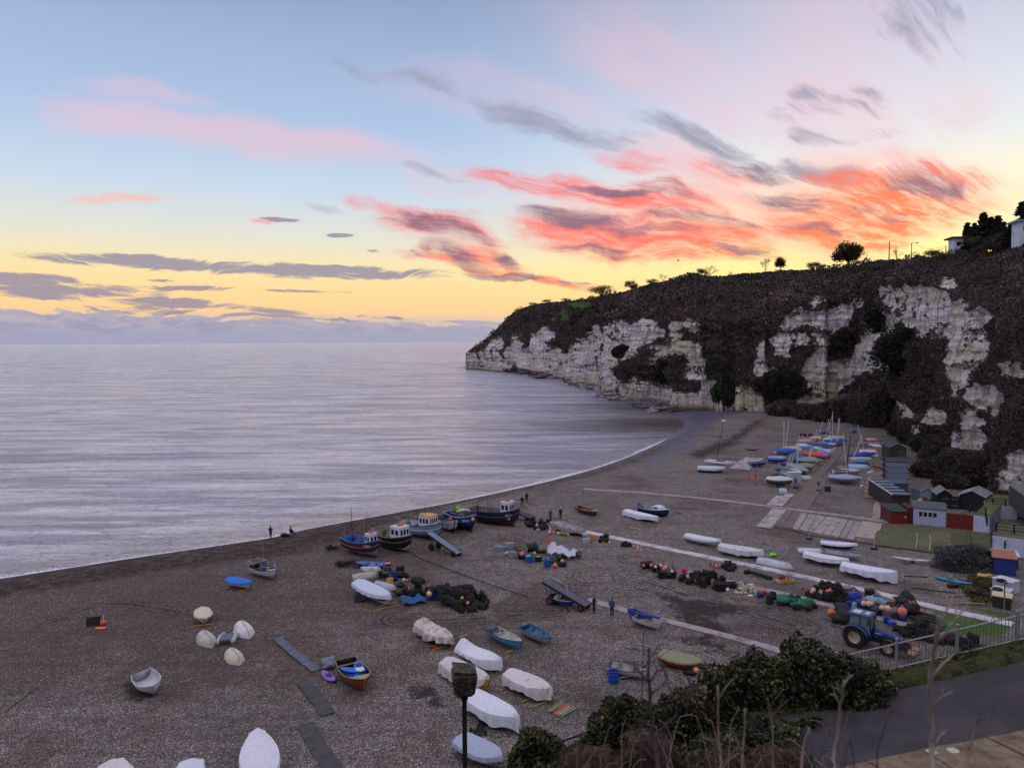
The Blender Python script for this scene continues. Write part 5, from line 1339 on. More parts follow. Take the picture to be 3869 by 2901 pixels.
# two boats by the big net pile (sheet O)
covered_boat('O', (1260,840), (1590,1000), 1.9, .95, 'white covered boat on yellow poles left of the big pot heap', cover=(184,190,212), damt=.05, top=.34, drop=.34, seed=51, hullc=(30,30,32), bottomc=(190,190,190), wr=.03, poles=(.35,.95), Hk=dict(full=2.6), scallop=.12)
upturned('O', (1500,850), (1600,880), 1.4, .55, 'pale dinghy mostly hidden behind the white covered boat', (170,176,190), L=3.0)
upturned('O', (1240,765), (1420,740), 1.5, .55, 'grey white upturned dinghy with dark stripes in front of the blue skiff', (170,166,158), damt=.5, L=3.2)
open_boat('O', (1480,650), (1270,625), 1.3, .4, (30,84,176), (104,140,196), (60,120,200), 'flat blue sailing skiff hull behind the buoys', L=3.6, thw=(.3,.6), thc=(30,40,60))
# grey covered boat by the gear row (sheet P)
covered_boat('P', (2040,520), (2450,640), 1.7, .8, 'grey tarpaulin covered boat behind the row of floats', cover=(130,132,134), dirt=(96,96,92), damt=.5, top=.35, drop=.5, seed=52, hullc=(60,70,84), wr=.05)
# ---- dinghy park (sheet T)
def dinghy(x1, y1, x2, y2, B, D, style, c1, c2, label, mast=None, seed=0):
    g = 'boats laid up in the dinghy park'; B *= 1.3; D *= 1.35
    Hk = dict(full=2.2, sheer=.15, stern=.8)
    if style == 'cover':
        e, H = covered_boat('T', (x1,y1), (x2,y2), B, D, label, hullc=c2, cover=c1, damt=.12, top=.3, drop=.16, seed=seed, name='sailing_dinghy', group=g, wr=.03, Hk=Hk, lift=.25, peaks=((.55,.25,.25),), scallop=.15)
    elif style == 'open':
        e, H = open_boat('T', (x1,y1), (x2,y2), B, D, c1, c2, c1, label, name='sailing_dinghy', group=g, Hk=Hk, thw=(.35,), deck=(.55,.98,c1), lift=.25)
    elif style == 'up':
        e = upturned('T', (x1,y1), (x2,y2), B, D, label, c1, group=g, Hk=Hk, damt=.15); H = None
    elif style == 'kayak':
        e = kayak('T', (x1,y1), (x2,y2), .8, label, c1, c2, group=g, h=.35); H = None
    if mast:
        for (mx, my, tx, ty) in mast:
            p = G('T', mx, my, up=.7); p.z = p.z+.5
            # height of mast from its top in the picture at the same distance
            s1 = src('T', tx, ty); q = at_depth(s1[0], s1[1], p.y)
            mb = MB(); inv = Matrix.LocRotScale(e.location, e.rotation_euler, (1,1,1)).inverted()
            mb.tube([inv @ p, inv @ q], .11, 6, r2=.075)
            mb.tube([inv @ (p+(q-p)*.7+Vector((0, 0, 0))), inv @ (p+(q-p)*.7+Vector((.35, .1, .1)))], .015, 4)
            mb.build('mast', mat((196,196,204) if seed != 13 else (40,40,44), .35), e)
    # launching trolley under each covered dinghy
    if style in ('cover', 'open'):
        for s in (-1, 1):
            w = MB(); w.tube([(-.3, s*B*.42-.05, -.03), (-.3, s*B*.42+.05, -.03)], .2, 10); w.build('trolley_wheel', mat((36,36,40), .8), e)
    return e
WH = (200,204,216)
DP = [
 (150,770,530,760,1.6,.55,'cover',(26,74,180),WH,'bright royal blue covered dinghy with two masts in the dinghy park',[(302,700,305,200),(335,690,393,195)]),
 (260,705,640,700,1.4,.45,'up',(200,190,160),None,'cream upturned hull behind the royal blue dinghy'),
 (530,640,790,660,1.4,.45,'up',(180,206,222),None,'white and pale blue hull in the third row from the back',),
 (490,640,745,610,1.0,.4,'kayak',(30,160,160),(60,150,210),'turquoise kayak in the back rows'),
 (560,600,850,605,1.0,.4,'kayak',(30,140,206),None,'bright blue kayak in the back rows'),
 (575,560,860,560,1.2,.4,'up',(214,160,150),None,'pink hull next to the orange one'),
 (640,530,970,545,1.2,.4,'up',(206,84,66),None,'orange red hull in the back rows'),
 (785,510,1030,515,1.6,.5,'up',(206,202,196),None,'cream white hull at the back left of the dinghy park'),
 (1045,535,1480,570,1.5,.5,'up',WH,None,'long white hull left of the track at the back',),
 (1070,580,1470,610,1.2,.4,'cover',(40,66,150),WH,'navy covered dinghy below the long white hull',[(1190,600,1130,160),(1300,590,1345,150),(1296,590,1322,150)]),
 (1100,490,1460,500,1.4,.35,'up',(196,196,186),None,'narrow cream hull farthest back in the dinghy park',[(1210,465,1212,20),(1050,540,1205,105)]),
 (870,585,1090,635,1.4,.6,'open',(150,160,176),(110,116,130),'grey open dinghy in the middle of the back rows',[(860,620,918,345),(930,500,1028,205)]),
 (860,650,1240,690,1.5,.5,'cover',(30,52,120),(160,166,180),'dark navy covered dinghy in the middle of the park'),
 (1100,625,1305,640,1.3,.45,'up',(176,182,200),None,'pale grey hull beside the track'),
 (1230,660,1400,640,1.1,.4,'kayak',(110,30,50),None,'maroon canoe beside the track'),
 (840,700,1170,700,1.4,.45,'up',WH,None,'white upturned hull behind the red covered dinghy'),
 (850,745,1250,740,1.3,.35,'up',(190,200,206),None,'slim pale hull below the white upturned hull'),
 (860,750,1180,810,1.5,.45,'open',(196,196,190),(150,150,150),'cream open dinghy right behind the red covered dinghy'),
 (1000,800,1150,850,1.2,.4,'cover',(90,90,200),WH,'violet blue covered tender beside the red dinghy'),
 (690,810,1130,880,1.7,.6,'cover',(186,48,54),(120,140,140),'red covered dinghy in the middle of the dinghy park',[(800,775,850,650),(770,900,850,660)]),
 (0,880,370,890,1.5,.5,'up',(150,170,200),None,'pale blue upturned dinghy at the left edge of the park'),
 (0,930,365,925,1.6,.5,'open',(30,90,180),(90,130,180),'blue open dinghy at the left edge of the park'),
 (480,860,700,930,1.6,.55,'cover',(40,76,140),(140,150,170),'slate blue covered dinghy behind the single mast',[(552,980,556,580),(553,990,590,430)]),
 (560,930,880,970,1.6,.55,'cover',(110,124,112),(110,124,150),'grey green covered dinghy behind the single mast'),
 (640,900,1000,960,1.5,.5,'cover',(116,124,104),(110,110,110),'olive covered dinghy close to the track'),
 (600,1010,940,1010,1.4,.45,'up',(140,148,124),None,'green grey upturned hull close to the track'),
 (560,1040,850,1075,1.6,.55,'cover',(110,120,100),(150,156,150),'sage green covered dinghy left of the brown track'),
 (430,1030,760,1160,1.6,.55,'cover',(120,126,140),(150,160,170),'long grey covered dinghy with two leaning masts',[(430,1030,490,790),(355,1080,435,800)]),
 (255,1020,640,1180,1.6,.6,'open',(160,170,182),(110,116,126),'silver grey open dinghy behind the white locker'),
 (160,1120,520,1250,1.6,.6,'open',(150,166,182),(120,130,136),'pale blue grey open dinghy beside the white locker'),
 (590,1240,850,1260,1.4,.45,'up',(180,184,190),None,'white grey upturned hull right of the white locker'),
 (0,1290,460,1320,1.8,.8,'cover',(178,182,178),(90,90,90),'large cream grey covered boat in front of the white locker'),
 # right of the track
 (1820,535,2060,545,1.3,.4,'up',(190,170,196),None,'pale lilac hull at the back right of the track'),
 (1800,565,2140,575,1.0,.4,'kayak',(190,40,66),None,'crimson kayak at the back right of the track'),
 (1670,600,1930,620,1.2,.45,'kayak',(96,190,60),None,'lime green kayak right of the track'),
 (1850,590,2090,610,1.1,.4,'kayak',(220,110,90),(180,200,214),'orange and pale blue kayak right of the track'),
 (1590,650,1950,665,1.3,.4,'kayak',(30,84,200),None,'strong blue kayak right of the track'),
 (1900,640,2130,670,1.2,.4,'up',(190,206,222),None,'pale blue hull beside the strong blue kayak'),
 (1620,700,2060,730,1.2,.45,'kayak',(206,62,36),None,'orange red kayak right of the track'),
 (1705,750,2060,775,1.5,.5,'up',(196,206,226),None,'upper white hull of the stacked pair right of the track'),
 (1715,800,2075,850,1.5,.5,'up',(186,196,216),None,'lower white hull of the stacked pair right of the track'),
 (1540,865,1990,825,1.4,.35,'cover',(30,50,150),(150,160,200),'flat dark blue covered dinghy with crossed masts',[(1815,820,1675,275),(1580,905,1760,465)]),
 (1520,895,1960,900,1.3,.4,'up',(196,192,170),None,'cream yellow hull below the flat blue dinghy'),
 (1430,985,1900,1000,1.2,.35,'up',(50,66,130),None,'navy hull right of the track'),
 (1495,1030,1910,1060,1.6,.55,'up',(150,180,214),None,'light blue upturned dinghy right of the track'),
 (1300,1060,1520,1080,1.4,.45,'up',(110,116,92),None,'olive hull at the near right of the track'),
 (1225,1150,1740,1140,1.6,.5,'open',(176,184,196),(110,112,120),'white and grey open dinghy behind the big grey cover',[(1465,1040,1545,455)]),
 (1150,1250,1740,1290,2.0,.7,'cover',(136,144,170),(150,156,180),'large blue grey covered dinghy with tied down cover, nearest on the right of the track',[(1485,1225,1400,405)]),
 (1080,690,1290,720,1.3,.4,'up',(170,186,206),None,'pale blue hull wedged beside the dark navy dinghy'),
 (560,690,830,700,1.2,.4,'up',(60,110,180),None,'mid blue hull below the white and pale blue one'),
 (1000,580,1240,560,1.2,.35,'up',(150,180,214),None,'sky blue hull between the two back rows'),
 (380,720,650,735,1.2,.35,'up',(206,206,212),None,'white hull right behind the royal blue covered dinghy'),
 (700,960,960,980,1.3,.4,'open',(170,180,190),(120,120,126),'pale grey open dinghy behind the green grey hull',[(760,950,800,640)]),
 (900,870,1120,930,1.2,.35,'up',(196,200,206),None,'white hull at the corner below the red covered dinghy'),
 (340,1190,620,1240,1.2,.35,'open',(186,196,206),(110,120,130),'white open dinghy squeezed behind the white locker'),
 (1640,925,1900,945,1.2,.35,'up',(120,90,110),None,'plum coloured hull below the cream yellow one'),
 (1340,1110,1700,1115,1.3,.35,'up',(196,204,216),None,'slim white hull above the white and grey open dinghy'),
 (1620,960,1880,975,1.2,.35,'cover',(70,110,170),(190,196,206),'steel blue covered dinghy above the light blue upturned one'),
 (1945,1035,2200,1075,1.0,.4,'kayak',(130,26,40),None,'dark red kayak beside the grey huts'),
]
for k, d in enumerate(DP): dinghy(*d[:10], mast=(d[10] if len(d) > 10 else None), seed=60+k if k != 46 else 13)
dinghy(-330+0, 1010, -10, 975, 1.5, .45, 'open', (40,80,150), (110,130,160), 'small blue open dinghy left of the dinghy park')
# catamaran, red canoe, covered rib on the left of the park (sheet E)
a = G('E', 185, 660, up=.5); b = G('E', 480, 690, up=.5); c, rz, L = place(a, b); ct = boat_root('catamaran', 'white beach catamaran with a tall black mast and white float on top', 'catamaran', c, rz)
for s in (-1, 1):
    mb = MB(); rows = []
    for i in range(13):
        u = i/12; w = .22*(1-abs(2*u-1)**3)+.01; rows.append([Vector((-L/2+L*u, s*.95+w*math.cos(k*math.pi/4), .4+.24*math.sin(k*math.pi/4)+.1*abs(2*u-1)**2)) for k in range(8)])
    mb.grid(rows, closed=True); mb.build('float_hull', mat((206,208,218), .4), ct, True)
    mb = MB(); mb.box((L*.36, s*.95, .55), (L*.2, .34, .06)); mb.build('hull_tip_cover', mat((30,50,120), .6), ct)
mb = MB(); mb.box((0, 0, .62), (1.6, 1.8, .04)); mb.build('trampoline', mat((60,60,70), .8), ct)
p = G('E', 295, 650, up=.6); q = at_depth(*src('E', 372, 250), p.y); inv = Matrix.LocRotScale(ct.location, ct.rotation_euler, (1,1,1)).inverted()
mb = MB(); mb.tube([inv @ Vector((p.x, p.y, p.z+.6)), inv @ q], .07, 6, r2=.05); mb.build('mast', mat((24,24,28), .5), ct)
mb = MB(); mb.ball(inv @ q, .32, 10, 7, (1.4, .7, .7)); mb.build('mast_float', mat((214,214,218), .5), ct, True)
for s in (-1, 1): mb = MB(); mb.tube([(-.2, s*.5-.07, .2), (-.2, s*.5+.07, .2)], .2, 10); mb.build('trolley_wheel', mat((30,30,34), .8), ct)
covered_boat('E', (105,740), (380,750), 1.9, .85, 'grey blue covered inflatable alone at the left of the dinghy park', cover=(170,186,200), damt=.05, top=.35, drop=.4, seed=90, hullc=(60,80,110), wr=.03)
kayak('E', (590,545), (735,550), .9, 'dark red canoe lying alone on the open shingle', (104,28,36), h=.45, name='canoe', cat='canoe', flip=True)
open_boat('E', (1870,972), (2065,985), 1.1, .4, (44,30,40), (50,40,46), (60,44,50), 'dark narrow boat lying on the timber deck', thw=(.5,), name='dark_skiff', Hk=dict(point=True))
kayak('F', (680,560), (706,590), .8, 'orange kayak standing by the green gabled hut', (206,84,50), h=1.2, flip=True)
# ================================================================== paths, mats, decks
def ribbon(name, z, pts, w, m, label=None, cat=None, kind='structure', dz=.085, th=.1, smooth_=2, step=0, group=None):
    P = np.array([[*(G(z, x, y).xy)] for x, y in pts]); P = chaikin(P, smooth_) if smooth_ else P
    d = np.gradient(P, axis=0); nn = np.stack([-d[:, 1], d[:, 0]], 1); nn /= np.linalg.norm(nn, axis=1)[:, None]+1e-9
    mb = MB(); rows = []
    for k in range(len(P)):
        ww = w[0]+(w[1]-w[0])*k/(len(P)-1) if isinstance(w, tuple) else w
        l = P[k]+nn[k]*ww/2; r_ = P[k]-nn[k]*ww/2; zz = BEACH+dz
        rows.append([Vector((l[0], l[1], zz-th)), Vector((l[0], l[1], zz)), Vector((r_[0], r_[1], zz)), Vector((r_[0], r_[1], zz-th))])
    mb.grid(rows); o = mb.build(name, m, None)
    tag(o, label, cat, group, kind)
    return o
CONC = mat((196,190,198), .5, .2, 1.4, .3, dirt=(104,90,90), dirt_amt=.45)
CONC2 = mat((158,146,150), .6, .2, 1.4, .3, dirt=(92,78,76), dirt_amt=.5)
ribbon('path', 'E', [(-1100,960),(-900,975),(-500,1000),(0,1045),(420,1090),(830,1140),(1200,1190),(1700,1250),(2110,1312)], (1.0,1.3), CONC2)
# cut the first path where it begins in the shingle
bpy.data.objects['path'].data.transform(Matrix.Identity(4))
ribbon('path', 'C', [(20,440),(420,520),(860,615),(1240,690),(1430,730),(1640,770),(2120,870),(2640,985),(3100,1085),(3700,1235),(4180,1340),(4500,1410)], 1.25, CONC)
ribbon('path', 'C', [(60,1150),(340,1230),(460,1265),(860,1370),(1240,1460),(1620,1560),(1920,1640),(2400,1790)], 1.0, CONC2, dz=.075)
ribbon('path', 'C', [(1100,865),(1500,960),(2060,1080),(2500,1190),(2900,1290),(3400,1420),(3800,1500)], 1.1, CONC2, dz=.07)
TIM = mat((112,98,94), .85, .25, 1.5, .3, dirt=(80,64,60), dirt_amt=.4)
ribbon('track', 'E', [(925,1350),(1050,1180),(1180,1030),(1350,830),(1480,690),(1600,560),(1740,430)], 1.5, TIM, dz=.075)
ribbon('track', 'E', [(1050,1370),(1180,1190),(1290,1030),(1420,840)], 1.7, TIM, dz=.08)
WM = mat((176,168,166), .85, .2, 1.2, .2, dirt=(120,112,116), dirt_amt=.6)
for k, (pts, w, lb) in enumerate([([(785,1368),(870,1270),(955,1172)], 2.0, 'long mottled white walkway mat below the long path'), ([(850,1130),(905,1080),(965,1030)], 1.1, 'narrow white walkway mat by the pale tanks'), ([(935,1140),(1000,1080),(1065,1015)], 1.3, 'white walkway mat above the long path, right of the narrow one'),
      ([(530,755),(600,700),(700,635)], 4.0, 'pale concrete pad at the left edge of the dinghy park')]):
    ribbon('walkway_mat', 'E', pts, w, WM, lb, 'mat', None, group='walkway mats on the shingle')
MATM = mat((84,92,110), .6, .2, 2, .5, dirt=(60,62,70), dirt_amt=.4); MATD = mat((66,66,70), .7, .2, 2, .5, dirt=(52,48,48), dirt_amt=.5)
for pts, w, m, lb in [([(150,190),(250,290),(400,420),(590,560)], .75, MATM, 'narrow blue grey ridged mat, topmost of the three'), ([(450,680),(560,830),(660,960),(720,1060)], 1.05, MATD, 'dark flat mat, middle of the three'), ([(470,1170),(560,1330),(640,1480),(760,1640),(850,1800)], 1.15, MATD, 'dark crumpled mat, nearest the bottom edge')]:
    P = [G('R', *p) for p in pts]; mb = MB(); rows = []
    Q = chaikin(np.array([[p.x, p.y] for p in P]), 3)
    seg = np.r_[0, np.cumsum(np.hypot(*np.diff(Q, axis=0).T))]; t = np.arange(0, seg[-1], .12); qx = np.interp(t, seg, Q[:, 0]); qy = np.interp(t, seg, Q[:, 1])
    dd = np.gradient(np.stack([qx, qy], 1), axis=0); dd /= np.linalg.norm(dd, axis=1)[:, None]
    for i in range(len(t)):
        h = .10+.05*noise.noise(Vector((t[i]*2.2, w*9, 0)))+(.05 if (i//4) % 3 == 0 and m == MATM else 0)
        rows.append([Vector((qx[i]-dd[i, 1]*w*u/2, qy[i]+dd[i, 0]*w*u/2, BEACH+h+.02*noise.noise(Vector((t[i]*3, u*3, 1))))) for u in (-1, -.5, 0, .5, 1)])
    mb.grid(rows); tag(mb.build('slip_mat', m, None, True), lb, 'mat', 'slip mats laid down the shingle')
def slab(z, pts, m, name, label, cat='slab', group=None, dz=.12, th=.14):
    P = [G(z, *p) for p in pts]; c = sum(P, Vector())/len(P); mb = MB(); prism(mb, [(p.x-c.x, p.y-c.y) for p in P], -.04, dz)
    o = mb.build(name, m, None, loc=(c.x, c.y, BEACH)); return tag(o, label, cat, group)
g = 'concrete and timber slabs beside the green matting'
for k, (x0, x1, u0, u1, cc, lb) in enumerate([(1090,1150,1185,1250,(150,126,120),'brown slab at the far left of the slab row'),(1160,1250,1262,1340,(132,134,128),'grey green slab, second from the left'),(1262,1290,1345,1440,(138,136,130),'grey slab with a hole, third from the left'),(1300,1400,1452,1530,(160,138,128),'warm slab, fourth from the left'),
        (1410,1480,1535,1600,(164,140,132),'warm slab, fifth from the left'),(1488,1570,1605,1670,(134,132,134),'grey plank slab, sixth from the left'),(1580,1640,1680,1740,(124,112,116),'dark slab, seventh from the left'),(1650,1725,1745,1810,(134,114,110),'brown slab, last but one on the right')]):
    slab('E', [(x0,1375+(x0-1090)*.19),(x1,1380+(x1-1090)*.19),(u1,1215+(u1-1185)*.16),(u0,1212+(u0-1185)*.16)], mat(tuple(int(v*.5+82) for v in cc), .8, .2, 1.5, .3, dirt=(84,72,70), dirt_amt=.4), 'slab', lb, 'slab', g)
slab('E', [(1745,1465),(1940,1485),(1970,1410),(2010,1395),(2028,1330),(1820,1300)], mat((166,150,142), .85, .15, 1.5, .3, dirt=(90,80,76), dirt_amt=.35), 'slab', 'broad pale slab at the right end of the row', 'slab', g)
slab('E', [(1920,1280),(1995,1290),(2040,1110),(1945,1100)], mat((160,140,134), .85, .2, 1.5, .3, dirt=(80,70,70), dirt_amt=.4), 'slab', 'pinkish slab left of the red shed', 'slab', g)
slab('E', [(2010,1295),(2070,1300),(2110,1120),(2055,1115)], mat((150,130,124), .85, .2, 1.5, .3, dirt=(80,70,70), dirt_amt=.4), 'slab', 'narrow brown slab against the red shed', 'slab', g)
for k in range(6):
    y0 = 780+k*47; x0 = 1862-k*8
    slab('E', [(x0,y0+40),(2096,y0+48),(2092,y0+6),(x0+14,y0)], mat((134-6*(k % 2),112,102), .85, .25, 1.5, .3, dirt=(90,74,68), dirt_amt=.4), 'timber_deck', ['farthest','second farthest','third farthest','fourth farthest','fifth farthest','nearest'][k]+' timber deck in front of the grey huts', 'deck', 'timber decks in front of the grey beach huts')
# green matting (artificial grass) in front of the white hall
GR = [mat((80,84,52), .9, .2, 2, .3, dirt=(108,104,74), dirt_amt=.5), mat((100,98,70), .9, .2, 2, .3), mat((72,80,48), .9, .2, 2, .3)]
slab('U', [(20,950),(18,850),(125,765),(130,670),(480,672),(1000,735),(1610,800),(1640,1075),(1500,1065),(1270,1125),(590,1022)], GR[0], 'green_matting', 'large green matting terrace in front of the white hall', 'matting', dz=.14)
slab('U', [(810,770),(1075,790),(1070,935),(850,915),(800,1000),(620,980),(640,860),(800,870)], GR[1], 'green_matting', 'paler olive patch of matting near the middle', 'matting', dz=.16)
slab('U', [(1075,792),(1340,800),(1340,960),(1072,936)], GR[2], 'green_matting', 'darker square of matting right of the paler patch', 'matting', dz=.165)
ribbon('edging_timber', 'U', [(10,962),(590,1035),(1270,1140),(1290,1170)], .35, mat((92,70,64), .8, .2), 'long brown timber edging the green matting', 'timber', None, dz=.2, th=.22)
ribbon('edging_timber', 'E', [(900,1365),(1140,1400),(1270,1450),(1720,1505),(2212,1590)], .35, mat((96,74,70), .8, .2), 'brown timber edging the concrete slabs', 'timber', None, dz=.16, th=.22)
for k, (x0, y0, x1, y1) in enumerate([(605,800,590,1020),(782,825,780,1045),(1345,810,1352,1025)]):
    a = G('U', x0, y0); b = G('U', x1, y1); mb = MB(); d = b-a; mb.tube([(0,0,0), (d.x*.5+.15, d.y*.5, .02), (d.x, d.y, 0)], .05, 6)
    tag(mb.build('pipe', mat((176,168,150) if k < 2 else (60,62,48), .6), None, loc=(a.x, a.y, a.z+.2)), ['pale hose lying over the matting, left one','pale hose lying over the matting, right one','dark seam batten on the matting'][k], 'hose')
def stand_post(z, x, y, ytop, label, col=(170,166,160), sign=None):
    p = G(z, x, y); e = empty('marker_post', p, 0, label, 'post'); q = at_depth(*src(z, x, ytop), p.y)
    h = q.z-p.z; mb = MB(); mb.tube([(0,0,.1), (0,0,h)], .045, 6); mb.build('pole', mat(col, .6), e)
    mb = MB(); mb.box((0,0,.1), (.8,.5,.2), taper=.9); mb.build('base', mat((30,30,34), .8), e)
    if sign: mb = MB(); mb.box((0,-.05,h-.25), (.55,.05,.65)); mb.build('sign_plate', mat(sign, .5), e)
stand_post('D', 360, 428, 330, 'thin post on a black base below the concrete slabs')
stand_post('D', 918, 512, 405, 'thin white post on a black base below the pale slab', (196,192,186))
stand_post('D', 1620, 626, 518, 'white post on a black base near the grey bush', (196,192,186))
stand_post('E', 1122, 950, 855, 'blue grey sign on a weighted base by the white locker', (90,90,110), (80,90,130))
stand_post('E', 1360, 982, 885, 'blue grey sign on a weighted base beside the brown track', (90,90,110), (80,90,130))
stand_post('E', 1022, 972, 905, 'pale post on a black base above the white tanks')
stand_post('E', 965, 990, 920, 'dark post beside the white tanks', (60,60,70))
def box_thing(name, z, x, y, size, col, label, cat, lid=None, rz=0.1, up=0, group=None):
    p = G(z, x, y, up=up); e = empty(name, (p.x, p.y, p.z+up), rz, label, cat, group)
    mb = MB(); mb.box((0,0,size[2]/2), size); mb.build('body', mat(col, .6, .12), e)
    mb = MB(); mb.box((0,0,size[2]+.03), (size[0]+.1, size[1]+.1, .07)); mb.build('lid', mat(lid or col, .6, .1), e); return e
box_thing('locker', 'E', 1108, 880, (2.2,1.3,1.7), (186,184,196), 'white locker among the laid up dinghies', 'locker', (206,204,214))
box_thing('sandwich_board', 'E', 1455, 985, (.9,.4,.8), (40,42,60), 'small dark board standing right of the brown track', 'board')
for k, (x, y) in enumerate([(978,1010),(1006,1012)]):
    p = G('E', x, y); mb = MB(); mb.lathe([(.42,0),(.48,.1),(.48,.7),(.36,.86),(.14,.9),(.14,1.0)], 14); mb.cur = 1
    tag(mb.build('water_tank', mat((180,196,214), .5), None, True, loc=p), ['left white tank at the head of the walkway mats','right white tank at the head of the walkway mats'][k], 'tank')
p = G('E', 708, 930); e = empty('lifebuoy_post', p, 0, 'red lifebuoy board on a dark post on the open shingle', 'lifebuoy'); mb = MB(); mb.tube([(0,0,0),(0,0,2.9)], .06, 6); mb.build('post', mat((50,50,60), .6), e)
mb = MB(); mb.tube([(-.75+.42*math.cos(k*math.pi/8), -.06, 1.7+.42*math.sin(k*math.pi/8)) for k in range(16)], .11, 7, closed=True); mb.build('ring', mat((226,72,50), .5), e, True)
mb = MB(); mb.tube([(-.85,-.1,1.4),(-.9,-.1,1.75),(-.72,-.1,1.9),(-.62,-.1,1.6),(-.5,-.1,1.85)], .05, 5); mb.tube([(-.4,0,1.7),(0,0,1.7)], .04, 5); mb.build('rope', mat((220,214,210), .7), e, True)
for x, y, lb in [(1890,800,'left small white cover on the timber decks'),(1920,785,'right small white cover on the timber decks'),(1816,942,'flat white float near the nearest timber deck')]:
    lump('white_float', G('E', x, y), (.75,.5,.45), (206,206,214), lb, 'float', seed=x, wob=.4)
# ================================================================== huts and sheds
def frame(z, A, B):
    a = G(z, *A); b = G(z, *B); d = b-a; return a, math.atan2(d.y, d.x), math.hypot(d.x, d.y)
def plank_mat(col):
    k = ('plank', tuple(col))
    if k not in MATS:
        n = NB('painted_boards'); w = nd(n.nt, 'ShaderNodeTexWave', wave_type='BANDS', bands_direction='X'); w.inputs['Scale'].default_value = 1.6; w.inputs['Distortion'].default_value = .15
        n.L(n.tc.outputs['Object'], w.inputs['Vector']); g = n.rng(w.outputs['Fac'], .0, .14); dn = n.rng(n.noise(1.6, 7, .7, .5), .5, .72)
        c = n.mix(n.math('MULTIPLY', dn, .4), lin(col), lin(tuple(v*.55+30 for v in col))); c = n.mix(n.math('MULTIPLY_ADD', g, -.6, .6), c, lin(tuple(v*.3 for v in col)))
        n.set(col=c, rough=.75, normal=n.bump(g, .6, .03)); MATS[k] = n.m
    return MATS[k]
def shed(z, A, B, depth, h, wallc, roofc, label, kind='pent', rise=.5, name='shed', cat='shed', door=None, wins=0, over=.15, battens=None, corr=False, group=None, W=None, bump=.2, zoff=0.0, fh=None):
    a, rz, w = frame(z, A, B); w = W or w
    e = empty(name, (a.x, a.y, a.z+zoff), rz, label, cat, group); m = plank_mat(wallc); rm = mat(roofc, .7, .18, 3, .2, dirt=(96,92,88), dirt_amt=.3)
    mb = MB(); 
    if kind == 'pent':
        v = [(0,0,0),(w,0,0),(w,depth,0),(0,depth,0),(0,0,h),(w,0,h),(w,depth,h+rise),(0,depth,h+rise)]
        ids = [mb.vert(p) for p in v]
        for f in ((0,1,5,4),(1,2,6,5),(2,3,7,6),(3,0,4,7),(4,5,6,7),(0,3,2,1)): mb.face([ids[k] for k in f])
        mb.build('wall', m, e)
        mb = MB(); mb.box((w/2, depth/2, h+rise/2+.06), (w+2*over, math.hypot(depth, rise)+2*over, .09), Matrix.Rotation(math.atan2(rise, depth), 3, 'X'))
        if corr:
            n = int(w/.3)
            for k in range(n): mb.box((w*(k+.5)/n, depth/2, h+rise/2+.11), (.1, math.hypot(depth, rise)+2*over, .04), Matrix.Rotation(math.atan2(rise, depth), 3, 'X'))
        ro = mb.build('roof', rm, e)
        if battens:
            for k in range(battens[0]):
                y = depth*(k+.3)/battens[0]; q = MB(); q.box((w/2, y, h+rise*y/depth+.15), (w+.3, .14, .1)); q.build('batten', mat(battens[1], .5), ro)
            for x in (-.1, ): q = MB(); q.box((x, depth/2, h+rise/2+.15), (.12, depth+.4, .14), Matrix.Rotation(math.atan2(rise, depth), 3, 'X')); q.build('batten', mat(battens[1], .5), ro)
    elif kind == 'gable_front':
        v = [(0,0,0),(w,0,0),(w,depth,0),(0,depth,0),(0,0,h),(w,0,h),(w,depth,h),(0,depth,h),(w/2,0,h+rise),(w/2,depth,h+rise)]
        ids = [mb.vert(p) for p in v]
        for f in ((0,1,5,8,4),(1,2,6,5),(2,3,7,9,6),(3,0,4,7),(0,3,2,1)): mb.face([ids[k] for k in f])
        mb.build('wall', m, e)
        mb = MB(); L_ = math.hypot(w/2, rise); an = math.atan2(rise, w/2)
        for s in (-1, 1): mb.box((w/2+s*(w/4+.04), depth/2, h+rise/2+.04), (L_+.25, depth+2*over, .07), Matrix.Rotation(s*an, 3, 'Y'))
        ro = mb.build('roof', rm, e)
        q = MB()
        for s in (-1, 1): q.box((w/2+s*(w/4+.04), -over-.02, h+rise/2+.03), (L_+.25, .04, .14), Matrix.Rotation(s*an, 3, 'Y'))
        q.build('bargeboard', mat((170,170,176) if sum(wallc) > 60 else (120,120,124), .6), e)
    else:   # ridge parallel to the front
        v = [(0,0,0),(w,0,0),(w,depth,0),(0,depth,0),(0,0,h),(w,0,h),(w,depth,h),(0,depth,h),(0,depth/2,h+rise),(w,depth/2,h+rise)]
        ids = [mb.vert(p) for p in v]
        for f in ((0,1,5,4),(2,3,7,6),(1,2,6,9,5),(3,0,4,8,7),(0,3,2,1)): mb.face([ids[k] for k in f])
        mb.build('wall', m, e)
        mb = MB(); L_ = math.hypot(depth/2, rise); an = math.atan2(rise, depth/2)
        for s in (-1, 1):
            rot = Matrix.Rotation(-s*an, 3, 'X'); mb.box((w/2, depth/2+s*(depth/4+.04), h+rise/2+.05), (w+2*over, L_+.22, .07), rot)
            if corr:
                n = int(w/.28)
                for k in range(n): mb.box((w*(k+.5)/n, depth/2+s*(depth/4+.04), h+rise/2+.10), (.09, L_+.2, .04), rot)
        mb.build('roof', rm, e)
    if door:
        for k, (x, dw, dh) in enumerate(door[1:]):
            q = MB(); q.box((x, -.03, dh/2+.05), (dw, .05, dh)); d_ = q.build('door', mat(door[0], .6, .1), e)
            q = MB(); q.box((x, -.07, dh*.3), (dw*.8, .03, .06)); q.box((x, -.07, dh*.8), (dw*.8, .03, .06)); q.build('hinge', mat((150,150,154), .4), d_)
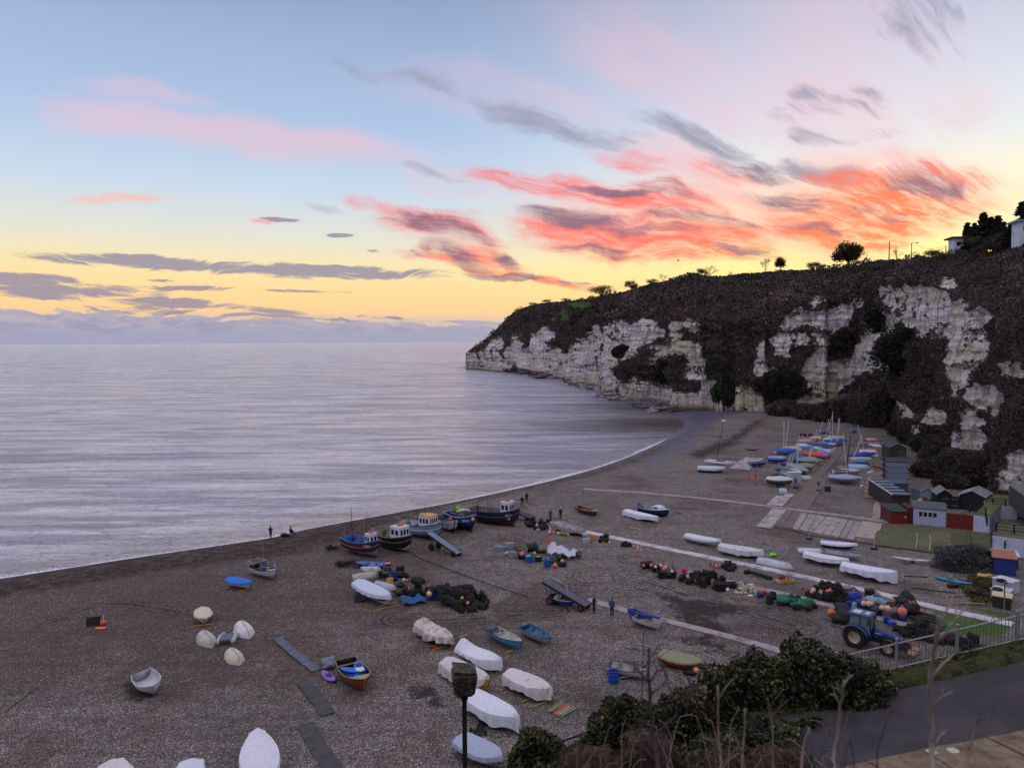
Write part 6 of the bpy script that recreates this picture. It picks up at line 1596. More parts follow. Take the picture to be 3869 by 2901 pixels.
    for k in range(wins):
        x = w*(.23+.145*k); win(e, (x, -.01, h*.66), w*.115, h*.28, '-y', (210,212,222))
    # plank joints
    return e
shed('F', (738,1325), (905,1325), 3.2, 1.75, (124,36,30), (46,48,54), 'small red shed with a dark roof at the left end of the hall', rise=.35)
sgn = bpy.data.objects['shed']; mb = MB(); mb.box((2.0, -.02, 1.0), (.28,.03,.28)); mb.build('notice', mat((150,160,206), .5), sgn)
shed('F', (907,1318), (963,1320), 2.6, 2.1, (104,26,30), (54,30,32), 'dark red boarded porch between the red shed and the white hall', rise=.2, over=.02)
shed('F', (966,1326), (1308,1358), 3.0, 2.35, (184,192,222), (76,86,86), 'white wooden hall with a row of four windows', rise=.35, wins=4, name='beach_hall', cat='building')
shed('F', (748,1180), (930,1185), 11.0, 2.3, (60,44,40), (48,60,72), 'dark shed whose roof carries white battens behind the red shed', rise=.3, battens=(5,(190,206,222)), name='battened_shed')
def boards(z, A, B, h, col, label, name='fence', cat='fence', th=.1):
    a, rz, w = frame(z, A, B); e = empty(name, a, rz, label, cat); mb = MB(); n = max(2, int(w/.28))
    for k in range(n): mb.box(((k+.5)*w/n, (k % 2)*.015, h/2), (w/n-.012, th*.3, h+.02*noise.noise(Vector((k, 1, 2)))))
    mb.build('boards', plank_mat(col), e)
    q = MB(); q.box((w/2, th*.4, h*.8), (w, .06, .1)); q.box((w/2, th*.4, h*.25), (w, .06, .1)); q.build('rail', mat(col, .7), e); return e
boards('F', (1312,1362), (1590,1390), 2.05, (120,24,26), 'tall red board fence between the white hall and the white wall')
def block(z, A, B, depth, h, wc, tc_, label, name, cat='wall', zoff=0.0):
    a, rz, w = frame(z, A, B); e = empty(name, (a.x, a.y, a.z+zoff), rz, label, cat)
    mb = MB(); mb.box((w/2, depth/2, h/2), (w, depth, h)); mb.build('wall', mat(wc, .75, .1, 2, .1, dirt=(120,120,120), dirt_amt=.2), e)
    mb = MB(); mb.box((w/2, depth/2+.1, h+.05), (w+.02, depth+.02, .1)); mb.build('top', mat(tc_, .9, .25, 1.2, .3, dirt=(124,118,104), dirt_amt=.4), e); return e, rz, w
block('U', (1392,770), (1612,802), 9, 2.3, (190,198,226), (96,100,58), 'white terrace wall with a mossy green top behind the matting', 'terrace')
block('U', (1650,1068), (2200,1150), 7.5, 2.2, (196,202,226), (92,94,62), 'white lower terrace wall at the right end of the matting', 'terrace')
def rail_fence(pts, h, col, label, z0=0.0, name='rail_fence', z='U', up=2.3, spacing=2.0, rails=(.35,.68,1.0)):
    P = [G(z, x, y, up=up) for x, y in pts]; P = [Vector((p.x, p.y, p.z+up)) for p in P]
    e = empty(name, P[0], 0, label, 'fence'); O = P[0]
    for a, b in zip(P[:-1], P[1:]):
        n = max(1, int((b-a).length/spacing+.5))
        for k in range(n+1):
            if k == 0 and a is not P[0]: continue
            q = a.lerp(b, k/n)-O; mb = MB(); mb.box(q+Vector((0,0,h/2)), (.13,.13,h)); mb.build('post', mat(col, .7), e)
        for r_ in rails:
            mb = MB(); mb.tube([a-O+Vector((0,0,h*r_-.05)), b-O+Vector((0,0,h*r_-.05))], .05, 4); mb.build('rail', mat(col, .7), e)
rail_fence([(1340,510),(1560,550),(1580,690),(1705,765)], 1.15, (26,22,26), 'black post and rail fence stepping down the terrace edge')
rail_fence([(1712,770),(1960,800),(2150,812)], 1.15, (26,22,26), 'black post and rail fence along the front of the lower terrace', spacing=3.0)
rail_fence([(1470,405),(1660,410),(1840,415)], 1.1, (30,26,30), 'black post and rail fence behind the upper terrace', up=2.0)
rail_fence([(1830,1010),(2070,845)], 1.0, (30,26,30), 'sloping black railing beside the steps at the right edge', up=.9, rails=(.55,1.0))
block('U', (1850,1090), (2200,1130), 3.0, 1.0, (40,38,42), (60,58,62), 'dark stepped wall below the lower terrace at the right edge', 'step_wall', zoff=0)
shed('U', (655,352), (826,352), 2.6, 1.7, (150,176,206), (84,72,62), 'light blue beach hut with double doors', 'gable_front', .55, 'beach_hut', 'hut', door=((160,186,216),(1.2,.95,1.6),(2.2,.95,1.6)), group='small beach huts behind the hall')
shed('U', (876,440), (1098,452), 3.0, 2.2, (22,20,24), (110,118,120), 'black beach hut with strap hinges on its doors', 'gable_front', .8, 'beach_hut', 'hut', door=((28,26,30),(1.2,1.2,1.9),(2.5,1.2,1.9)), group='small beach huts behind the hall')
shed('U', (1196,452), (1330,470), 4.0, 2.3, (28,26,30), (150,150,160), 'black beach hut with a pale roof, rightmost of the three', 'gable_front', .8, 'beach_hut', 'hut', over=.35, W=3.4, group='small beach huts behind the hall')
# long row of grey corrugated huts, ridges across
for k in range(5):
    y0 = 1040-k*62; xl = 716-k*2
    shed('F', (xl, y0), (xl+200, y0+2), 2.6, 2.2, (96,96,100), [(84,92,114),(72,86,104),(76,90,110),(88,90,108),(72,70,88)][k], ['nearest','second','third','fourth','farthest'][k]+' grey hut with a corrugated roof in the row beside the timber decks', 'ridge', .55, 'grey_hut', 'hut', corr=True, over=.25, group='row of grey corrugated beach huts')
shed('F', (708,648), (895,652), 4.5, 2.6, (62,72,62), (60,62,66), 'green gabled hut at the far end of the hut row', 'gable_front', .9, 'gabled_hut', 'hut', door=((70,80,70),(2.6,1.4,2.0)))
# things by the light blue hut
for x, y, c_, lb in [(650,360,(206,196,190),'white chair in front of the light blue hut'),(700,345,(120,60,70),'maroon folded parasol beside the light blue hut'),(810,370,(60,40,44),'dark potted plant in front of the light blue hut')]:
    lump('garden_furniture', G('U', x, y+15), (.8,.7,.9), c_, lb, 'furniture', seed=x)
# right hand cluster of sheds and chests
shed('U', (1710,1255), (2020,1290), 2.0, 1.35, (60,60,66), (196,200,210), 'white topped shed behind the blue shed', rise=.15)
shed('U', (1668,1360), (1985,1395), 2.0, 1.9, (34,62,132), (160,106,86), 'blue shed with an orange brown roof at the right edge', rise=.35)
for k, (A, B, dp, h, wc, rc, lb) in enumerate([((1652,1560),(1912,1640),1.4,1.1,(186,186,204),(196,194,204),'white chest with a car tyre on its lid'), ((1632,1700),(1885,1760),1.3,.95,(176,176,196),(186,184,200),'white chest carrying a tyre and a rope coil')]):
    shed('U', A, B, dp, h, wc, rc, lb, rise=.05, name='storage_chest', cat='chest', over=.05)
shed('D', (1935,1010), (2098,1040), 1.3, 1.1, (56,50,52), (196,186,150), 'dark chest with a cream lid nearest the street pole', rise=.05, name='storage_chest', cat='chest', over=.06)
def tyre(z, x, y, label, up=1.15, r=.36):
    p = G(z, x, y, up=up); mb = MB(); mb.tube([(r*math.cos(k*math.pi/9), r*math.sin(k*math.pi/9), .1) for k in range(18)], .12, 8, closed=True)
    tag(mb.build('tyre', mat((24,24,28), .85), None, True, loc=(p.x, p.y, p.z+up)), label, 'tyre')
tyre('U', 1780, 1460, 'tyre on the lid of the white chest below the blue shed'); tyre('U', 1730, 1580, 'tyre on the lid of the lower white chest', up=1.0); tyre('U', 1540, 1640, 'tyre lying in the weeds', up=.05); tyre('U', 1540, 1535, 'tyre half hidden in the weeds higher up', up=.05, r=.3)
# concrete shelter at the right edge
block('U', (1875,560), (2100,760), 5, 2.6, (58,54,58), (126,126,130), 'dark concrete shelter with a flat grey roof at the right edge', 'shelter', 'building', zoff=2.0)
block('U', (1560,560), (2000,600), 8, 1.9, (190,190,200), (96,98,58), 'upper mossy terrace beside the concrete shelter', 'terrace', zoff=.0)
p = G('D', 2040, 1042); mb = MB(); mb.tube([(0,0,0),(0,0,2.8)], .06, 6); mb.box((0,-.02,2.7), (.3,.12,.2)); tag(mb.build('utility_post', mat((110,110,110), .6), None, loc=p), 'thin grey post in front of the cream lidded chest', 'post')
p = G('U', 1640, 1070); mb = MB(); mb.tube([(0,0,0),(0,0,4.6)], .05, 6); mb.cur = 1; mb.lathe([(.08,1.3),(.08,1.9)], 8, cap0=True); tag(mb.build('flag_pole', [mat((60,64,80), .6), mat((30,50,140), .6)], None, loc=p), 'thin dark pole at the corner of the lower terrace', 'post')
GB = leaf_mat('grey_bush_leaf', [(54,56,56), (80,80,84), (106,106,108), (130,126,124)], .85, .3)
p = G('U', 1420, 1330); bush('grey_bush', (p.x, p.y+1.4, p.z+.8), (4.2, 2.4, 1.9), 17000, .12, GB, 'grey green bush between the matting and the blue shed', seed=71)
lump('yellow_net', G('U', 1550, 1425), (1.6,.9,.6), (188,156,90), 'heap of yellow rope in the weeds by the blue shed', 'rope', seed=15, wob=1.2)
for x0, y0, x1, y1, lb in [(430,1395,760,1410,'thin dark batten lying on the shingle left of the blue kayak'),(530,1560,1150,1635,'long thin dark batten below the blue kayak'),(410,1215,500,1245,'short stick in front of the racing canoe'),(1400,1600,1640,1640,'plank in the weeds beside the chests')]:
    a = G('U', x0, y0); b = G('U', x1, y1); d = b-a; mb = MB(); mb.tube([(0,0,.1),(d.x,d.y,.1)], .06, 5); tag(mb.build('batten', mat((56,44,44), .8), None, loc=a), lb, 'batten')
a = G('U', 1040, 1540); box_thing('black_case', 'U', 1110, 1545, (1.1,.4,.3), (30,28,32), 'long black case on the shingle below the blue kayak', 'case')
a = G('U', 830, 1205); b = G('U', 1240, 1335); mb = MB(); d = b-a
for k in range(3): mb.tube([(0, k*.2, .12), (d.x*.3, d.y*.3+.5, .15), (d.x*.7, d.y*.7+.1*k, .12), (d.x, d.y, .1)], .11, 6)
tag(mb.build('driftwood', mat((140,136,120), .85, .2), None, loc=a), 'pale rope and driftwood trailing from the racing canoe to the bush', 'driftwood')
# ================================================================== fishing gear
def pot_proto():
    e = empty('lobster_pot', (0,0,-50), 0)
    f = MB(); L_, W_, H_ = .62, .42, .40
    for x in (-L_/2, 0, L_/2): f.tube([(x, -W_/2, 0), (x, -W_/2*1.02, H_*.5), (x, -W_*.3, H_*.9), (x, 0, H_), (x, W_*.3, H_*.9), (x, W_/2*1.02, H_*.5), (x, W_/2, 0)], .022, 4)
    for y, z in ((-W_/2, .0), (W_/2, .0), (0, H_), (-W_*.42, H_*.7), (W_*.42, H_*.7)): f.tube([(-L_/2, y, z), (L_/2, y, z)], .018, 4)
    f.build('frame', mat((44,44,44), .7), e)
    n = MB(); rows = []
    for i in range(7):
        x = -L_/2*.96+L_*.96*i/6; rows.append([Vector((x, W_/2*.94*math.cos(a), H_*.95*math.sin(a)+.01*(i % 2))) for a in [math.pi*k/8 for k in range(9)]])
    ids = n.grid(rows); n.face(ids[0]); n.face(ids[-1])
    n.build('netting', NETM, e); return e
def net_mat(c1, c2):
    n = NB('pot_netting'); v = n.voro(26, None, 'DISTANCE_TO_EDGE', 'Distance')
    col = n.mix(n.rng(v, .03, .09), lin(c2), lin(c1)); n.set(col=col, rough=.8, spec=.2, normal=n.bump(v, .8, .03)); return n.m
NETM = net_mat((20,20,20), (66,64,60))
PP = pot_proto(); PP_used = [False]
def pot(p, rz, label, group, rx=0.0):
    e = PP if not PP_used[0] else copy_tree(PP)
    PP_used[0] = True
    e.location = p; e.rotation_euler = (rx, 0, rz); s = .9+rnd.random()*.35; e.scale = (s*1.15, s*1.15, s*1.15)
    tag(e, label, 'lobster pot', group); return e
def fill(z, poly, n, seed=1, mind=.55):
    r = random.Random(seed); xs = [p[0] for p in poly]; ys = [p[1] for p in poly]; out = []; P = np.array(poly, float); tries = 0
    while len(out) < n and tries < 6000:
        tries += 1; x = r.uniform(min(xs), max(xs)); y = r.uniform(min(ys), max(ys))
        if not in_poly(np.array([x]), np.array([y]), P)[0]: continue
        g_ = G(z, x, y)
        if all((g_-o).length > mind for o in out): out.append(g_)
    return out
def heap(z, poly, n, top, label, seed):
    r = random.Random(seed); base = fill(z, poly, n, seed)
    grp = 'lobster pots: '+label
    for g_ in base: pot(g_+Vector((0,0,.02)), r.random()*6.3, label, grp, rx=(r.random()-.5)*.3)
    if not base: return
    c = sum(base, Vector())/len(base); base.sort(key=lambda q: (q-c).length)
    for g_ in base[:top]: pot(g_+Vector((r.uniform(-.2,.2), r.uniform(-.2,.2), .47)), r.random()*6.3, label, grp, rx=(r.random()-.5)*.9)
    for g_ in base[:top//3]: pot(g_+Vector((r.uniform(-.2,.2), r.uniform(-.2,.2), .92)), r.random()*6.3, label, grp, rx=(r.random()-.5)*.9)
heap('A', [(1130,1200),(1280,1180),(1480,1180),(1620,1240),(1790,1310),(1780,1385),(1560,1435),(1340,1390),(1290,1300),(1200,1270)], 38, 26, 'dark netted lobster pot in the big heap in the middle of the beach', 2)
heap('A', [(820,1240),(900,1190),(1080,1190),(1180,1240),(1130,1290),(980,1280),(850,1290)], 8, 3, 'lobster pot in the low heap behind the blue sheet', 3)
heap('A', [(780,1010),(880,990),(930,1060),(840,1070)], 4, 1, 'lobster pot beside the blue barrel left of the big heap', 4)
heap('A', [(940,1090),(1080,1090),(1090,1120),(960,1120)], 4, 0, 'lobster pot between the barrel and the big heap', 5)
heap('C', [(985,930),(1190,925),(1400,950),(1500,990),(1500,1060),(1230,1015),(1000,960)], 20, 13, 'lobster pot in the long dark gear row right of the black tubs', 6)
heap('C', [(430,600),(540,600),(540,570),(440,570)], 3, 0, 'lobster pot beside the long path, left of a few floats', 7)
heap('C', [(175,545),(285,560),(275,520),(190,510)], 4, 1, 'lobster pot near the orange tub by the long path', 8)
heap('C', [(1460,850),(1610,860),(1590,820),(1490,820)], 4, 1, 'lobster pot in the trio above the long gear row', 9)
heap('C', [(1690,885),(1750,888),(1750,870),(1690,868)], 1, 0, 'single lobster pot left of the black tube', 10)
heap('S', [(140,330),(300,300),(640,330),(780,360),(760,490),(560,465),(300,430),(150,370)], 24, 15, 'lobster pot in the heap strewn with peach floats behind the tractor', 11)
heap('S', [(1430,860),(1600,850),(1980,890),(2212,980),(2212,1050),(1900,1025),(1700,990),(1500,930)], 22, 8, 'lobster pot in the row between the tractor and the grass', 12)
heap('S', [(2212,1000),(2500,1060),(2700,1180),(2600,1230),(2300,1110)], 12, 3, 'lobster pot in the row behind the bow topped railing', 13)
heap('D', [(240,1045),(420,1045),(420,1010),(240,1005)], 4, 0, 'lobster pot beside the green net roll', 14)
heap('P', [(1575,590),(1750,610),(1850,620),(1850,560),(1600,520)], 8, 3, 'lobster pot in the black heap at the left end of the float row', 15)
heap('T', [(600,490),(860,500),(860,465),(600,455)], 6, 0, 'dark pot behind the far dinghies', 16)
def tub(z, x, y, size, col, label, fillc=None, group=None, rz=None, up=0.0, cat='tub', name='fish_tub'):
    p = G(z, x, y); e = empty(name, (p.x, p.y, p.z+up), rnd.uniform(-.4,.4) if rz is None else rz, label, cat, group)
    w, d, h = size; mb = MB(); th = .04; k = .88
    def ring(w_, d_, zz): return [Vector((sx*w_/2, sy*d_/2, zz)) for sx, sy in ((-1,-1),(1,-1),(1,1),(-1,1))]
    ids = mb.grid([ring(w*k, d*k, 0), ring(w, d, h), ring(w+.06, d+.06, h), ring(w+.06, d+.06, h+.03), ring(w-.08, d-.08, h+.03), ring(w*k-.08, d*k-.08, h*.15)], closed=True); mb.face(ids[-1]); mb.face(ids[0])
    for s in (-1, 1):
        for q in (-.25, .25): mb.box((w*q, s*d*.485, h*.5), (.05, .05, h*.9))
    mb.build('body', mat(col, .5, .1, 4, dirt=(80,76,74), dirt_amt=.2), e)
    if fillc:
        q = MB(); rr = random.Random(int(x*7+y)); 
        for j in range(5): q.ball((rr.uniform(-.3,.3)*w, rr.uniform(-.3,.3)*d, h*.85), .16*w+.05, 8, 6, (1.2,1,.8), .6, j)
        q.build('contents', mat(fillc, .8, .3, 8), e, True)
    return e
def drum(z, x, y, r_, h, col, label, inner=(30,30,34), up=0.0):
    p = G(z, x, y); e = empty('barrel', (p.x, p.y, p.z+up), 0, label, 'barrel'); mb = MB()
    mb.lathe([(r_*.95,0),(r_,h*.1),(r_,h*.32),(r_*1.03,h*.34),(r_,h*.36),(r_,h*.66),(r_*1.03,h*.68),(r_,h*.7),(r_,h*.97),(r_*1.04,h),(r_*.94,h),(r_*.92,h*.8)], 16, cap1=False); mb.build('body', mat(col, .5, .1), e, True)
    mb = MB(); mb.lathe([(r_*.93,h*.78),(r_*.5,h*.85),(.01,h*.83)], 12, cap0=False); mb.build('contents', mat(inner, .8), e); return e
def jerry(z, x, y, col, label, group, s=1.0, lying=False):
    p = G(z, x, y); e = empty('jerrycan', p, rnd.random()*3, label, 'jerrycan', group, s=s)
    if lying: e.rotation_euler = (R(85), 0, rnd.random()*3)
    mb = MB(); mb.box((0,0,.22), (.32,.2,.44), taper=.95); mb.box((0,0,.46), (.22,.14,.05)); mb.build('body', mat(col, .4, .06), e)
    mb = MB(); mb.tube([(-.1,0,.46),(-.06,0,.54),(.06,0,.54),(.1,0,.46)], .02, 5); mb.tube([(.12,0,.45),(.12,0,.53)], .035, 8); mb.build('handle', mat(col, .4), e)
tubs = [
 ('P',1345,1015,(.95,.65,.6),(150,154,164),'light grey tub at the left of the tub row',None), ('P',1500,1045,(1.0,.7,.65),(30,34,60),'dark navy tub holding a coral float',(120,116,110)), ('P',1610,1095,(1.0,.75,.75),(30,96,166),'bright blue tub filled with bags',(130,170,200)),
 ('P',1745,1085,(.9,.6,.55),(26,34,48),'black tub between the two blue tubs',(150,130,60)), ('P',1880,1165,(.8,.7,.8),(30,90,160),'second blue tub, right of the black tub',(60,110,170)), ('P',1160,920,(1.3,.8,.5),(130,156,162),'pale glassy box at the left end of the tub row',(120,140,150)),
 ('P',1310,895,(1.0,.7,.75),(150,166,176),'clear plastic box behind the light grey tub',(196,120,80)), ('P',1510,960,(1.1,.6,.5),(130,140,150),'grey open box behind the navy tub',(60,50,50)), ('P',1790,950,(1.1,.8,.3),(36,34,36),'flat black tray behind the blue tubs',(110,90,50)), ('P',2110,1160,(.9,.7,.45),(28,40,44),'dark green tub at the right end of the tub row',(60,60,60)),
 ('P',1740,640,(.5,.4,.35),(140,160,196),'small pale blue box below the black heap',None), ('P',1975,545,(.9,.9,.45),(190,176,176),'round white basin in front of the person in camouflage',(170,170,180)), ('P',1995,620,(.4,.4,.8),(176,150,110),'tan upright box right of the blue boards',None),
 ('C',40,545,(.9,.6,.45),(170,190,206),'lower pale blue box of the stack by the path',None), ('C',85,525,(.9,.7,.6),(206,140,40),'orange yellow tub by the path',(120,90,40)), ('C',672,812,(1.3,.9,.6),(22,22,26),'black tub at the left end of the long gear row',(40,44,40)), ('C',790,850,(1.4,.9,.6),(24,24,28),'second black tub of the long gear row',(60,56,50)),
 ('C',880,915,(2.0,1.0,.7),(20,20,24),'longest black tub of the long gear row',(60,60,56)), ('C',958,915,(.5,.45,.6),(214,66,150),'pink crate at the end of the longest black tub',None), ('C',1062,868,(.5,.4,.4),(206,40,110),'magenta crate on the far side of the gear row',None),
 ('C',1445,1050,(1.3,.9,.8),(22,24,26),'big black box near the white jerrycans',(30,30,32)), ('C',1550,1020,(1.3,.7,.5),(30,34,34),'dark box between the pots and the jerrycans',None), ('C',1895,1100,(.6,.4,.35),(170,40,50),'red crate right of the jerrycans',None), ('C',1855,1120,(.5,.45,.4),(50,70,120),'small blue tub left of the red crate',None),
 ('C',2075,970,(1.0,.6,.3),(196,186,186),'white lower tray under the red crate near the path',None), ('C',2155,975,(.9,.7,.3),(206,150,40),'yellow crate with green edge near the path',(60,120,80)),
 ('S',850,520,(1.0,.7,.45),(50,80,160),'lower blue crate behind the tractor cab',None), ('S',1030,545,(1.7,1.0,.6),(60,74,120),'large blue grey tub with pink floats behind the tractor',(150,130,130)), ('S',1180,630,(1.4,.8,.6),(40,38,46),'dark tub behind the tractor cab',(60,60,64)), ('S',1370,670,(1.7,1.0,.7),(92,96,106),'large grey tub right behind the tractor',(110,100,100)),
 ('S',780,400,(1.0,.6,.35),(110,100,90),'brown tray behind the blue crates',None), ('S',1050,390,(.9,.6,.8),(40,34,38),'black box standing by the path',(70,60,60)), ('S',510,270,(.7,.5,.4),(96,140,206),'light blue crate on the far side of the float strewn heap',None), ('S',2075,845,(.8,.5,.5),(40,140,70),'green crate at the end of the pot row',None),
 ('S',1880,920,(1.2,.7,.8),(84,64,60),'rusty brown box in the pot row right of the tractor',(60,50,46)), ('S',1285,750,(.5,.4,.5),(30,70,160),'small blue box just behind the tractor bonnet',None), ('S',1365,790,(.6,.45,.4),(40,86,170),'second small blue box behind the tractor bonnet',(60,90,140)),
 ('A',735,1005,(.9,.6,.5),(50,80,84),'dark green box under the red crate',None), ('A',1540,1290,(.5,.45,.5),(206,176,50),'yellow crate on the big pot heap',None), ('A',1430,1335,(.4,.35,.35),(190,84,50),'small orange crate at the front of the big pot heap',None), ('A',690,1050,(1.2,.8,.5),(30,34,40),'black tub left of the blue barrel',(60,70,70)),
]
for z, x, y, s, c_, lb, fc in tubs: tub(z, x, y, s, c_, lb, fc, up=.55 if 'on the big pot heap' in lb else 0)
tub('C', 40, 515, (.9,.6,.3), (196,206,214), 'upper white box of the stack by the path', up=.47); tub('C', 2085, 960, (.7,.5,.35), (190,50,40), 'red crate stacked on the white tray', up=.32, fillc=(120,60,40)); tub('S', 850, 470, (1.1,.7,.4), (46,84,180), 'upper blue crate behind the tractor cab', up=.48); tub('A', 735, 985, (.65,.4,.35), (180,40,50), 'red crate on the dark green box', up=.53, fillc=(206,200,200))
drum('A', 800, 1085, .36, .95, (24,50,130), 'dark blue barrel left of the big pot heap'); drum('A', 757, 1135, .36, .75, (206,150,30), 'yellow barrel with floats beside the white covered boat', (176,140,60)); drum('A', 1185, 1285, .42, .6, (20,44,120), 'blue tub under the peach float'); drum('A', 1210, 1235, .36, .9, (52,60,80), 'slate grey barrel leaning on the big pot heap')
drum('K', 925, 612, .42, .95, (24,74,170), 'blue barrel in front of the small white rowing boat'); drum('C', 1958, 1190, .34, .85, (30,34,50), 'dark barrel right of the red crate'); drum('C', 2072, 1212, .2, .45, (40,40,44), 'small black bucket with a cream lid', (206,180,110)); drum('S', 1505, 700, .42, .8, (44,74,130), 'blue drum with a coral float on top beside the grey tub')
drum('S', 745, 512, .22, .45, (40,60,170), 'small blue drum left of the blue crates'); drum('S', 740, 655, .25, .6, (30,80,180), 'blue bucket behind the black sacks left of the tractor'); drum('S', 1770, 870, .6, .6, (34,34,40), 'wide black basket in the pot row', (120,116,110)); drum('C', 1990, 1140, .33, .7, (26,26,30), 'black round pot behind the dark barrel')
for k, (x, y, s, ly) in enumerate([(1610,1025,1,0),(1640,1010,1,0),(1665,1000,1,0),(1655,1040,1,1),(1690,1050,1,0),(1720,1035,1,0),(1740,995,1,1),(1765,1065,1,0),(1785,1060,1,0),(1815,1095,1.1,0),(1600,1065,1,1),(1625,1080,.9,1)]):
    jerry('C', x, y, (196,196,176), 'white jerrycan in the cluster at the right end of the gear row', 'white jerrycans in the gear row', s, ly)
jerry('S', 838, 545, (150,176,206), 'white jerrycan in front of the blue crates', None, 1.2); jerry('C', 1705, 1025, (30,76,130), 'single blue jerrycan among the white ones', None, 1.1); jerry('C', 1733, 1112, (206,214,220), 'white box shaped can lying alone below the jerrycans', None, 1.0, True)
CO, PE, WHT, ORG, YEL, RED_, GN = (232,118,100), (228,182,160), (206,200,190), (226,120,50), (206,180,60), (206,60,50), (80,150,110)
cn = {CO: 'coral', PE: 'peach', WHT: 'white', ORG: 'orange', YEL: 'yellow', RED_: 'red', GN: 'green'}
BL = [('heaped behind the white covered boat and the blue skiff', 'A', [(565,1010,.17,CO),(950,1200,.2,CO),(1050,1210,.18,WHT),(900,1095,.18,WHT),(960,1088,.13,RED_),(932,1095,.12,YEL),(845,1190,.16,YEL),(905,1195,.18,YEL),(880,1200,.15,YEL),(740,1120,.14,YEL),(770,1125,.13,YEL),(645,1055,.15,YEL),(1020,1240,.15,RED_)]),
 ('on the big pot heap', 'A', [(1165,1245,.27,PE),(1570,1330,.17,CO),(1510,1280,.17,YEL)]),
 ('along the tub row', 'P', [(1262,990,.22,PE),(1500,1000,.26,CO),(1690,985,.18,PE),(2000,1185,.28,CO),(2110,1120,.24,PE),(2212,1060,.2,CO)]),
 ('in the float row by the grey covered boat', 'P', [(1720,570,.26,PE),(1915,670,.22,PE),(1950,650,.18,RED_),(1978,672,.22,CO),(2050,680,.2,WHT),(2100,685,.22,YEL),(2160,690,.22,GN),(2075,690,.18,YEL),(2160,670,.2,WHT),(2200,700,.18,YEL)]),
 ('near the lone pots by the long path', 'C', [(220,565,.13,CO),(285,560,.15,WHT),(545,605,.14,ORG),(580,615,.15,WHT),(580,645,.16,CO),(610,640,.12,WHT),(620,610,.1,ORG),(1360,800,.15,ORG),(1400,818,.22,CO),(25,780,.14,ORG)]),
 ('lying in the black tubs of the gear row', 'C', [(642,800,.16,CO),(720,800,.2,CO),(765,815,.18,WHT),(820,800,.2,PE),(832,815,.22,CO),(870,820,.2,PE),(850,845,.18,WHT),(900,865,.18,WHT),(937,868,.2,WHT),(1105,925,.17,ORG),(1100,910,.16,WHT),(1520,1058,.2,WHT)]),
 ('scattered below the jerrycans', 'C', [(1582,1085,.12,ORG),(1650,1095,.12,ORG),(1705,1090,.14,PE),(1670,1075,.12,YEL)]),
 ('strewn over the heap behind the tractor', 'S', [(120,275,.16,RED_),(245,330,.17,PE),(272,312,.22,PE),(385,305,.2,WHT),(400,245,.24,PE),(390,350,.22,WHT),(440,320,.24,PE),(460,355,.26,CO),(505,345,.3,CO),(430,360,.2,PE),(595,335,.2,PE),(608,285,.26,CO),(635,285,.2,PE),(480,310,.18,PE),(360,330,.15,WHT)]),
 ('in the tubs behind the tractor cab', 'S', [(970,500,.24,PE),(1035,510,.26,PE),(1065,500,.2,PE),(1225,570,.26,PE),(1310,585,.28,PE),(1290,560,.2,WHT)]),
 ('at the right of the black sacks', 'S', [(1505,640,.40,CO),(1722,640,.40,CO)]), ('left of the black sacks beside the tractor', 'S', [(512,640,.30,ORG),(560,640,.22,CO),(565,665,.14,ORG)]),
]
for place_, z, lst in BL:
    for x, y, r_, c_ in lst:
        up = .0
        if 'black tubs' in place_: up = .5
        if 'strewn' in place_ and y < 380 and x > 180: up = .45
        if 'tubs behind' in place_: up = .5
        if 'big pot heap' in place_: up = .6
        if (z, x) == ('S', 1505): up = .7
        if (z, x, y) == ('P', 1500, 1000): up = .5
        p = G(z, x, y+ (up*12), up=up); p.z += up
        buoy(p, r_, c_, f'{cn[c_]} float {place_}', f'floats {place_}')
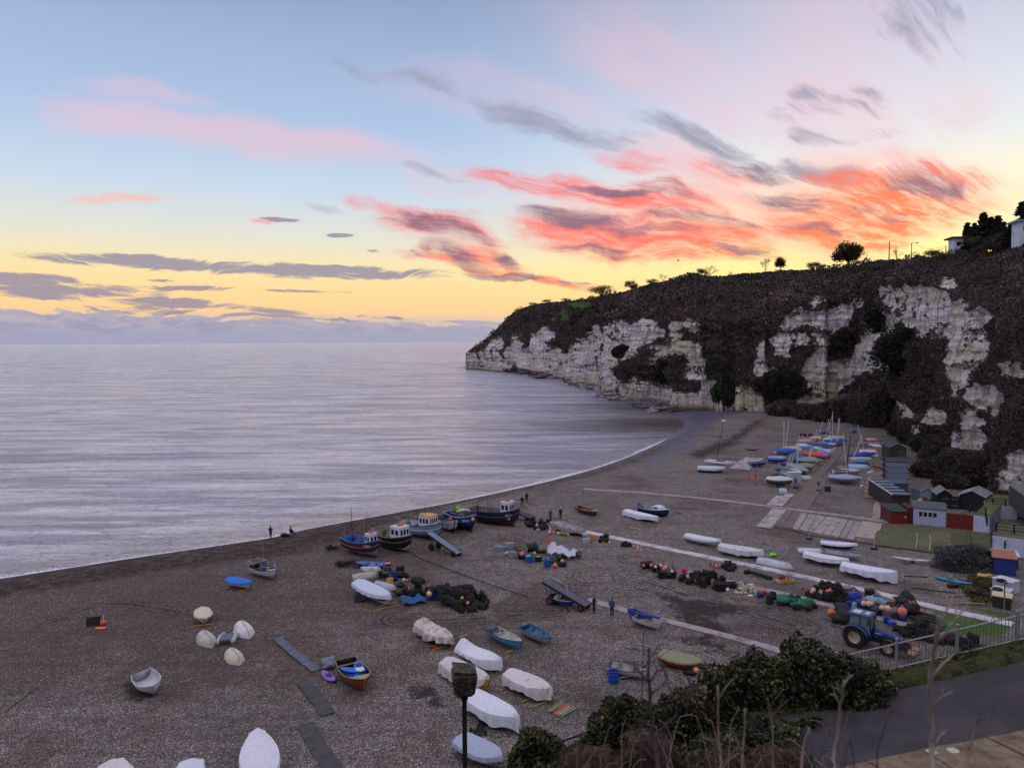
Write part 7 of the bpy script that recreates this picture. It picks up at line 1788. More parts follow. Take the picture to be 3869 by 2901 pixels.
for z, x, y, s, c_, lb, cat, name in [
 ('S',1500,520,(1.6,1.4,1.1),(28,28,32),'black sack at the back left of the sack pile','sack','black_sack'),('S',1580,500,(1.5,1.3,1.3),(26,26,30),'tallest black sack of the pile','sack','black_sack'),('S',1560,640,(1.6,1.3,1.2),(24,24,28),'black sack in the middle of the pile','sack','black_sack'),('S',1640,640,(1.6,1.4,1.2),(28,26,30),'black sack at the front right of the pile','sack','black_sack'),
 ('S',660,640,(1.4,1.1,1.2),(36,38,46),'upper dark sack left of the tractor','sack','black_sack'),('S',690,735,(2.2,1.5,1.1),(30,28,32),'large flat dark sack left of the tractor','sack','black_sack'),('S',1120,500,(1.5,1.0,.9),(130,160,176),'pale blue plastic bag behind the tractor','bag','plastic_bag'),('S',1210,510,(1.1,.8,.7),(140,166,190),'second pale blue plastic bag, right of the first','bag','plastic_bag'),
 ('S',1120,395,(1.1,.8,.6),(120,130,136),'grey plastic bag beside the black box','bag','plastic_bag'),('S',990,430,(.5,.4,.3),(130,150,176),'small pale bag left of the grey bag','bag','plastic_bag'),('S',740,290,(.9,.7,.5),(140,140,150),'grey sheet at the back of the float strewn heap','bag','plastic_bag'),('S',1345,540,(.9,.7,.7),(84,40,38),'rust red sack behind the grey tub','sack','red_sack'),
 ('S',1280,520,(.8,.6,.5),(180,160,140),'cream bag beside the rust red sack','bag','plastic_bag'),('S',1660,560,(.8,.6,.9),(206,140,50),'orange yellow sheet at the edge of the sack pile','sheet','yellow_sheet'),('S',1700,560,(.8,.6,.6),(190,180,166),'cream sheet beside the orange yellow one','sheet','cream_sheet'),
 ('D',160,985,(2.0,1.2,1.0),(34,110,84),'left green net bundle beside the path','net','net_bundle'),('D',300,1010,(2.4,1.1,.9),(36,120,90),'right green net bundle beside the path','net','net_bundle'),('D',230,995,(1.2,1.1,1.1),(24,40,36),'dark net roll between the two green bundles','net','net_bundle'),
 ('P',1660,930,(1.4,1.1,1.1),(26,52,46),'dark green net bag behind the tub row','net','net_bundle'),('P',1440,920,(1.2,.8,.6),(90,76,60),'brown rope coil behind the navy tub','rope','rope_coil'),('P',1960,1110,(1.0,.8,.8),(60,84,80),'grey green net right of the second blue tub','net','net_bundle'),('P',2030,1080,(1.0,.8,.9),(56,52,50),'dark net under the white sheet','net','net_bundle'),
 ('P',1640,560,(1.6,1.0,.9),(28,26,30),'black net at the left end of the float row','net','net_bundle'),('P',1840,560,(1.2,.8,.6),(110,140,136),'pale green sheet beside the blue boards','sheet','green_sheet'),('P',1900,520,(.7,.6,.8),(24,24,28),'black bag left of the round white basin','bag','black_bag'),('P',2140,690,(1.3,.7,.4),(110,120,70),'mossy rope below the grey covered boat','rope','rope_coil'),
 ('A',620,1000,(1.0,.8,.7),(186,186,196),'white bag behind the grey white dinghy','bag','white_bag'),('A',520,985,(1.5,.8,.5),(196,200,206),'white sheet left of the coral float','sheet','white_sheet'),('A',870,1180,(.9,.8,.9),(28,32,34),'dark round pot above the green net','net','net_bundle'),('A',870,1240,(1.4,.9,.7),(34,66,50),'green net left of the blue sheet','net','net_bundle'),('A',1010,1250,(1.1,.8,.5),(44,76,60),'green and yellow net right of the green one','net','net_bundle'),
 ('A',870,1050,(1.2,.9,.7),(24,26,26),'black net right of the blue barrel','net','net_bundle'),('C',1530,790,(.9,.7,.7),(44,42,44),'dark sack behind the trio of pots','sack','dark_sack'),('C',1200,985,(.5,.4,.7),(160,150,50),'yellow rag on the gear row','rag','yellow_rag'),('C',1365,1030,(.4,.4,1.1),(140,110,96),'brown upright bundle in front of the gear row','bundle','brown_bundle'),('C',1360,790,(.6,.5,.3),(90,60,50),'brown net beside the coral float','net','net_bundle'),
 ('E',1560,470,(3.4,2.2,.9),(60,60,64),'dark boat frame heap at the far end of the dinghy park','heap','gear_heap'),('E',1400,380,(3.0,2.0,.9),(100,120,130),'pale blue heap at the far left end of the dinghy park','heap','gear_heap'),('E',1715,370,(1.6,2.6,.9),(90,120,160),'blue canopy at the far end of the track','canopy','canopy'),('K',1570,545,(.9,.7,.4),(30,30,34),'black bag below the red boat','bag','black_bag'),
 ('M',1310,300,(1.0,.8,.4),(70,66,64),'dark netting beside the pot row','net','net_bundle'),('B',335,575,(.9,.5,.15),(140,50,30),'rust red rag under the crumpled covered boat','rag','red_rag'),('U',1110,1210,(3.2,1.0,.5),(110,106,96),'tangle of grey rope in front of the bush','rope','rope_coil'),
]: lump(name, G(z, x, y), s, c_, lb, cat, None, seed=x+y, wob=.9)
buoy(G('K', 1612, 540), .26, (206,170,120), 'cream and red float beside the red boat')
def sheet(z, pts, col, label, h=.35, seed=1, name='tarpaulin'):
    P = [G(z, *p) for p in pts]; c = sum(P, Vector())/len(P); xs = [p.x for p in P]; ys = [p.y for p in P]; mb = MB(); n = 16; poly = np.array([[p.x, p.y] for p in P])
    idm = {}
    for i in range(n+1):
        for j in range(n+1):
            x = min(xs)+(max(xs)-min(xs))*i/n; y = min(ys)+(max(ys)-min(ys))*j/n
            if in_poly(np.array([x]), np.array([y]), poly)[0]: idm[i, j] = mb.vert((x-c.x, y-c.y, .1+h*(.5+noise.noise(Vector((x*1.1, y*1.1, seed))))+.12*noise.noise(Vector((x*4, y*4, seed)))))
    for i in range(n):
        for j in range(n):
            q = [(i,j),(i+1,j),(i+1,j+1),(i,j+1)]
            if all(k in idm for k in q): mb.face([idm[k] for k in q])
    return tag(mb.build(name, mat(col, .6, .1, 3, .2), None, True, loc=(c.x, c.y, BEACH)), label, 'sheet')
sheet('A', [(850,1300),(900,1262),(1020,1262),(1120,1290),(1185,1330),(1040,1345),(960,1380),(900,1370)], (24,78,136), 'crumpled blue tarpaulin in front of the pot heaps', .45, 3)
sheet('P', [(1850,1010),(1870,900),(2000,890),(2212,960),(2400,1010),(2450,1040),(2300,1090),(2180,1085),(2050,1060)], (186,188,206), 'white sheet thrown over the gear at the right of the tub row', .9, 7)
sheet('C', [(1950,690),(1975,668),(2030,672),(2035,705),(1980,702)], (90,206,40), 'lime green cloth on the shingle by the covered boats', .15, 9)
for z, a_, b_, r_, c_, lb, name in [('C',(1770,885),(1978,950),.2,(26,26,30),'thick black tube lying below the long path','black_tube'),('P',(1910,560),(1940,640),.1,(150,170,206),'light blue board leaning in the float row','board'),('C',(1115,880),(1190,885),.06,(140,134,130),'pale timbers lying behind the gear row','timber'),
     ('S',(1610,690),(2050,790),.14,(50,40,40),'long dark timber by the grass','timber'),('S',(1700,680),(2040,740),.13,(56,44,42),'second dark timber by the grass','timber'),('S',(1620,720),(1960,830),.11,(44,36,36),'third dark timber, nearest the pots','timber'),('S',(1760,640),(2000,700),.14,(60,50,48),'upper dark timber by the coral float','timber'),
     ('S',(820,260),(925,355),.07,(50,40,36),'crossed stick behind the float strewn heap','stick'),('P',(1890,870),(2010,1000),.04,(70,60,60),'thin pole with an orange flag in the tub row','pole'),('D',(1560,935),(1720,925),.05,(60,50,48),'thin plank beside the weeds','plank'),('D',(1640,990),(1880,1000),.09,(140,126,110),'pale plank in front of the cream lidded chest','plank'),('A',(660,1365),(830,1325),.05,(170,160,60),'yellow pole in front of the white covered boat','pole'),
     ('K',(985,590),(1110,572),.07,(150,140,130),'pale log in front of the small white rowing boat','log'),('K',(870,512),(918,508),.07,(206,160,60),'yellow pole behind the blue barrel','pole'),('C',(500,402),(610,422),.05,(206,190,50),'yellow pole lying below the white covered boat','pole'),('B',(555,500),(625,478),.03,(180,180,180),'thin white stick beside the crumpled cover','stick'),
     ('C',(960,240),(1040,262),.06,(50,50,56),'dark drawbar right of the navy cabin boat','drawbar'),('B',(970,640),(1040,622),.06,(170,150,40),'yellow pole under the bow of the sky blue boat','pole'),('N',(40,1650),(310,1440),.03,(50,40,38),'bare twig reaching in at the bottom left','twig'),('C',(1880,560),(1935,585),.04,(44,42,46),'short dark bar behind the ragged covered boat','bar')]:
    a = G(z, *a_); b = G(z, *b_); d = b-a; mb = MB(); mb.tube([(0,0,r_+.08),(d.x*.5,d.y*.5,r_+.1),(d.x,d.y,r_+.08)], r_, 8); tag(mb.build(name, mat(c_, .75, .15), None, loc=a), lb, name.split('_')[-1])
fo2 = copy_tree(fo); fo2.location = wpt(e5, (0,0,0)); q = G('P', 1880, 960); fo2.location = (q.x, q.y, q.z+1.2)
fo2.data = fo.data.copy(); fo2.data.materials.clear(); fo2.data.materials.append(mat((226,96,60), .6)); fo2.data.materials.append(mat((60,60,60), .6)); fo2.scale = (.8,.8,.9); tag(fo2, 'orange flag standing in the tub row', 'flag')
# ropes across the shingle
for z, pts, lb in [('A', [(985,790),(1010,830),(1080,870),(1250,930),(1450,1010),(1640,1080),(1900,1170),(2200,1270)], 'long dark mooring rope from the black fishing boat'), ('C', [(1880,1060),(1700,1050)], '')]:
    if not lb: continue
    P = [G(z, *p) for p in pts]; O = P[0]; mb = MB(); Q = chaikin(np.array([[p.x, p.y] for p in P]), 3); mb.tube([(x-O.x, y-O.y, .12+.02*math.sin(k)) for k, (x, y) in enumerate(Q)], .045, 5); tag(mb.build('rope', mat((44,38,40), .9), None, loc=O), lb, 'rope')
for k, (z, x, y, w_) in enumerate([('A',150,750,1.6),('A',290,920,2.6),('B',740,1320,2.4),('A',430,1290,2.0)]):
    p = G(z, x, y); e = empty('launch_trolley', p, k*.7, ['black folded trolley left of the dark red fishing boat','low black trolley frame behind the blue skiff','black trolley under the largest white covered boat','black trolley under the white covered boat by the pot heap'][k], 'trolley')
    mb = MB(); mb.tube([(-w_/2,-.3,.25),(w_/2,0,.2),(-w_/2,.3,.25),(-w_/2,-.3,.25)], .05, 5); mb.tube([(-w_*.2,-.5,.2),(-w_*.2,.5,.2)], .05, 5); mb.box((0,0,.15), (w_*.8,.5,.08)); mb.build('frame', mat((26,24,28), .8), e)
    for s in (-1, 1): mb = MB(); mb.tube([(-w_*.2, s*.5-.05, .2),(-w_*.2, s*.5+.05, .2)], .2, 10); mb.build('wheel', mat((30,28,30), .85), e)
# ================================================================== tractor
def tractor():
    ra = G('S', 850, 1080); fa = G('S', 1290, 1200); d = fa-ra; rz = math.atan2(d.y, d.x); wb_ = 2.45
    side = Vector((-math.sin(rz), math.cos(rz), 0)); o = ra+side*.85
    e = empty('tractor', (o.x, o.y, BEACH), rz, 'blue farm tractor with a glazed cab parked beside the pot row', 'tractor', s=1.07)
    BLU = mat((26,54,116), .3, .08, 2, dirt=(70,80,110), dirt_amt=.15); DK = mat((30,30,34), .6); TY = mat((26,24,26), .85, .2, 6); RIM = mat((176,166,140), .6, .15, dirt=(120,90,60), dirt_amt=.4); GL = mat((96,128,128), .06, .1, 2, spec=.9)
    def wheel(x, y, r_, w_):
        t = MB(); prof = [(r_*.55,-w_*.42),(r_*.8,-w_*.5),(r_*.95,-w_*.46),(r_,-w_*.3),(r_,w_*.3),(r_*.95,w_*.46),(r_*.8,w_*.5),(r_*.55,w_*.42)]
        t.lathe(prof, 32, (x, y, r_), 'y', cap0=False, cap1=False)
        for k in range(22):
            a = 2*math.pi*k/22
            for s in (-1, 1): t.box((x+(r_+.015)*math.cos(a+.07*s), y+s*w_*.24, r_+(r_+.015)*math.sin(a+.07*s)), (.05, w_*.5, .09), Matrix.Rotation(-a, 3, 'Y') @ Matrix.Rotation(s*.6, 3, 'X'))
        wh = t.build('wheel', TY, e, False)
        q = MB(); q.lathe([(r_*.60,-w_*.36),(r_*.56,-w_*.3),(r_*.5,-w_*.12),(r_*.2,-w_*.05),(.02,-w_*.05)], 24, (x, y, r_), 'y', cap0=False); q.lathe([(r_*.60,w_*.36),(r_*.56,w_*.3),(r_*.5,w_*.12),(r_*.2,w_*.05),(.02,w_*.05)], 24, (x, y, r_), 'y', cap0=False); q.lathe([(r_*.6,-w_*.36),(r_*.6,w_*.36)], 24, (x, y, r_), 'y', cap0=False, cap1=False)
        q.build('rim', RIM, wh, True)
    for s in (-1, 1): wheel(0, s*.85, .86, .50); wheel(wb_, s*.82, .60, .36)
    b = MB(); b.box((1.2,0,.85), (2.7,.5,.5)); b.box((2.4,0,.62), (.3,1.5,.16)); b.box((0,0,.86), (.4,1.5,.35)); b.box((-.5,0,.8), (.6,.5,.4)); b.build('chassis', DK, e)
    # bonnet: rounded, sloping down to the nose
    b = MB(); rows = []
    for i in range(9):
        t = i/8; x = 1.05+t*2.05; w_ = .36-.06*t; top = 1.72-.34*t**1.6-(0 if i < 8 else .1); rows.append([Vector((x, w_*sx, 1.0 if abs(sx) > .99 and k in (0, 8) else z_)) for k, (sx, z_) in enumerate([(-1,1.0),(-1,top-.22),(-.86,top-.08),(-.5,top),(0,top+.03),(.5,top),(.86,top-.08),(1,top-.22),(1,1.0)])])
    ids = b.grid(rows); b.face(ids[-1]); b.face(ids[0]); bo = b.build('bonnet', BLU, e, True)
    for s in (-1, 1):
        q = MB(); q.box((2.2, s*.345, 1.12), (1.2,.03,.26)); q.build('grille', DK, bo)
        q = MB(); q.box((1.55, s*.365, 1.38), (.55,.012,.07)); q.build('stripe', mat((180,190,206), .5), bo)
        q = MB(); q.box((3.12, s*.17, 1.2), (.03,.14,.12)); q.build('headlight', mat((206,206,196), .2), e)
    # cab
    P4 = [(-.55,.66),(.35,.72),(1.05,.55)]
    f = MB()
    for s in (-1, 1):
        f.tube([(-.62,s*.62,1.2),(-.5,s*.62,2.5)], .05, 6); f.tube([(.28,s*.72,1.0),(.3,s*.68,2.52)], .04, 6); f.tube([(1.08,s*.5,1.1),(.95,s*.56,2.5)], .05, 6)
        f.tube([(-.62,s*.62,1.45),(.28,s*.72,1.45)], .03, 5); f.tube([(.28,s*.72,.75),(1.05,s*.6,.75),(1.08,s*.5,1.1)], .04, 5); f.box((.68,s*.64,.72), (.7,.25,.06))
    f.tube([(-.62,-.62,1.3),(-.62,.62,1.3)], .04, 5); f.tube([(1.08,-.5,1.55),(1.08,.5,1.55)], .04, 5); f.box((0.2,0,1.15), (1.5,1.1,.5)); f.build('cab_frame', mat((30,40,60), .4), e)
    for s in (-1, 1):
        q = MB(); q.quadpts((-.58,s*.64,1.48),(.24,s*.72,1.48),(.26,s*.68,2.46),(-.48,s*.63,2.46)); q.build('side_window', GL, e, fix=False)
        q = MB(); q.quadpts((.34,s*.72,.8),(1.04,s*.57,1.1),(.93,s*.56,2.46),(.34,s*.68,2.46)); dr = q.build('door', GL, e, fix=False)
        q = MB(); q.box((.42, s*.75, 1.5), (.05,.03,.3)); q.build('handle', DK, dr)
    q = MB(); q.quadpts((1.10,-.5,1.58),(1.10,.5,1.58),(.97,.54,2.46),(.97,-.54,2.46)); q.build('windscreen', GL, e, fix=False)
    q = MB(); q.quadpts((-.62,-.58,1.4),(-.62,.58,1.4),(-.52,.58,2.46),(-.52,-.58,2.46)); q.build('rear_window', GL, e, fix=False)
    r_ = MB(); r_.box((.2,0,2.58), (1.75,1.45,.16), taper=.93); ro = r_.build('roof', BLU, e)
    q = MB(); q.box((-.1,-.1,2.67), (.6,.8,.03)); q.build('hatch', mat((180,190,210), .3), ro); q = MB(); q.box((.65,0,2.67), (.35,.7,.03)); q.build('vent_panel', mat((176,180,190), .3), ro)
    for s in (-1, 1):
        q = MB(); rows = []
        for k in range(11):
            a = R(8)+k*R(15.5); rows.append([Vector((-.0+1.0*math.cos(a), s*yy, .86+1.0*math.sin(a))) for yy in (.6, .66, 1.12, 1.16)])
        for r0 in rows: r0[0].z -= .05; r0[3].z -= .07
        q.grid(rows); q.build('mudguard', BLU, e, True)
        q = MB(); q.box((.95, s*.95, 2.2), (.05,.16,.3)); q.tube([(.95,s*.6,2.35),(.95,s*.95,2.35)], .015, 4); q.build('mirror', DK, e)
        q = MB(); rows = []
        for k in range(7): a = R(30)+k*R(20); rows.append([Vector((wb_+.68*math.cos(a), s*yy, .60+.68*math.sin(a))) for yy in (.64, 1.0)])
        q.grid(rows); q.build('front_mudguard', DK, e, True)
    q = MB(); q.tube([(1.25,-.42,1.4),(1.25,-.42,2.6)], .05, 8); q.build('exhaust', DK, e, True)
    q = MB(); q.box((0.1,0,1.55), (.5,.5,.15)); q.box((-.12,0,1.85), (.12,.5,.6)); q.build('seat', DK, e)
    q = MB(); q.tube([(.62+.16*math.cos(k), .16*math.sin(k), 1.78) for k in [j*math.pi/6 for j in range(12)]], .02, 5, closed=True); q.tube([(.62,0,1.78),(.85,0,1.4)], .03, 5); q.build('steering_wheel', DK, e)
    # push frame with wooden fenders on the nose
    q = MB()
    for s in (-1, 1): q.box((3.35,s*.35,.75), (.6,.08,.4)); q.tube([(3.3,s*.35,.9),(3.9,s*.5,.5)], .05, 5); q.tube([(3.2,s*.3,.6),(3.95,s*.6,.4)], .05, 5)
    q.tube([(3.9,-.75,.45),(3.9,.75,.45)], .06, 6); q.box((3.15,0,.9), (.15,.7,.6)); q.build('push_frame', mat((60,44,42), .8), e)
    for k, y in enumerate((-.62,-.25,.3,.66)): q = MB(); q.box((4.0, y, .55), (.55,.3,.12)); q.build('timber_pad', mat((150,120,96), .8, .2), e)
tractor()
# ================================================================== people
def person(z, x, y, rz, jacket, trouser, label, pose='stand', hood=None, hair=(50,36,30), skin=(176,130,110), shoes=(30,28,30), H_=1.76, phone=False):
    p = G(z, x, y); s = H_/1.76
    V = []; E_ = []; Rr = []
    def add(pt, r_, par=None):
        V.append(Vector(pt)); Rr.append(r_)
        if par is not None: E_.append((par, len(V)-1))
        return len(V)-1
    sit = pose == 'sit'
    hz = .95 if not sit else .38
    pel = add((0,0,hz), (.175,.135))
    w_ = add((0,.0 if not sit else .03,hz+.18), (.175,.14), pel); ch = add((0,.01,hz+.38), (.205,.145), w_); nk0 = add((0,.0,hz+.53), (.10,.08), ch); nk = add((0,-.01,hz+.60), (.055,.055), nk0)
    hd = add((0,-.02,hz+.70), (.078,.088), nk); ht = add((0,-.02,hz+.80), (.072,.08), hd)
    for sd in (-1, 1):
        if sit: hip = add((sd*.09,-.02,hz-.02), (.09,.09), pel); kn = add((sd*.14,-.42,hz+.12), (.065,.065), hip); an = add((sd*.15,-.55,.08), (.045,.045), kn); ft = add((sd*.16,-.70,.05), (.045,.035), an)
        else:
            k_ = .05*sd if pose != 'walk' else .22*sd
            hip = add((sd*.09,0,hz-.08), (.11,.11), pel); kn = add((sd*.10,-k_*.4-.02,.50), (.08,.08), hip); an = add((sd*.11,-k_*.9,.09), (.045,.045), kn); ft = add((sd*.13,-k_*.9-.17,.045), (.05,.035), an)
        sh = add((sd*.20,.01,hz+.46), (.08,.08), ch)
        if pose == 'hold': el = add((sd*.27,-.08,hz+.2), (.065,.065), sh); wr = add((sd*.10,-.30,hz+.26), (.033,.033), el)
        elif sit: el = add((sd*.26,-.1,hz+.2), (.065,.065), sh); wr = add((sd*.15,-.32,hz+.12), (.033,.033), el)
        else: el = add((sd*.26,.03,hz+.2), (.065,.065), sh); wr = add((sd*.24,-.06,hz-.02), (.033,.033), el)
        dv = (V[wr]-V[el]).normalized(); pm = add(V[wr]+dv*.07, (.035,.022), wr)
        up_ = Vector((0,1,0)) if abs(dv.z) > .6 else Vector((sd*.3,0,1)).normalized()
        for q in range(4): f1 = add(V[pm]+dv*.035+up_*(.012*(q-1.5)*1.6), (.010,.010), pm); add(V[f1]+dv*(.03+.006*(q in (1,2)))+Vector((-sd*.012,0,0)), (.008,.008), f1)
        t1 = add(V[wr]+dv*.035-up_*.035, (.011,.011), wr); add(V[t1]+dv*.03-up_*.006, (.009,.009), t1)
    me = bpy.data.meshes.new('person'); me.from_pydata([tuple(v*s) for v in V], E_, []); o = link('person', me)
    sm = o.modifiers.new('skin', 'SKIN'); sv = me.skin_vertices[0].data
    for k, r_ in enumerate(Rr): sv[k].radius = (r_[0]*s, r_[1]*s)
    sv[0].use_root = True
    su = o.modifiers.new('sub', 'SUBSURF'); su.levels = su.render_levels = 1
    dg = bpy.context.evaluated_depsgraph_get(); m2 = bpy.data.meshes.new_from_object(o.evaluated_get(dg)); o.modifiers.clear(); o.data = m2; bpy.data.meshes.remove(me)
    ms = [mat(skin, .6), mat(jacket, .8, .2, 8, .2), mat(trouser, .8, .15, 8), mat(shoes, .6)]; m2.materials.clear(); [m2.materials.append(m) for m in ms]
    for f in m2.polygons:
        c = f.center/s
        if c.z > hz+.60: k = 0
        elif c.z > hz-.06 and not (sit and c.y < -.2 and abs(c.x) < .2 and c.z < hz+.1): k = 1
        elif c.z < .11: k = 3
        else: k = 2
        if not sit and abs(c.x) > .2 and c.z < hz+.0: k = 0
        if pose == 'hold' and c.y < -.31: k = 0
        f.material_index = k; f.use_smooth = True
    o.location = p; o.rotation_euler = (0,0,rz); tag(o, label, 'person')
    hc = hood or hair; mb = MB(); mb.ball((0,.0*s,(hz+.775)*s), .108*s, 12, 8, (.95,1.08,1.0 if not hood else 1.25)); 
    hm = mb.build('hood' if hood else 'hair', mat(hc, .85, .15), o, True)
    for v in hm.data.vertices:
        if v.co.y < -.055*s and v.co.z < (hz+.80)*s: v.co.y = -.055*s
    fc = MB(); 
    for sd in (-1, 1): fc.ball((sd*.03*s, -.103*s, (hz+.745)*s), .009*s, 6, 4)
    fc.box((0,-.108*s,(hz+.69)*s), (.04*s,.008*s,.008*s)); fc.build('eyes_and_mouth', mat((40,26,24), .5), o)
    mb = MB(); mb.ball((0,-.112*s,(hz+.72)*s), .014*s, 6, 4, (.8,1,1.5)); mb.build('nose', ms[0], o, True)
    return o
BK = (24,24,28)
person('O', 340, 372, R(180), BK, (22,22,26), 'person in a black hooded coat standing at the water edge, hands in front', 'hold', hood=BK)
person('O', 550, 338, R(150), BK, BK, 'person in black sitting on the shingle at the water edge', 'sit', hood=(30,28,30))
lump('angling_bag', G('O', 490, 352), (1.3,.6,.55), (22,22,26), 'black angling bag beside the seated person', 'bag', seed=2)
for a_, b_, lb in [((300,350),(200,240),'fishing rod leaning left of the standing angler'),((452,335),(403,165),'left rod of the pair near the seated angler'),((468,335),(424,150),'right rod of the pair near the seated angler')]:
    a = G('O', *a_); q = at_depth(*src('O', *b_), a.y+.4); mb = MB(); mb.tube([(0,0,.1), q-a], .02, 5, r2=.008); tag(mb.build('fishing_rod', mat((90,84,80), .5), None, loc=a), lb, 'fishing rod')
person('P', 1500, 258, R(20), BK, BK, 'person in black at the left of the pair walking down to the water', 'walk')
person('P', 1568, 200, R(200), (30,30,40), (26,26,34), 'person in dark blue at the right of the pair near the water', 'walk')
person('P', 1930, 480, R(170), (78,72,40), (62,58,38), 'person in camouflage jacket holding something, left of two', 'hold', hair=(44,40,30))
person('P', 2085, 450, R(190), (40,40,50), (36,34,40), 'grey haired person in dark jacket, right of two', 'stand', hair=(180,176,170))
person('C', 122, 1292, R(60), (26,26,28), (40,42,60), 'person in black leaning at the foot of the gangway trailer', 'hold')
person('C', 310, 1320, R(160), (34,74,110), (26,26,32), 'person in a blue jacket standing on the shingle', 'stand')
# ================================================================== hilltop
def sky_pt(px, dn=0.0):
    k = int(np.argmin(np.abs(CPX-px))); p = CP[179-4][k] if dn else CP[179][k]; return Vector(p)
BUSHG = leaf_mat('cliff_bush_leaf', [(24,30,24), (38,46,32), (54,60,42), (72,70,56)], .85, .1)
def hpx(p, n): return n*1.7491/FS*p.y
def cliff_pt(px, py):
    k = int(np.argmin(np.abs(CPX-px))); best = None
    for i in range(0, 180):
        s_ = proj(CP[i][k]); dd = abs(s_[1]/1.7491-py)
        if best is None or dd < best[0]: best = (dd, Vector(CP[i][k]))
    return best[1]
for k, (px, py, rr_, lb) in enumerate([(1685,835,9,'large dark green bush hanging low on the chalk cliff'),(1570,850,6,'dark bush low on the cliff left of the large one'),(1820,740,6,'dark bush in the middle of the right chalk face'),(1905,690,6,'dark bush on the ledge right of the middle chalk face'),(1960,760,9,'broad dark bush beside the chalk buttress'),(1440,800,8,'dark bush tongue on the long chalk wall'),(1350,760,5,'small bush high on the long chalk wall')]):
    p = cliff_pt(px, py); bush('cliff_bush', (p.x, p.y-1.0, p.z), (rr_, rr_*.5, rr_*.75), 6000, .5 if p.y < 300 else .7, BUSHG, lb, seed=90+k)
BARK = mat((52,42,40), .9, .2, 3)
def bare_tree(px, hp, wp, label, seed, base=None, rx=0.0, dense=5):
    p = base or sky_pt(px); h = hpx(p, hp); w = hpx(p, wp)/2; e = empty('bare_tree', p-Vector((0,0,.5)), 0, label, 'tree'); r = random.Random(seed); mb = MB(); br = MB()
    mb.tube([(0,0,0),(0,0,h*.35)], h*.025, 5, r2=h*.018); mb.build('trunk', BARK, e)
    def grow(a, d, ln, rad, lv):
        b = a+d*ln; br.tube([a, b], rad, 3, r2=rad*.6, cap=False)
        if lv == 0: return
        for k in range(3 if lv > 1 else 4):
            nd_ = (d+Vector((r.uniform(-1,1)*.75*(w/h+.35), r.uniform(-1,1)*.7, r.uniform(-.15,.5)))).normalized(); grow(b if k else a+d*ln*.6, nd_, ln*r.uniform(.6,.8), rad*.6, lv-1)
    for k in range(5): grow(Vector((0,0,h*(.12+.05*k))), Vector((r.uniform(-1,1)*w/h*1.6, r.uniform(-.6,.6), 1)).normalized(), h*.28, h*.014, 4)
    br.build('crown', BARK, e, fix=False)
TL = leaf_mat('hill_tree_leaf', [(26,26,18), (46,42,28), (70,56,36), (60,66,34)], .8, .2)
def leaf_tree(px, hp, wp, label, seed, base=None, n=3500, col=None, trunk=.3):
    p = base or sky_pt(px); h = hpx(p, hp); w = hpx(p, wp)/2; e = empty('round_tree', p-Vector((0,0,.5)), 0, label, 'tree'); mb = MB()
    mb.tube([(0,0,0),(0,0,h*.5)], h*.04, 6, r2=h*.02); rr = random.Random(seed)
    for k in range(6): a = rr.random()*6.3; mb.tube([(0,0,h*.25),(w*.5*math.cos(a),w*.4*math.sin(a),h*.7)], h*.018, 4, r2=h*.006)
    mb.build('trunk', BARK, e); r = np.random.RandomState(seed)
    cl = []
    for k in range(22):
        a = r.rand()*6.3; q = r.rand()**.5; cz = r.rand(); c = np.array([w*.78*q*math.cos(a), w*.6*q*math.sin(a), h*(trunk+.12+cz*(.9-trunk-.12)*(1-.35*q))])
        cl.append(bush_pts(r, c, (w*.42, w*.36, h*.2), n//22, .9, seed=k))
    leafy('crown', np.concatenate(cl), (.5+r.rand(n//22*22)*.8)*h*.045, col or TL, seed=seed, parent=e)
def conifer(base, h, w, label, seed, n=16, droop=.15, name='conifer'):
    e = empty(name, base, 0, label, 'tree'); mb = MB(); mb.tube([(0,0,-.5),(0,0,h)], h*.018, 5, r2=.02); mb.build('trunk', BARK, e); r = np.random.RandomState(seed); P = []
    for k in range(n):
        t = .12+.86*k/n; L_ = w/2*(1-t)**.8*(.7+.5*r.rand())
        for j in range(7):
            a = r.rand()*6.3; m = 46; u = r.rand(m)**.6
            P.append(np.stack([u*L_*math.cos(a)+r.normal(size=m)*.06*w*.5, u*L_*math.sin(a)+r.normal(size=m)*.06*w*.5, h*t-droop*L_*u+r.normal(size=m)*h*.012], 1))
    P = np.concatenate(P); leafy('crown', P, (.5+r.rand(len(P)))*h*.04, CONM, seed=seed, parent=e)
CONM = leaf_mat('conifer_needles', [(24,28,24), (38,42,34), (56,54,44)], .85, .2)
leaf_tree(1831, 56, 62, 'round crowned tree standing alone on the hilltop', 1, n=9000); leaf_tree(1686, 31, 24, 'small upright tree beside the bare tree on the ridge', 2)
bare_tree(1655, 34, 44, 'bare fan shaped tree left of the small upright tree', 3); bare_tree(1534, 28, 52, 'wide bare tree on the ridge', 4); bare_tree(1432, 20, 34, 'small bare tree low on the ridge', 5); bare_tree(1576, 12, 40, 'low bare shrubs between two ridge trees', 6)
bare_tree(1936, 30, 46, 'bare bush left of the tall pole', 7); bare_tree(1975, 20, 44, 'bare bush right of the tall pole', 8); bare_tree(1750, 18, 40, 'bare shrub left of the round crowned tree', 9)
leaf_tree(1765, 22, 40, 'dark shrub touching the round crowned tree', 10, trunk=.1); leaf_tree(1515, 18, 34, 'dark shrub at the left of the wide bare tree', 11, trunk=.1); leaf_tree(1363, 24, 28, 'dark rounded tree on the falling ridge', 12, trunk=.1); leaf_tree(1300, 26, 62, 'broad evergreen above the green field', 13, trunk=.15)
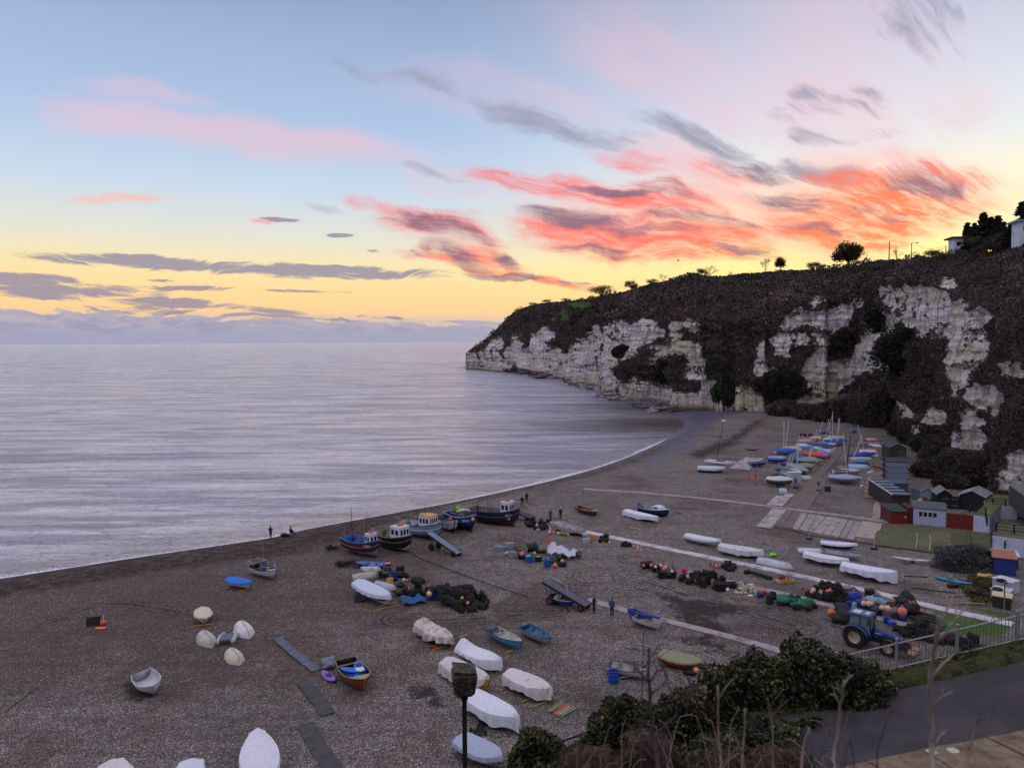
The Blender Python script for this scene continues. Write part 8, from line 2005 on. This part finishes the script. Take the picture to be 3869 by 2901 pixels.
leaf_tree(2015, 22, 40, 'small tree right of the street lamp on the ridge', 14, trunk=.3); leaf_tree(1410, 14, 30, 'dark shrub on the falling ridge', 15, trunk=.1); leaf_tree(1180, 10, 26, 'shrub on the ridge above the headland', 16, trunk=.1); leaf_tree(1225, 9, 30, 'low shrub beside the green field', 17, trunk=.1); leaf_tree(1150, 8, 22, 'lowest shrub on the headland ridge', 18, trunk=.1)
for k, (px, top, lb) in enumerate([(2088,478,'leftmost conifer of the dark clump by the white house'),(2103,482,'second conifer of the dark clump'),(2122,465,'tallest conifer of the dark clump'),(2138,474,'fourth conifer of the dark clump'),(2152,472,'fifth conifer of the dark clump'),(2168,484,'sixth conifer of the dark clump'),(2183,486,'conifer at the right end of the dark clump'),(2072,505,'dark conifer in front of the white house')]):
    b = cliff_pt(px, 535 if k < 7 else 545); h = (545-top)*1.7491/FS*b.y*(1.0 if k < 7 else .9); conifer(b-Vector((0,0,1)), h*1.08, h*.62, lb, k+20, name='conifer')
for k, (px, py, hp, wp, lb) in enumerate([(2110,545,45,60,'dense dark bush under the left of the conifer clump'),(2160,540,48,70,'dense dark bush under the right of the conifer clump'),(2060,556,26,50,'dark bush below the white house'),(2030,556,16,40,'dark hedge left of the white house')]):
    leaf_tree(px, hp, wp, lb, 30+k, base=cliff_pt(px, py), n=5500, col=BUSHM, trunk=.0)
b = cliff_pt(2206, 520); conifer(b, hpx(b, 88), hpx(b, 60), 'large layered conifer cut by the right edge of the picture', 40, n=12, droop=.35, name='cedar')
def house(px, py, w, h, label, roofc, seed):
    p = cliff_pt(px, py); e = empty('house', p, R(-10), label, 'house'); mb = MB(); mb.box((0,0,h/2-1), (w,w*.8,h+2)); mb.build('wall', mat((196,200,216), .7), e)
    mb = MB(); mb.box((0,0,h+.15), (w+1.6,w*.8+1.6,.35)); mb.build('roof', mat(roofc, .7), e); mb = MB(); mb.box((w*.2,0,h+1.1), (.5,.5,1.8)); mb.build('chimney', mat((80,60,56), .8), e)
    for k in (-1, 1): win(e, (k*w*.25, -w*.4-.01, h*.6), w*.22, h*.3, '-y')
house(2074, 528, 4.2, 3.4, 'white house with a flat dark roof among the hilltop conifers', (70,50,46), 1); house(2216, 514, 4.5, 3.6, 'white house glimpsed at the right edge of the hilltop', (120,130,150), 2)
def pole(px, ytop, label, lampx=None, r_=.13, base=None, name='telegraph_pole', lit=False):
    p = base or sky_pt(px); q = at_depth(px*1.7491, ytop*1.7491, p.y); h = q.z-p.z; e = empty(name, p, 0, label, 'pole' if not lampx else 'street lamp')
    mb = MB(); mb.tube([(0,0,-.5),(0,0,h)], r_, 6, r2=r_*.7); mb.build('post', mat((66,56,54), .8), e)
    if lampx:
        d = hpx(p, lampx); mb = MB(); mb.tube([(0,0,h),(d*.5,0,h+.25),(d,0,h+.1)], .06, 5); mb.build('arm', mat((80,80,84), .5), e)
        mb = MB(); mb.ball((d,0,h), .4, 8, 6, (1.3,.6,.35)); mb.build('lamp_head', mat((110,110,114), .5), e, True)
    return Vector((p.x, p.y, p.z+h))
t1_ = pole(1873, 544, 'short telegraph pole right of the round crowned tree'); t2_ = pole(1921, 523, 'tallest telegraph pole on the ridge', r_=.2); t3_ = pole(1969, 525, 'street lamp with an arm on the ridge', lampx=12, name='street_lamp'); t4_ = pole(2042, 531, 'telegraph pole left of the white house'); pole(1752, 575, 'tiny post on the ridge'); 
for a, b, lb in [(t1_, t2_, 'wire between the short and the tall telegraph pole'), (t2_, t3_, 'wire from the tall pole to the street lamp'), (t3_, t4_, 'wire from the street lamp to the pole by the house'), (t1_-Vector((0,0,3)), t4_-Vector((0,0,.5)), 'long low wire passing all the ridge poles')]:
    mb = MB(); n = 8; mb.tube([tuple(Vector((0,0,0)).lerp(b-a, k/n)-Vector((0,0,1.2*4*(k/n)*(1-k/n)))) for k in range(n+1)], .035, 4); tag(mb.build('overhead_wire', mat((30,26,26), .8), None, loc=a), lb, 'wire')
b = cliff_pt(2124, 548); pole(2124, 528, 'lit street lamp below the dark conifers', lampx=None, base=b, name='lit_street_lamp')
ls = [o for o in bpy.data.objects if o.name.startswith('lit_street_lamp')][0]; em = bpy.data.materials.new('lamp_glow'); em.use_nodes = True; eb = em.node_tree.nodes['Principled BSDF']; eb.inputs['Emission Color'].default_value = (1,.6,.1,1); eb.inputs['Emission Strength'].default_value = 6; eb.inputs['Base Color'].default_value = (.8,.6,.2,1)
mb = MB(); mb.ball((1.0,-.6,hpx(b, 8)), .42, 8, 6); mb.build('lamp', em, ls, True)
# gulls over the bay
for k, (px, py, dd) in enumerate([(1546,553,420),(1152,619,500),(410,729,600),(225,718,700),(1465,563,430)]):
    p = at_depth(px*1.7491, py*1.7491, dd); mb = MB()
    mb.ball((0,0,0), .5, 8, 6, (1.6,.5,.45)); 
    for s in (-1, 1): mb.grid([[Vector((-.3,s*.1,.1)),Vector((.35,s*.1,.1))],[Vector((-.25,s*1.0,.55)),Vector((.3,s*1.0,.6))],[Vector((-.35,s*2.0,.25)),Vector((-.1,s*2.1,.28))]])
    o = mb.build('gull', mat((90,84,84), .7), None, True, loc=p, rz=R(70+k*30)); tag(o, ['gull gliding just above the ridge line','gull above the headland','gull low over the sea at mid left','gull low over the sea farthest left','dark gull against the red cloud'][k], 'gull')
# ================================================================== near bank, road, railing
def plane_z(x): return 14.44+.23*(x-15.5)
def hit_road(sx, sy, dz=0.0):
    r = ray(sx, sy)
    # z = CAMZ + k r.z ; x = k r.x ; z = 14.44+.23(x-15.5)+dz
    k = (14.44-.23*15.5+dz-CAMZ)/(r.z-.23*r.x); return CAM+r*k
def hillside():
    n = NB('bank_soil'); nn = n.noise(1.4, 8, .75, .4); n2 = n.noise(7, 4, .7)
    col = n.mix(n.rng(nn, .38, .62), lin((34,30,26)), lin((44,46,30))); col = n.mix(n.math('MULTIPLY', n.rng(n2, .5, .7), .5), col, lin((66,62,42)))
    n.set(col=col, rough=.95, spec=.1, normal=n.bump(n2, .8, .2))
    x = np.concatenate([np.linspace(-60, 0, 40), np.linspace(.5, 80, 160)]); y = np.concatenate([np.linspace(-6, 60, 190)]); X, Y = np.meshgrid(x, y)
    left = np.maximum(24.5-.66*Y, 1.0)
    rp = plane_z(X)-.25
    # beyond the railing the bank drops to the beach
    rail_y = 29.0+.0*X
    drop = np.maximum(rp-(Y-rail_y)*.80, 1.0); right = np.where(Y > rail_y, drop, rp)
    right = np.where(Y < 7, 25.2, np.where(Y < 17, 25.2+(rp-25.2)*sstep(Y, 7, 17), right))
    wgt = sstep(X, 1, 8.5); Z = left*(1-wgt)+right*wgt
    Z += (vnoise(X, Y, 2.5, 91)-.5)*.35*(1-((Y > 18) & (Y < 28.6) & (X > 9)))
    return grid_mesh('hillside', X, Y, Z, n.m, {})
hillside()
def road():
    n = NB('worn_tarmac'); big = n.noise(.5, 6, .65, .5); sp_ = n.voro(28); fine = n.noise(40, 3, .7)
    col = n.mix(n.rng(big, .35, .65), lin((38,34,40)), lin((62,55,62))); col = n.mix(n.math('MULTIPLY', n.rng(fine, .5, .7), .35), col, lin((92,86,90)))
    col = n.mix(n.rng(n.noise(.9, 6, .7, .8), .60, .72), col, lin((28,25,28)))
    col = n.mix(n.math('MULTIPLY', n.rng(n.noise(.35, 5, .7, .8), .55, .68), .5), col, lin((66,46,50)))
    n.set(col=col, rough=.75, normal=n.bump(fine, .5, .02))
    x = np.linspace(9.3, 60, 160); t = np.linspace(0, 1, 12); X, T = np.meshgrid(x, t)
    Y = 18.0+T*(9.8)+.02*X*0; Z = plane_z(X)+.02
    grid_mesh('road', X, Y, Z, n.m, {})
    # kerb and mossy verge between the tarmac and the railing
    n = NB('mossy_verge'); nn = n.noise(1.6, 8, .75, .3)
    col = n.mix(n.rng(nn, .36, .60), lin((40,40,28)), lin((72,74,44))); col = n.mix(n.rng(n.noise(3, 6, .7), .58, .7), col, lin((110,104,92)))
    n.set(col=col, rough=.95, spec=.1, normal=n.bump(nn, .7, .15))
    X, T = np.meshgrid(x, np.linspace(0, 1, 8)); Y = 27.8+T*1.1; Z = plane_z(X)+.02+.14*np.minimum(T*8, 1)+.05*T+(vnoise(X, Y, .6, 8)-.5)*.06
    grid_mesh('verge', X, Y, Z, n.m, {})
road()
def railing():
    a = Vector((12.0, 29.0, 0)); b = Vector((30.0, 29.0, 0)); e = empty('bow_topped_railing', (a.x, a.y, plane_z(a.x)), 0, 'grey bow topped metal railing along the lane above the beach', 'railing')
    O = Vector((a.x, a.y, plane_z(a.x))); GAL = mat((150,150,160), .45, .15, 6, metal=.3, dirt=(90,86,84), dirt_amt=.3); RST = mat((84,76,78), .6, .2, 8)
    def P(x, h): return Vector((x, 29.0, plane_z(x)+.12+h))-O
    t = MB(); t.box((0,0,0), (0,0,0)) if False else None
    t.tube([P(12.0,1.12), P(30.0,1.12)], .032, 6); t.build('top_rail', GAL, e)
    t = MB(); t.tube([P(12.0,.12), P(30.0,.12)], .03, 6); t.build('bottom_rail', GAL, e)
    for x in (13.1, 15.55, 18.0, 20.4, 22.8, 25.2): t = MB(); t.box(P(x, .55), (.09,.08,1.5)); t.box(P(x, 1.32), (.11,.10,.04)); t.build('post', GAL, e)
    # every bar is bent in pairs into a hoop above the top rail
    k = 0; x = 12.1
    while x < 26.5 and k < 96:
        w_ = .13; t = MB(); t.tube([P(x,.12), P(x,1.14), P(x+w_*.12,1.24), P(x+w_*.5,1.30), P(x+w_*.88,1.24), P(x+w_,1.14), P(x+w_,1.05)], .011, 5); t.tube([P(x+w_,.12), P(x+w_,1.06)], .011, 4)
        t.build('hoop_bar', RST, e); x += .29; k += 1
railing()
# pipe rail between the two ivy bushes
a = at_depth(*src('B', 1450, 1425), 27.5); b = at_depth(*src('B', 1760, 1315), 29.5); mb = MB(); mb.tube([(0,0,0), b-a], .045, 8); mb.tube([(0,0,0), (0,0,-2.2)], .04, 6); mb.tube([b-a, b-a-Vector((0,0,2.2))], .04, 6)
tag(mb.build('handrail', mat((52,48,52), .6), None, True, loc=a), 'dark sloping pipe handrail between two ivy bushes', 'handrail')
# ---- lamp post with lichen stained head
lp = at_depth(1003*1.7491, 1500*1.7491, 15.5); zb = 9.0
e = empty('lamp_post', (lp.x, lp.y, zb), R(8), 'black lamp post with a lichen stained lantern head in the foreground', 'street lamp')
mb = MB(); mb.lathe([(.12,0),(.075,.3),(.058,2),(.052,lp.z-zb+.05)], 14); mb.build('post', mat((14,14,16), .8, .2, 5, .1, spec=.2), e, True)
hz_ = lp.z-zb
n = NB('lichen_lantern'); a_ = n.rng(n.noise(7, 7, .7, .5), .45, .6); b_ = n.rng(n.noise(4, 6, .7), .5, .62)
cc = n.mix(a_, lin((34,30,28)), lin((84,80,54))); cc = n.mix(b_, cc, lin((24,22,24))); cc = n.mix(n.rng(n.noise(11, 5, .6), .64, .72), cc, lin((206,204,196))); n.set(col=cc, rough=.75)
mb = MB(); rows = []
for zz, w_, d_ in ((.03,.17,.17),(.10,.22,.22),(.42,.27,.27),(.50,.27,.27),(.56,.22,.22)):
    rows.append([Vector((sx*w_, sy*d_, hz_+zz)) for sx, sy in ((-1,-.8),(-.8,-1),(.8,-1),(1,-.8),(1,.8),(.8,1),(-.8,1),(-1,.8))])
ids = mb.grid(rows, closed=True); mb.face(ids[-1]); mb.face(ids[0]); mb.build('lantern', n.m, e)
mb = MB(); mb.box((0,0,hz_+.58), (.5,.5,.05), Matrix.Rotation(R(8), 3, 'Y')); mb.build('lantern_cap', n.m, e)
mb = MB(); mb.lathe([(.07,hz_-.12),(.1,hz_),(.16,hz_+.04)], 12); mb.build('collar', mat((34,32,34), .5), e)
# ---- stone wall below the viewpoint
def stone_wall():
    n = NB('lichen_stone'); nn = n.noise(6, 8, .7, .2); vv = n.voro(3.2, n.map((1,1,1)), 'F1', 'Distance'); 
    wob = n.math('ADD', vv, n.math('MULTIPLY', n.math('SUBTRACT', n.noise(9, 5, .7), .5), .25))
    col = n.mix(n.rng(nn, .3, .7), lin((96,84,70)), lin((146,130,110))); col = n.mix(n.rng(wob, .15, .11), col, lin((190,186,176))); col = n.mix(n.rng(n.noise(14, 6, .75), .60, .7), col, lin((64,56,48)))
    n.set(col=col, rough=.95, spec=.1, normal=n.bump(n.noise(16, 6, .7), .8, .03))
    # coping stones laid end to end; outer edge follows the line seen in the corner of the view
    z0 = 24.9
    outer = [hit_z(*src('M', x, y), z0) for x, y in ((560,1475),(900,1375),(1350,1285),(1920,1185),(2212,1118),(2700,1010))]
    e = empty('stone_wall', outer[0], 0, 'low wall capped with lichen spotted stone slabs in the bottom right corner', 'wall'); O = outer[0]
    m2 = n.m
    for k, (a, b) in enumerate(zip(outer[:-1], outer[1:])):
        d = (b-a).normalized(); nrm = Vector((d.y, -d.x, 0));
        if nrm.y > 0: nrm = -nrm
        g_ = d*.012; A = a+g_-O; B = b-g_-O; W_ = .62; mb = MB(); rows = []; ns = 12
        for i in range(ns+1):
            p = A.lerp(B, i/ns); j = lambda s_: Vector((0,0,.008*noise.noise((p+O)*3+Vector((s_,0,0)))));
            ed = .012*noise.noise((p+O)*5)
            rows.append([p+nrm*(-.02+ed)+Vector((0,0,-.09)), p+nrm*(-.02+ed)+Vector((0,0,-.015))+j(1), p+nrm*.02+j(2), p+nrm*W_*.5+Vector((0,0,.02))+j(3), p+nrm*(W_)+j(4), p+nrm*(W_+.02)+Vector((0,0,-.09))])
        ids = mb.grid(rows); mb.face(ids[0]); mb.face(ids[-1]); mb.build('coping_stone', m2, e, False, fix=False)
        mb = MB(); P_ = [a-O+nrm*.06, b-O+nrm*.06, b-O+nrm*.5, a-O+nrm*.5]
        ii = [mb.vert(p+Vector((0,0,-.09))) for p in P_]+[mb.vert(p+Vector((0,0,-1.6))) for p in P_]
        for q in ((0,1,2,3),(0,1,5,4),(1,2,6,5),(2,3,7,6),(3,0,4,7)): mb.face([ii[t_] for t_ in q])
        mb.build('masonry', mat((96,86,74), .95, .25, 5, .5), e)
stone_wall()
# ---- ivy bushes and brambles on the bank
IVY = leaf_mat('ivy_leaf', [(20,24,16), (34,40,24), (56,62,34), (84,84,48), (132,126,84)], .5, .5, spec=.4)
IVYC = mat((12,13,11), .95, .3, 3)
def ivy(px, py, dep, rad, n_, leaf, label, seed, col=IVY):
    c = at_depth(px*1.7491, py*1.7491, dep); b = bush('ivy_bush', (c.x, c.y, c.z), rad, n_, leaf, col, label, seed=seed, shell=.38, corem=IVYC); return c
for k, (px, py, dep, rad, n_, lb) in enumerate([
 (1160,1640,27,(1.05,1.0,1.1),8000,'small green ivy bush at the bottom, left of the pipe handrail'),
 (1338,1590,28,(1.1,1.0,1.5),9000,'cone shaped ivy bush right of the pipe handrail'),
 (1245,1690,26,(1.4,1.0,1.0),7000,'low scrub at the bottom edge between the two ivy bushes'),
 (1475,1590,30,(1.6,1.3,1.9),11000,'ivy bush between the cone shaped one and the big mass'),
 (1600,1550,29.5,(1.9,1.4,2.5),15000,'dark ivy mass left of centre in the big hedge'),
 (1735,1515,29.2,(2.2,1.5,2.3),17000,'tallest crown of the big ivy hedge'),
 (1830,1505,28.4,(1.8,1.3,1.8),12000,'right end of the big ivy hedge beside the railing'),
 (1640,1660,26.5,(2.0,1.2,1.7),12000,'lower dark ivy in front of the big hedge'),
 (1740,1620,27.0,(1.3,1.0,1.3),8000,'lower right ivy spilling onto the lane'),
 (1540,1680,26.0,(1.6,1.2,1.5),8000,'lower ivy below the dark mass'),
 (1545,1545,30.2,(1.2,1.2,1.6),9000,'ivy bridging the dip on the left of the hedge'),
 (1660,1500,29.6,(1.4,1.2,1.7),10000,'ivy bridging the dip left of the tallest crown'),
 (1405,1600,29.0,(1.1,1.1,1.4),8000,'ivy filling the gap right of the cone shaped bush'),
 (1275,1655,27.5,(1.0,1.0,1.1),7000,'ivy filling the gap left of the cone shaped bush'),
 (1885,1545,27.6,(.9,.9,1.0),6000,'last low ivy tongue of the hedge by the lane'),
 (1430,1690,26.0,(1.8,1.2,1.4),9000,'lower ivy at the bottom edge in front of the hedge')]):
    ivy(px, py, dep, rad, n_, .115, lb, 200+k)
TWL = leaf_mat('winter_twigs', [(50,40,36), (78,62,54), (104,86,70), (124,112,84)], .85, .8)
for k, (px, py, dep, rad, lb) in enumerate([(1270,1655,25,(1.3,.9,.8),'brown twiggy scrub at the bottom edge between the ivy bushes'),(1400,1640,25.5,(1.2,.9,1.1),'brown twiggy scrub right of the cone shaped bush'),(1560,1665,25,(1.4,.9,.8),'brown twiggy scrub in front of the dark hedge'),(1690,1655,24.5,(1.3,.8,.8),'brown twiggy scrub at the left end of the lane'),(1500,1520,30,(1.1,.9,.8),'brown twigs crowning the left of the hedge')]):
    c = at_depth(px*1.7491, py*1.7491, dep); e = empty('twiggy_scrub', (c.x, c.y, c.z-rad[2]), 0, lb, 'scrub'); r = np.random.RandomState(k)
    leafy('twigs', bush_pts(r, (0,0,rad[2]), rad, 9000, .8, seed=k+3), .10+r.rand(9000)*.16, TWL, seed=k, parent=e, aspect=.10)
# weeds under and behind the railing
def weeds():
    r = np.random.RandomState(9); n_ = 26000
    x = 12.5+r.rand(n_)*17; y = 28.7+r.rand(n_)**1.5*7; y = np.where(r.rand(n_) < .25, 28.6+r.rand(n_)*.4, y)
    z = plane_z(x)-.2-np.maximum(y-29, 0)*.80+r.rand(n_)*(.25+.45*vnoise(x, y, 1.1, 3))
    m = leaf_mat('weed_leaf', [(36,38,22), (70,70,38), (110,104,60), (60,72,36)], .8, .5)
    o = leafy('weeds', np.stack([x, y, z], 1), .06+r.rand(n_)*.11, m, seed=3, kind='stuff'); tag(o, 'rough grass and weeds growing under and behind the railing', 'weeds')
    # weeds round the chests
    P = []
    for q in fill('U', [(1240,1500),(1400,1390),(1640,1430),(1640,1655),(1300,1640)], 60, 4, .3)+fill('D', [(1690,830),(1800,750),(1930,780),(1930,960),(1800,990)], 60, 5, .3): P.append(np.array(q)+np.array([0,0,.1])+r.normal(size=(45, 3))*np.array([.4,.4,.07]))
    P = np.concatenate(P); o = leafy('beach_weeds', P, .08+r.rand(len(P))*.14, m, seed=5, kind='stuff'); tag(o, 'weeds growing around the chests and sheds', 'weeds')
weeds()
# ---- bare stalks and twigs right in front of the viewpoint
TW = mat((112,94,88), .8, .25, 12, .2); TW2 = mat((60,44,48), .8, .25, 12, .2); TW3 = mat((132,122,112), .8, .25, 12, .2)
def stalk(pts, dep, r0, r1, m, label, twigs=4, seed=0):
    P = [at_depth(x*1.7491, y*1.7491, dep+.1*math.sin(k)) for k, (x, y) in enumerate(pts)]
    base = P[0]+Vector((0,.05,-1.4)); P = [base]+P; O = Vector(base); e = empty('bare_stalk', O, 0, label, 'stalk'); rr = random.Random(seed)
    # wobble
    Q = [P[0]]
    for a, b in zip(P[:-1], P[1:]):
        for k in range(1, 5):
            q = a.lerp(b, k/4); amp = .35*r0 if k < 4 else 0
            Q.append(q+Vector((rr.uniform(-1,1), rr.uniform(-1,1), 0))*amp*1.1)
    rad = [r0+(r1-r0)*k/(len(Q)-1)+(.25*r0 if k % 4 == 0 else 0) for k in range(len(Q))]
    rad = [q_*.62 for q_ in rad]; mb = MB(); mb.tube([q-O for q in Q], rad, 7); mb.build('stem', m, e, True, fix=False)
    H_ = (P[-1]-P[1]).length
    for k in range(twigs):
        i = rr.randint(5, len(Q)-2); a = Q[i]-O; d = Vector((rr.choice((-1,1))*rr.uniform(.5,1), rr.uniform(-.4,.4), rr.uniform(.2,1.0))).normalized(); ln = H_*rr.uniform(.08,.25)
        mb = MB(); b = a+d*ln*.5+Vector((0,0,.02)); c = a+d*ln+Vector((0,0,ln*.25)); mb.tube([a, b, c], r1*.7, 5, r2=r1*.3)
        if rr.random() < .6: mb.tube([b, b+Vector((d.x*.3,0,1)).normalized()*ln*.4], r1*.4, 4, r2=r1*.2)
        mb.build('twig', m, e, True, fix=False)
stalk([(1425,1700),(1412,1600),(1405,1500),(1402,1400)], 1.9, .013, .004, TW2, 'thick dark blurred stalk left of the ivy hedge', 9, 1)
stalk([(1384,1700),(1386,1560),(1388,1470),(1391,1360)], 3.2, .006, .003, TW2, 'thin dark straight stalk beside the thick one', 2, 2)
stalk([(1560,1700),(1552,1600),(1550,1480)], 2.6, .009, .006, TW, 'pale straight stalk in front of the hedge', 2, 3)
stalk([(1600,1700),(1606,1600),(1610,1530)], 2.6, .008, .005, TW, 'pale stalk just right of the straight one', 2, 4)
stalk([(1722,1700),(1735,1620),(1748,1570)], 2.3, .010, .006, TW, 'short stout stalk leaning right', 0, 5)
stalk([(1806,1700),(1800,1640),(1814,1540),(1824,1470)], 2.2, .009, .005, TW3, 'stalk with side shoots in front of the lane', 5, 6)
stalk([(2022,1700),(2013,1620),(2010,1560),(2012,1440),(2024,1370),(2030,1330)], 2.0, .013, .006, TW3, 'tallest pale stalk rising past the railing', 6, 7)
stalk([(2086,1700),(2096,1620),(2110,1556),(2132,1548)], 2.0, .009, .003, TW, 'bent stalk at the far right', 1, 8)
stalk([(1672,1700),(1668,1560),(1660,1520),(1648,1488)], 3.0, .006, .003, TW, 'slender stalk in the middle of the hedge', 3, 9)
stalk([(1470,1700),(1440,1640),(1405,1580),(1380,1560)], 2.6, .006, .002, TW2, 'thin curved twig leaning left', 4, 10)
stalk([(1850,1700),(1845,1640),(1838,1600)], 2.4, .006, .003, TW2, 'small dark twig before the lane', 3, 11)
def brambles():
    e = empty('brambles', at_depth(1480*1.7491, 1700*1.7491, 4.0), 0, 'tangle of thin bramble stems along the bottom edge', 'brambles'); O = e.location; rr = random.Random(77)
    for k in range(46):
        x0 = rr.uniform(1240, 1900); dep = rr.uniform(3.0, 6.5); h = rr.uniform(40, 170); lean = rr.uniform(-70, 70); y0 = 1690
        P = [at_depth((x0+lean*t**1.5+rr.uniform(-6,6))*1.7491, (y0-h*math.sin(t*1.7))*1.7491, dep) for t in (0, .25, .5, .75, 1.0)]
        P = [P[0]-Vector((0,0,.8))]+P
        mb = MB(); mb.tube([p-O for p in P], .0035, 4, r2=.0015); mb.build('bramble_stem', (TW, TW2, TW3)[k % 3], e, fix=False)
brambles()
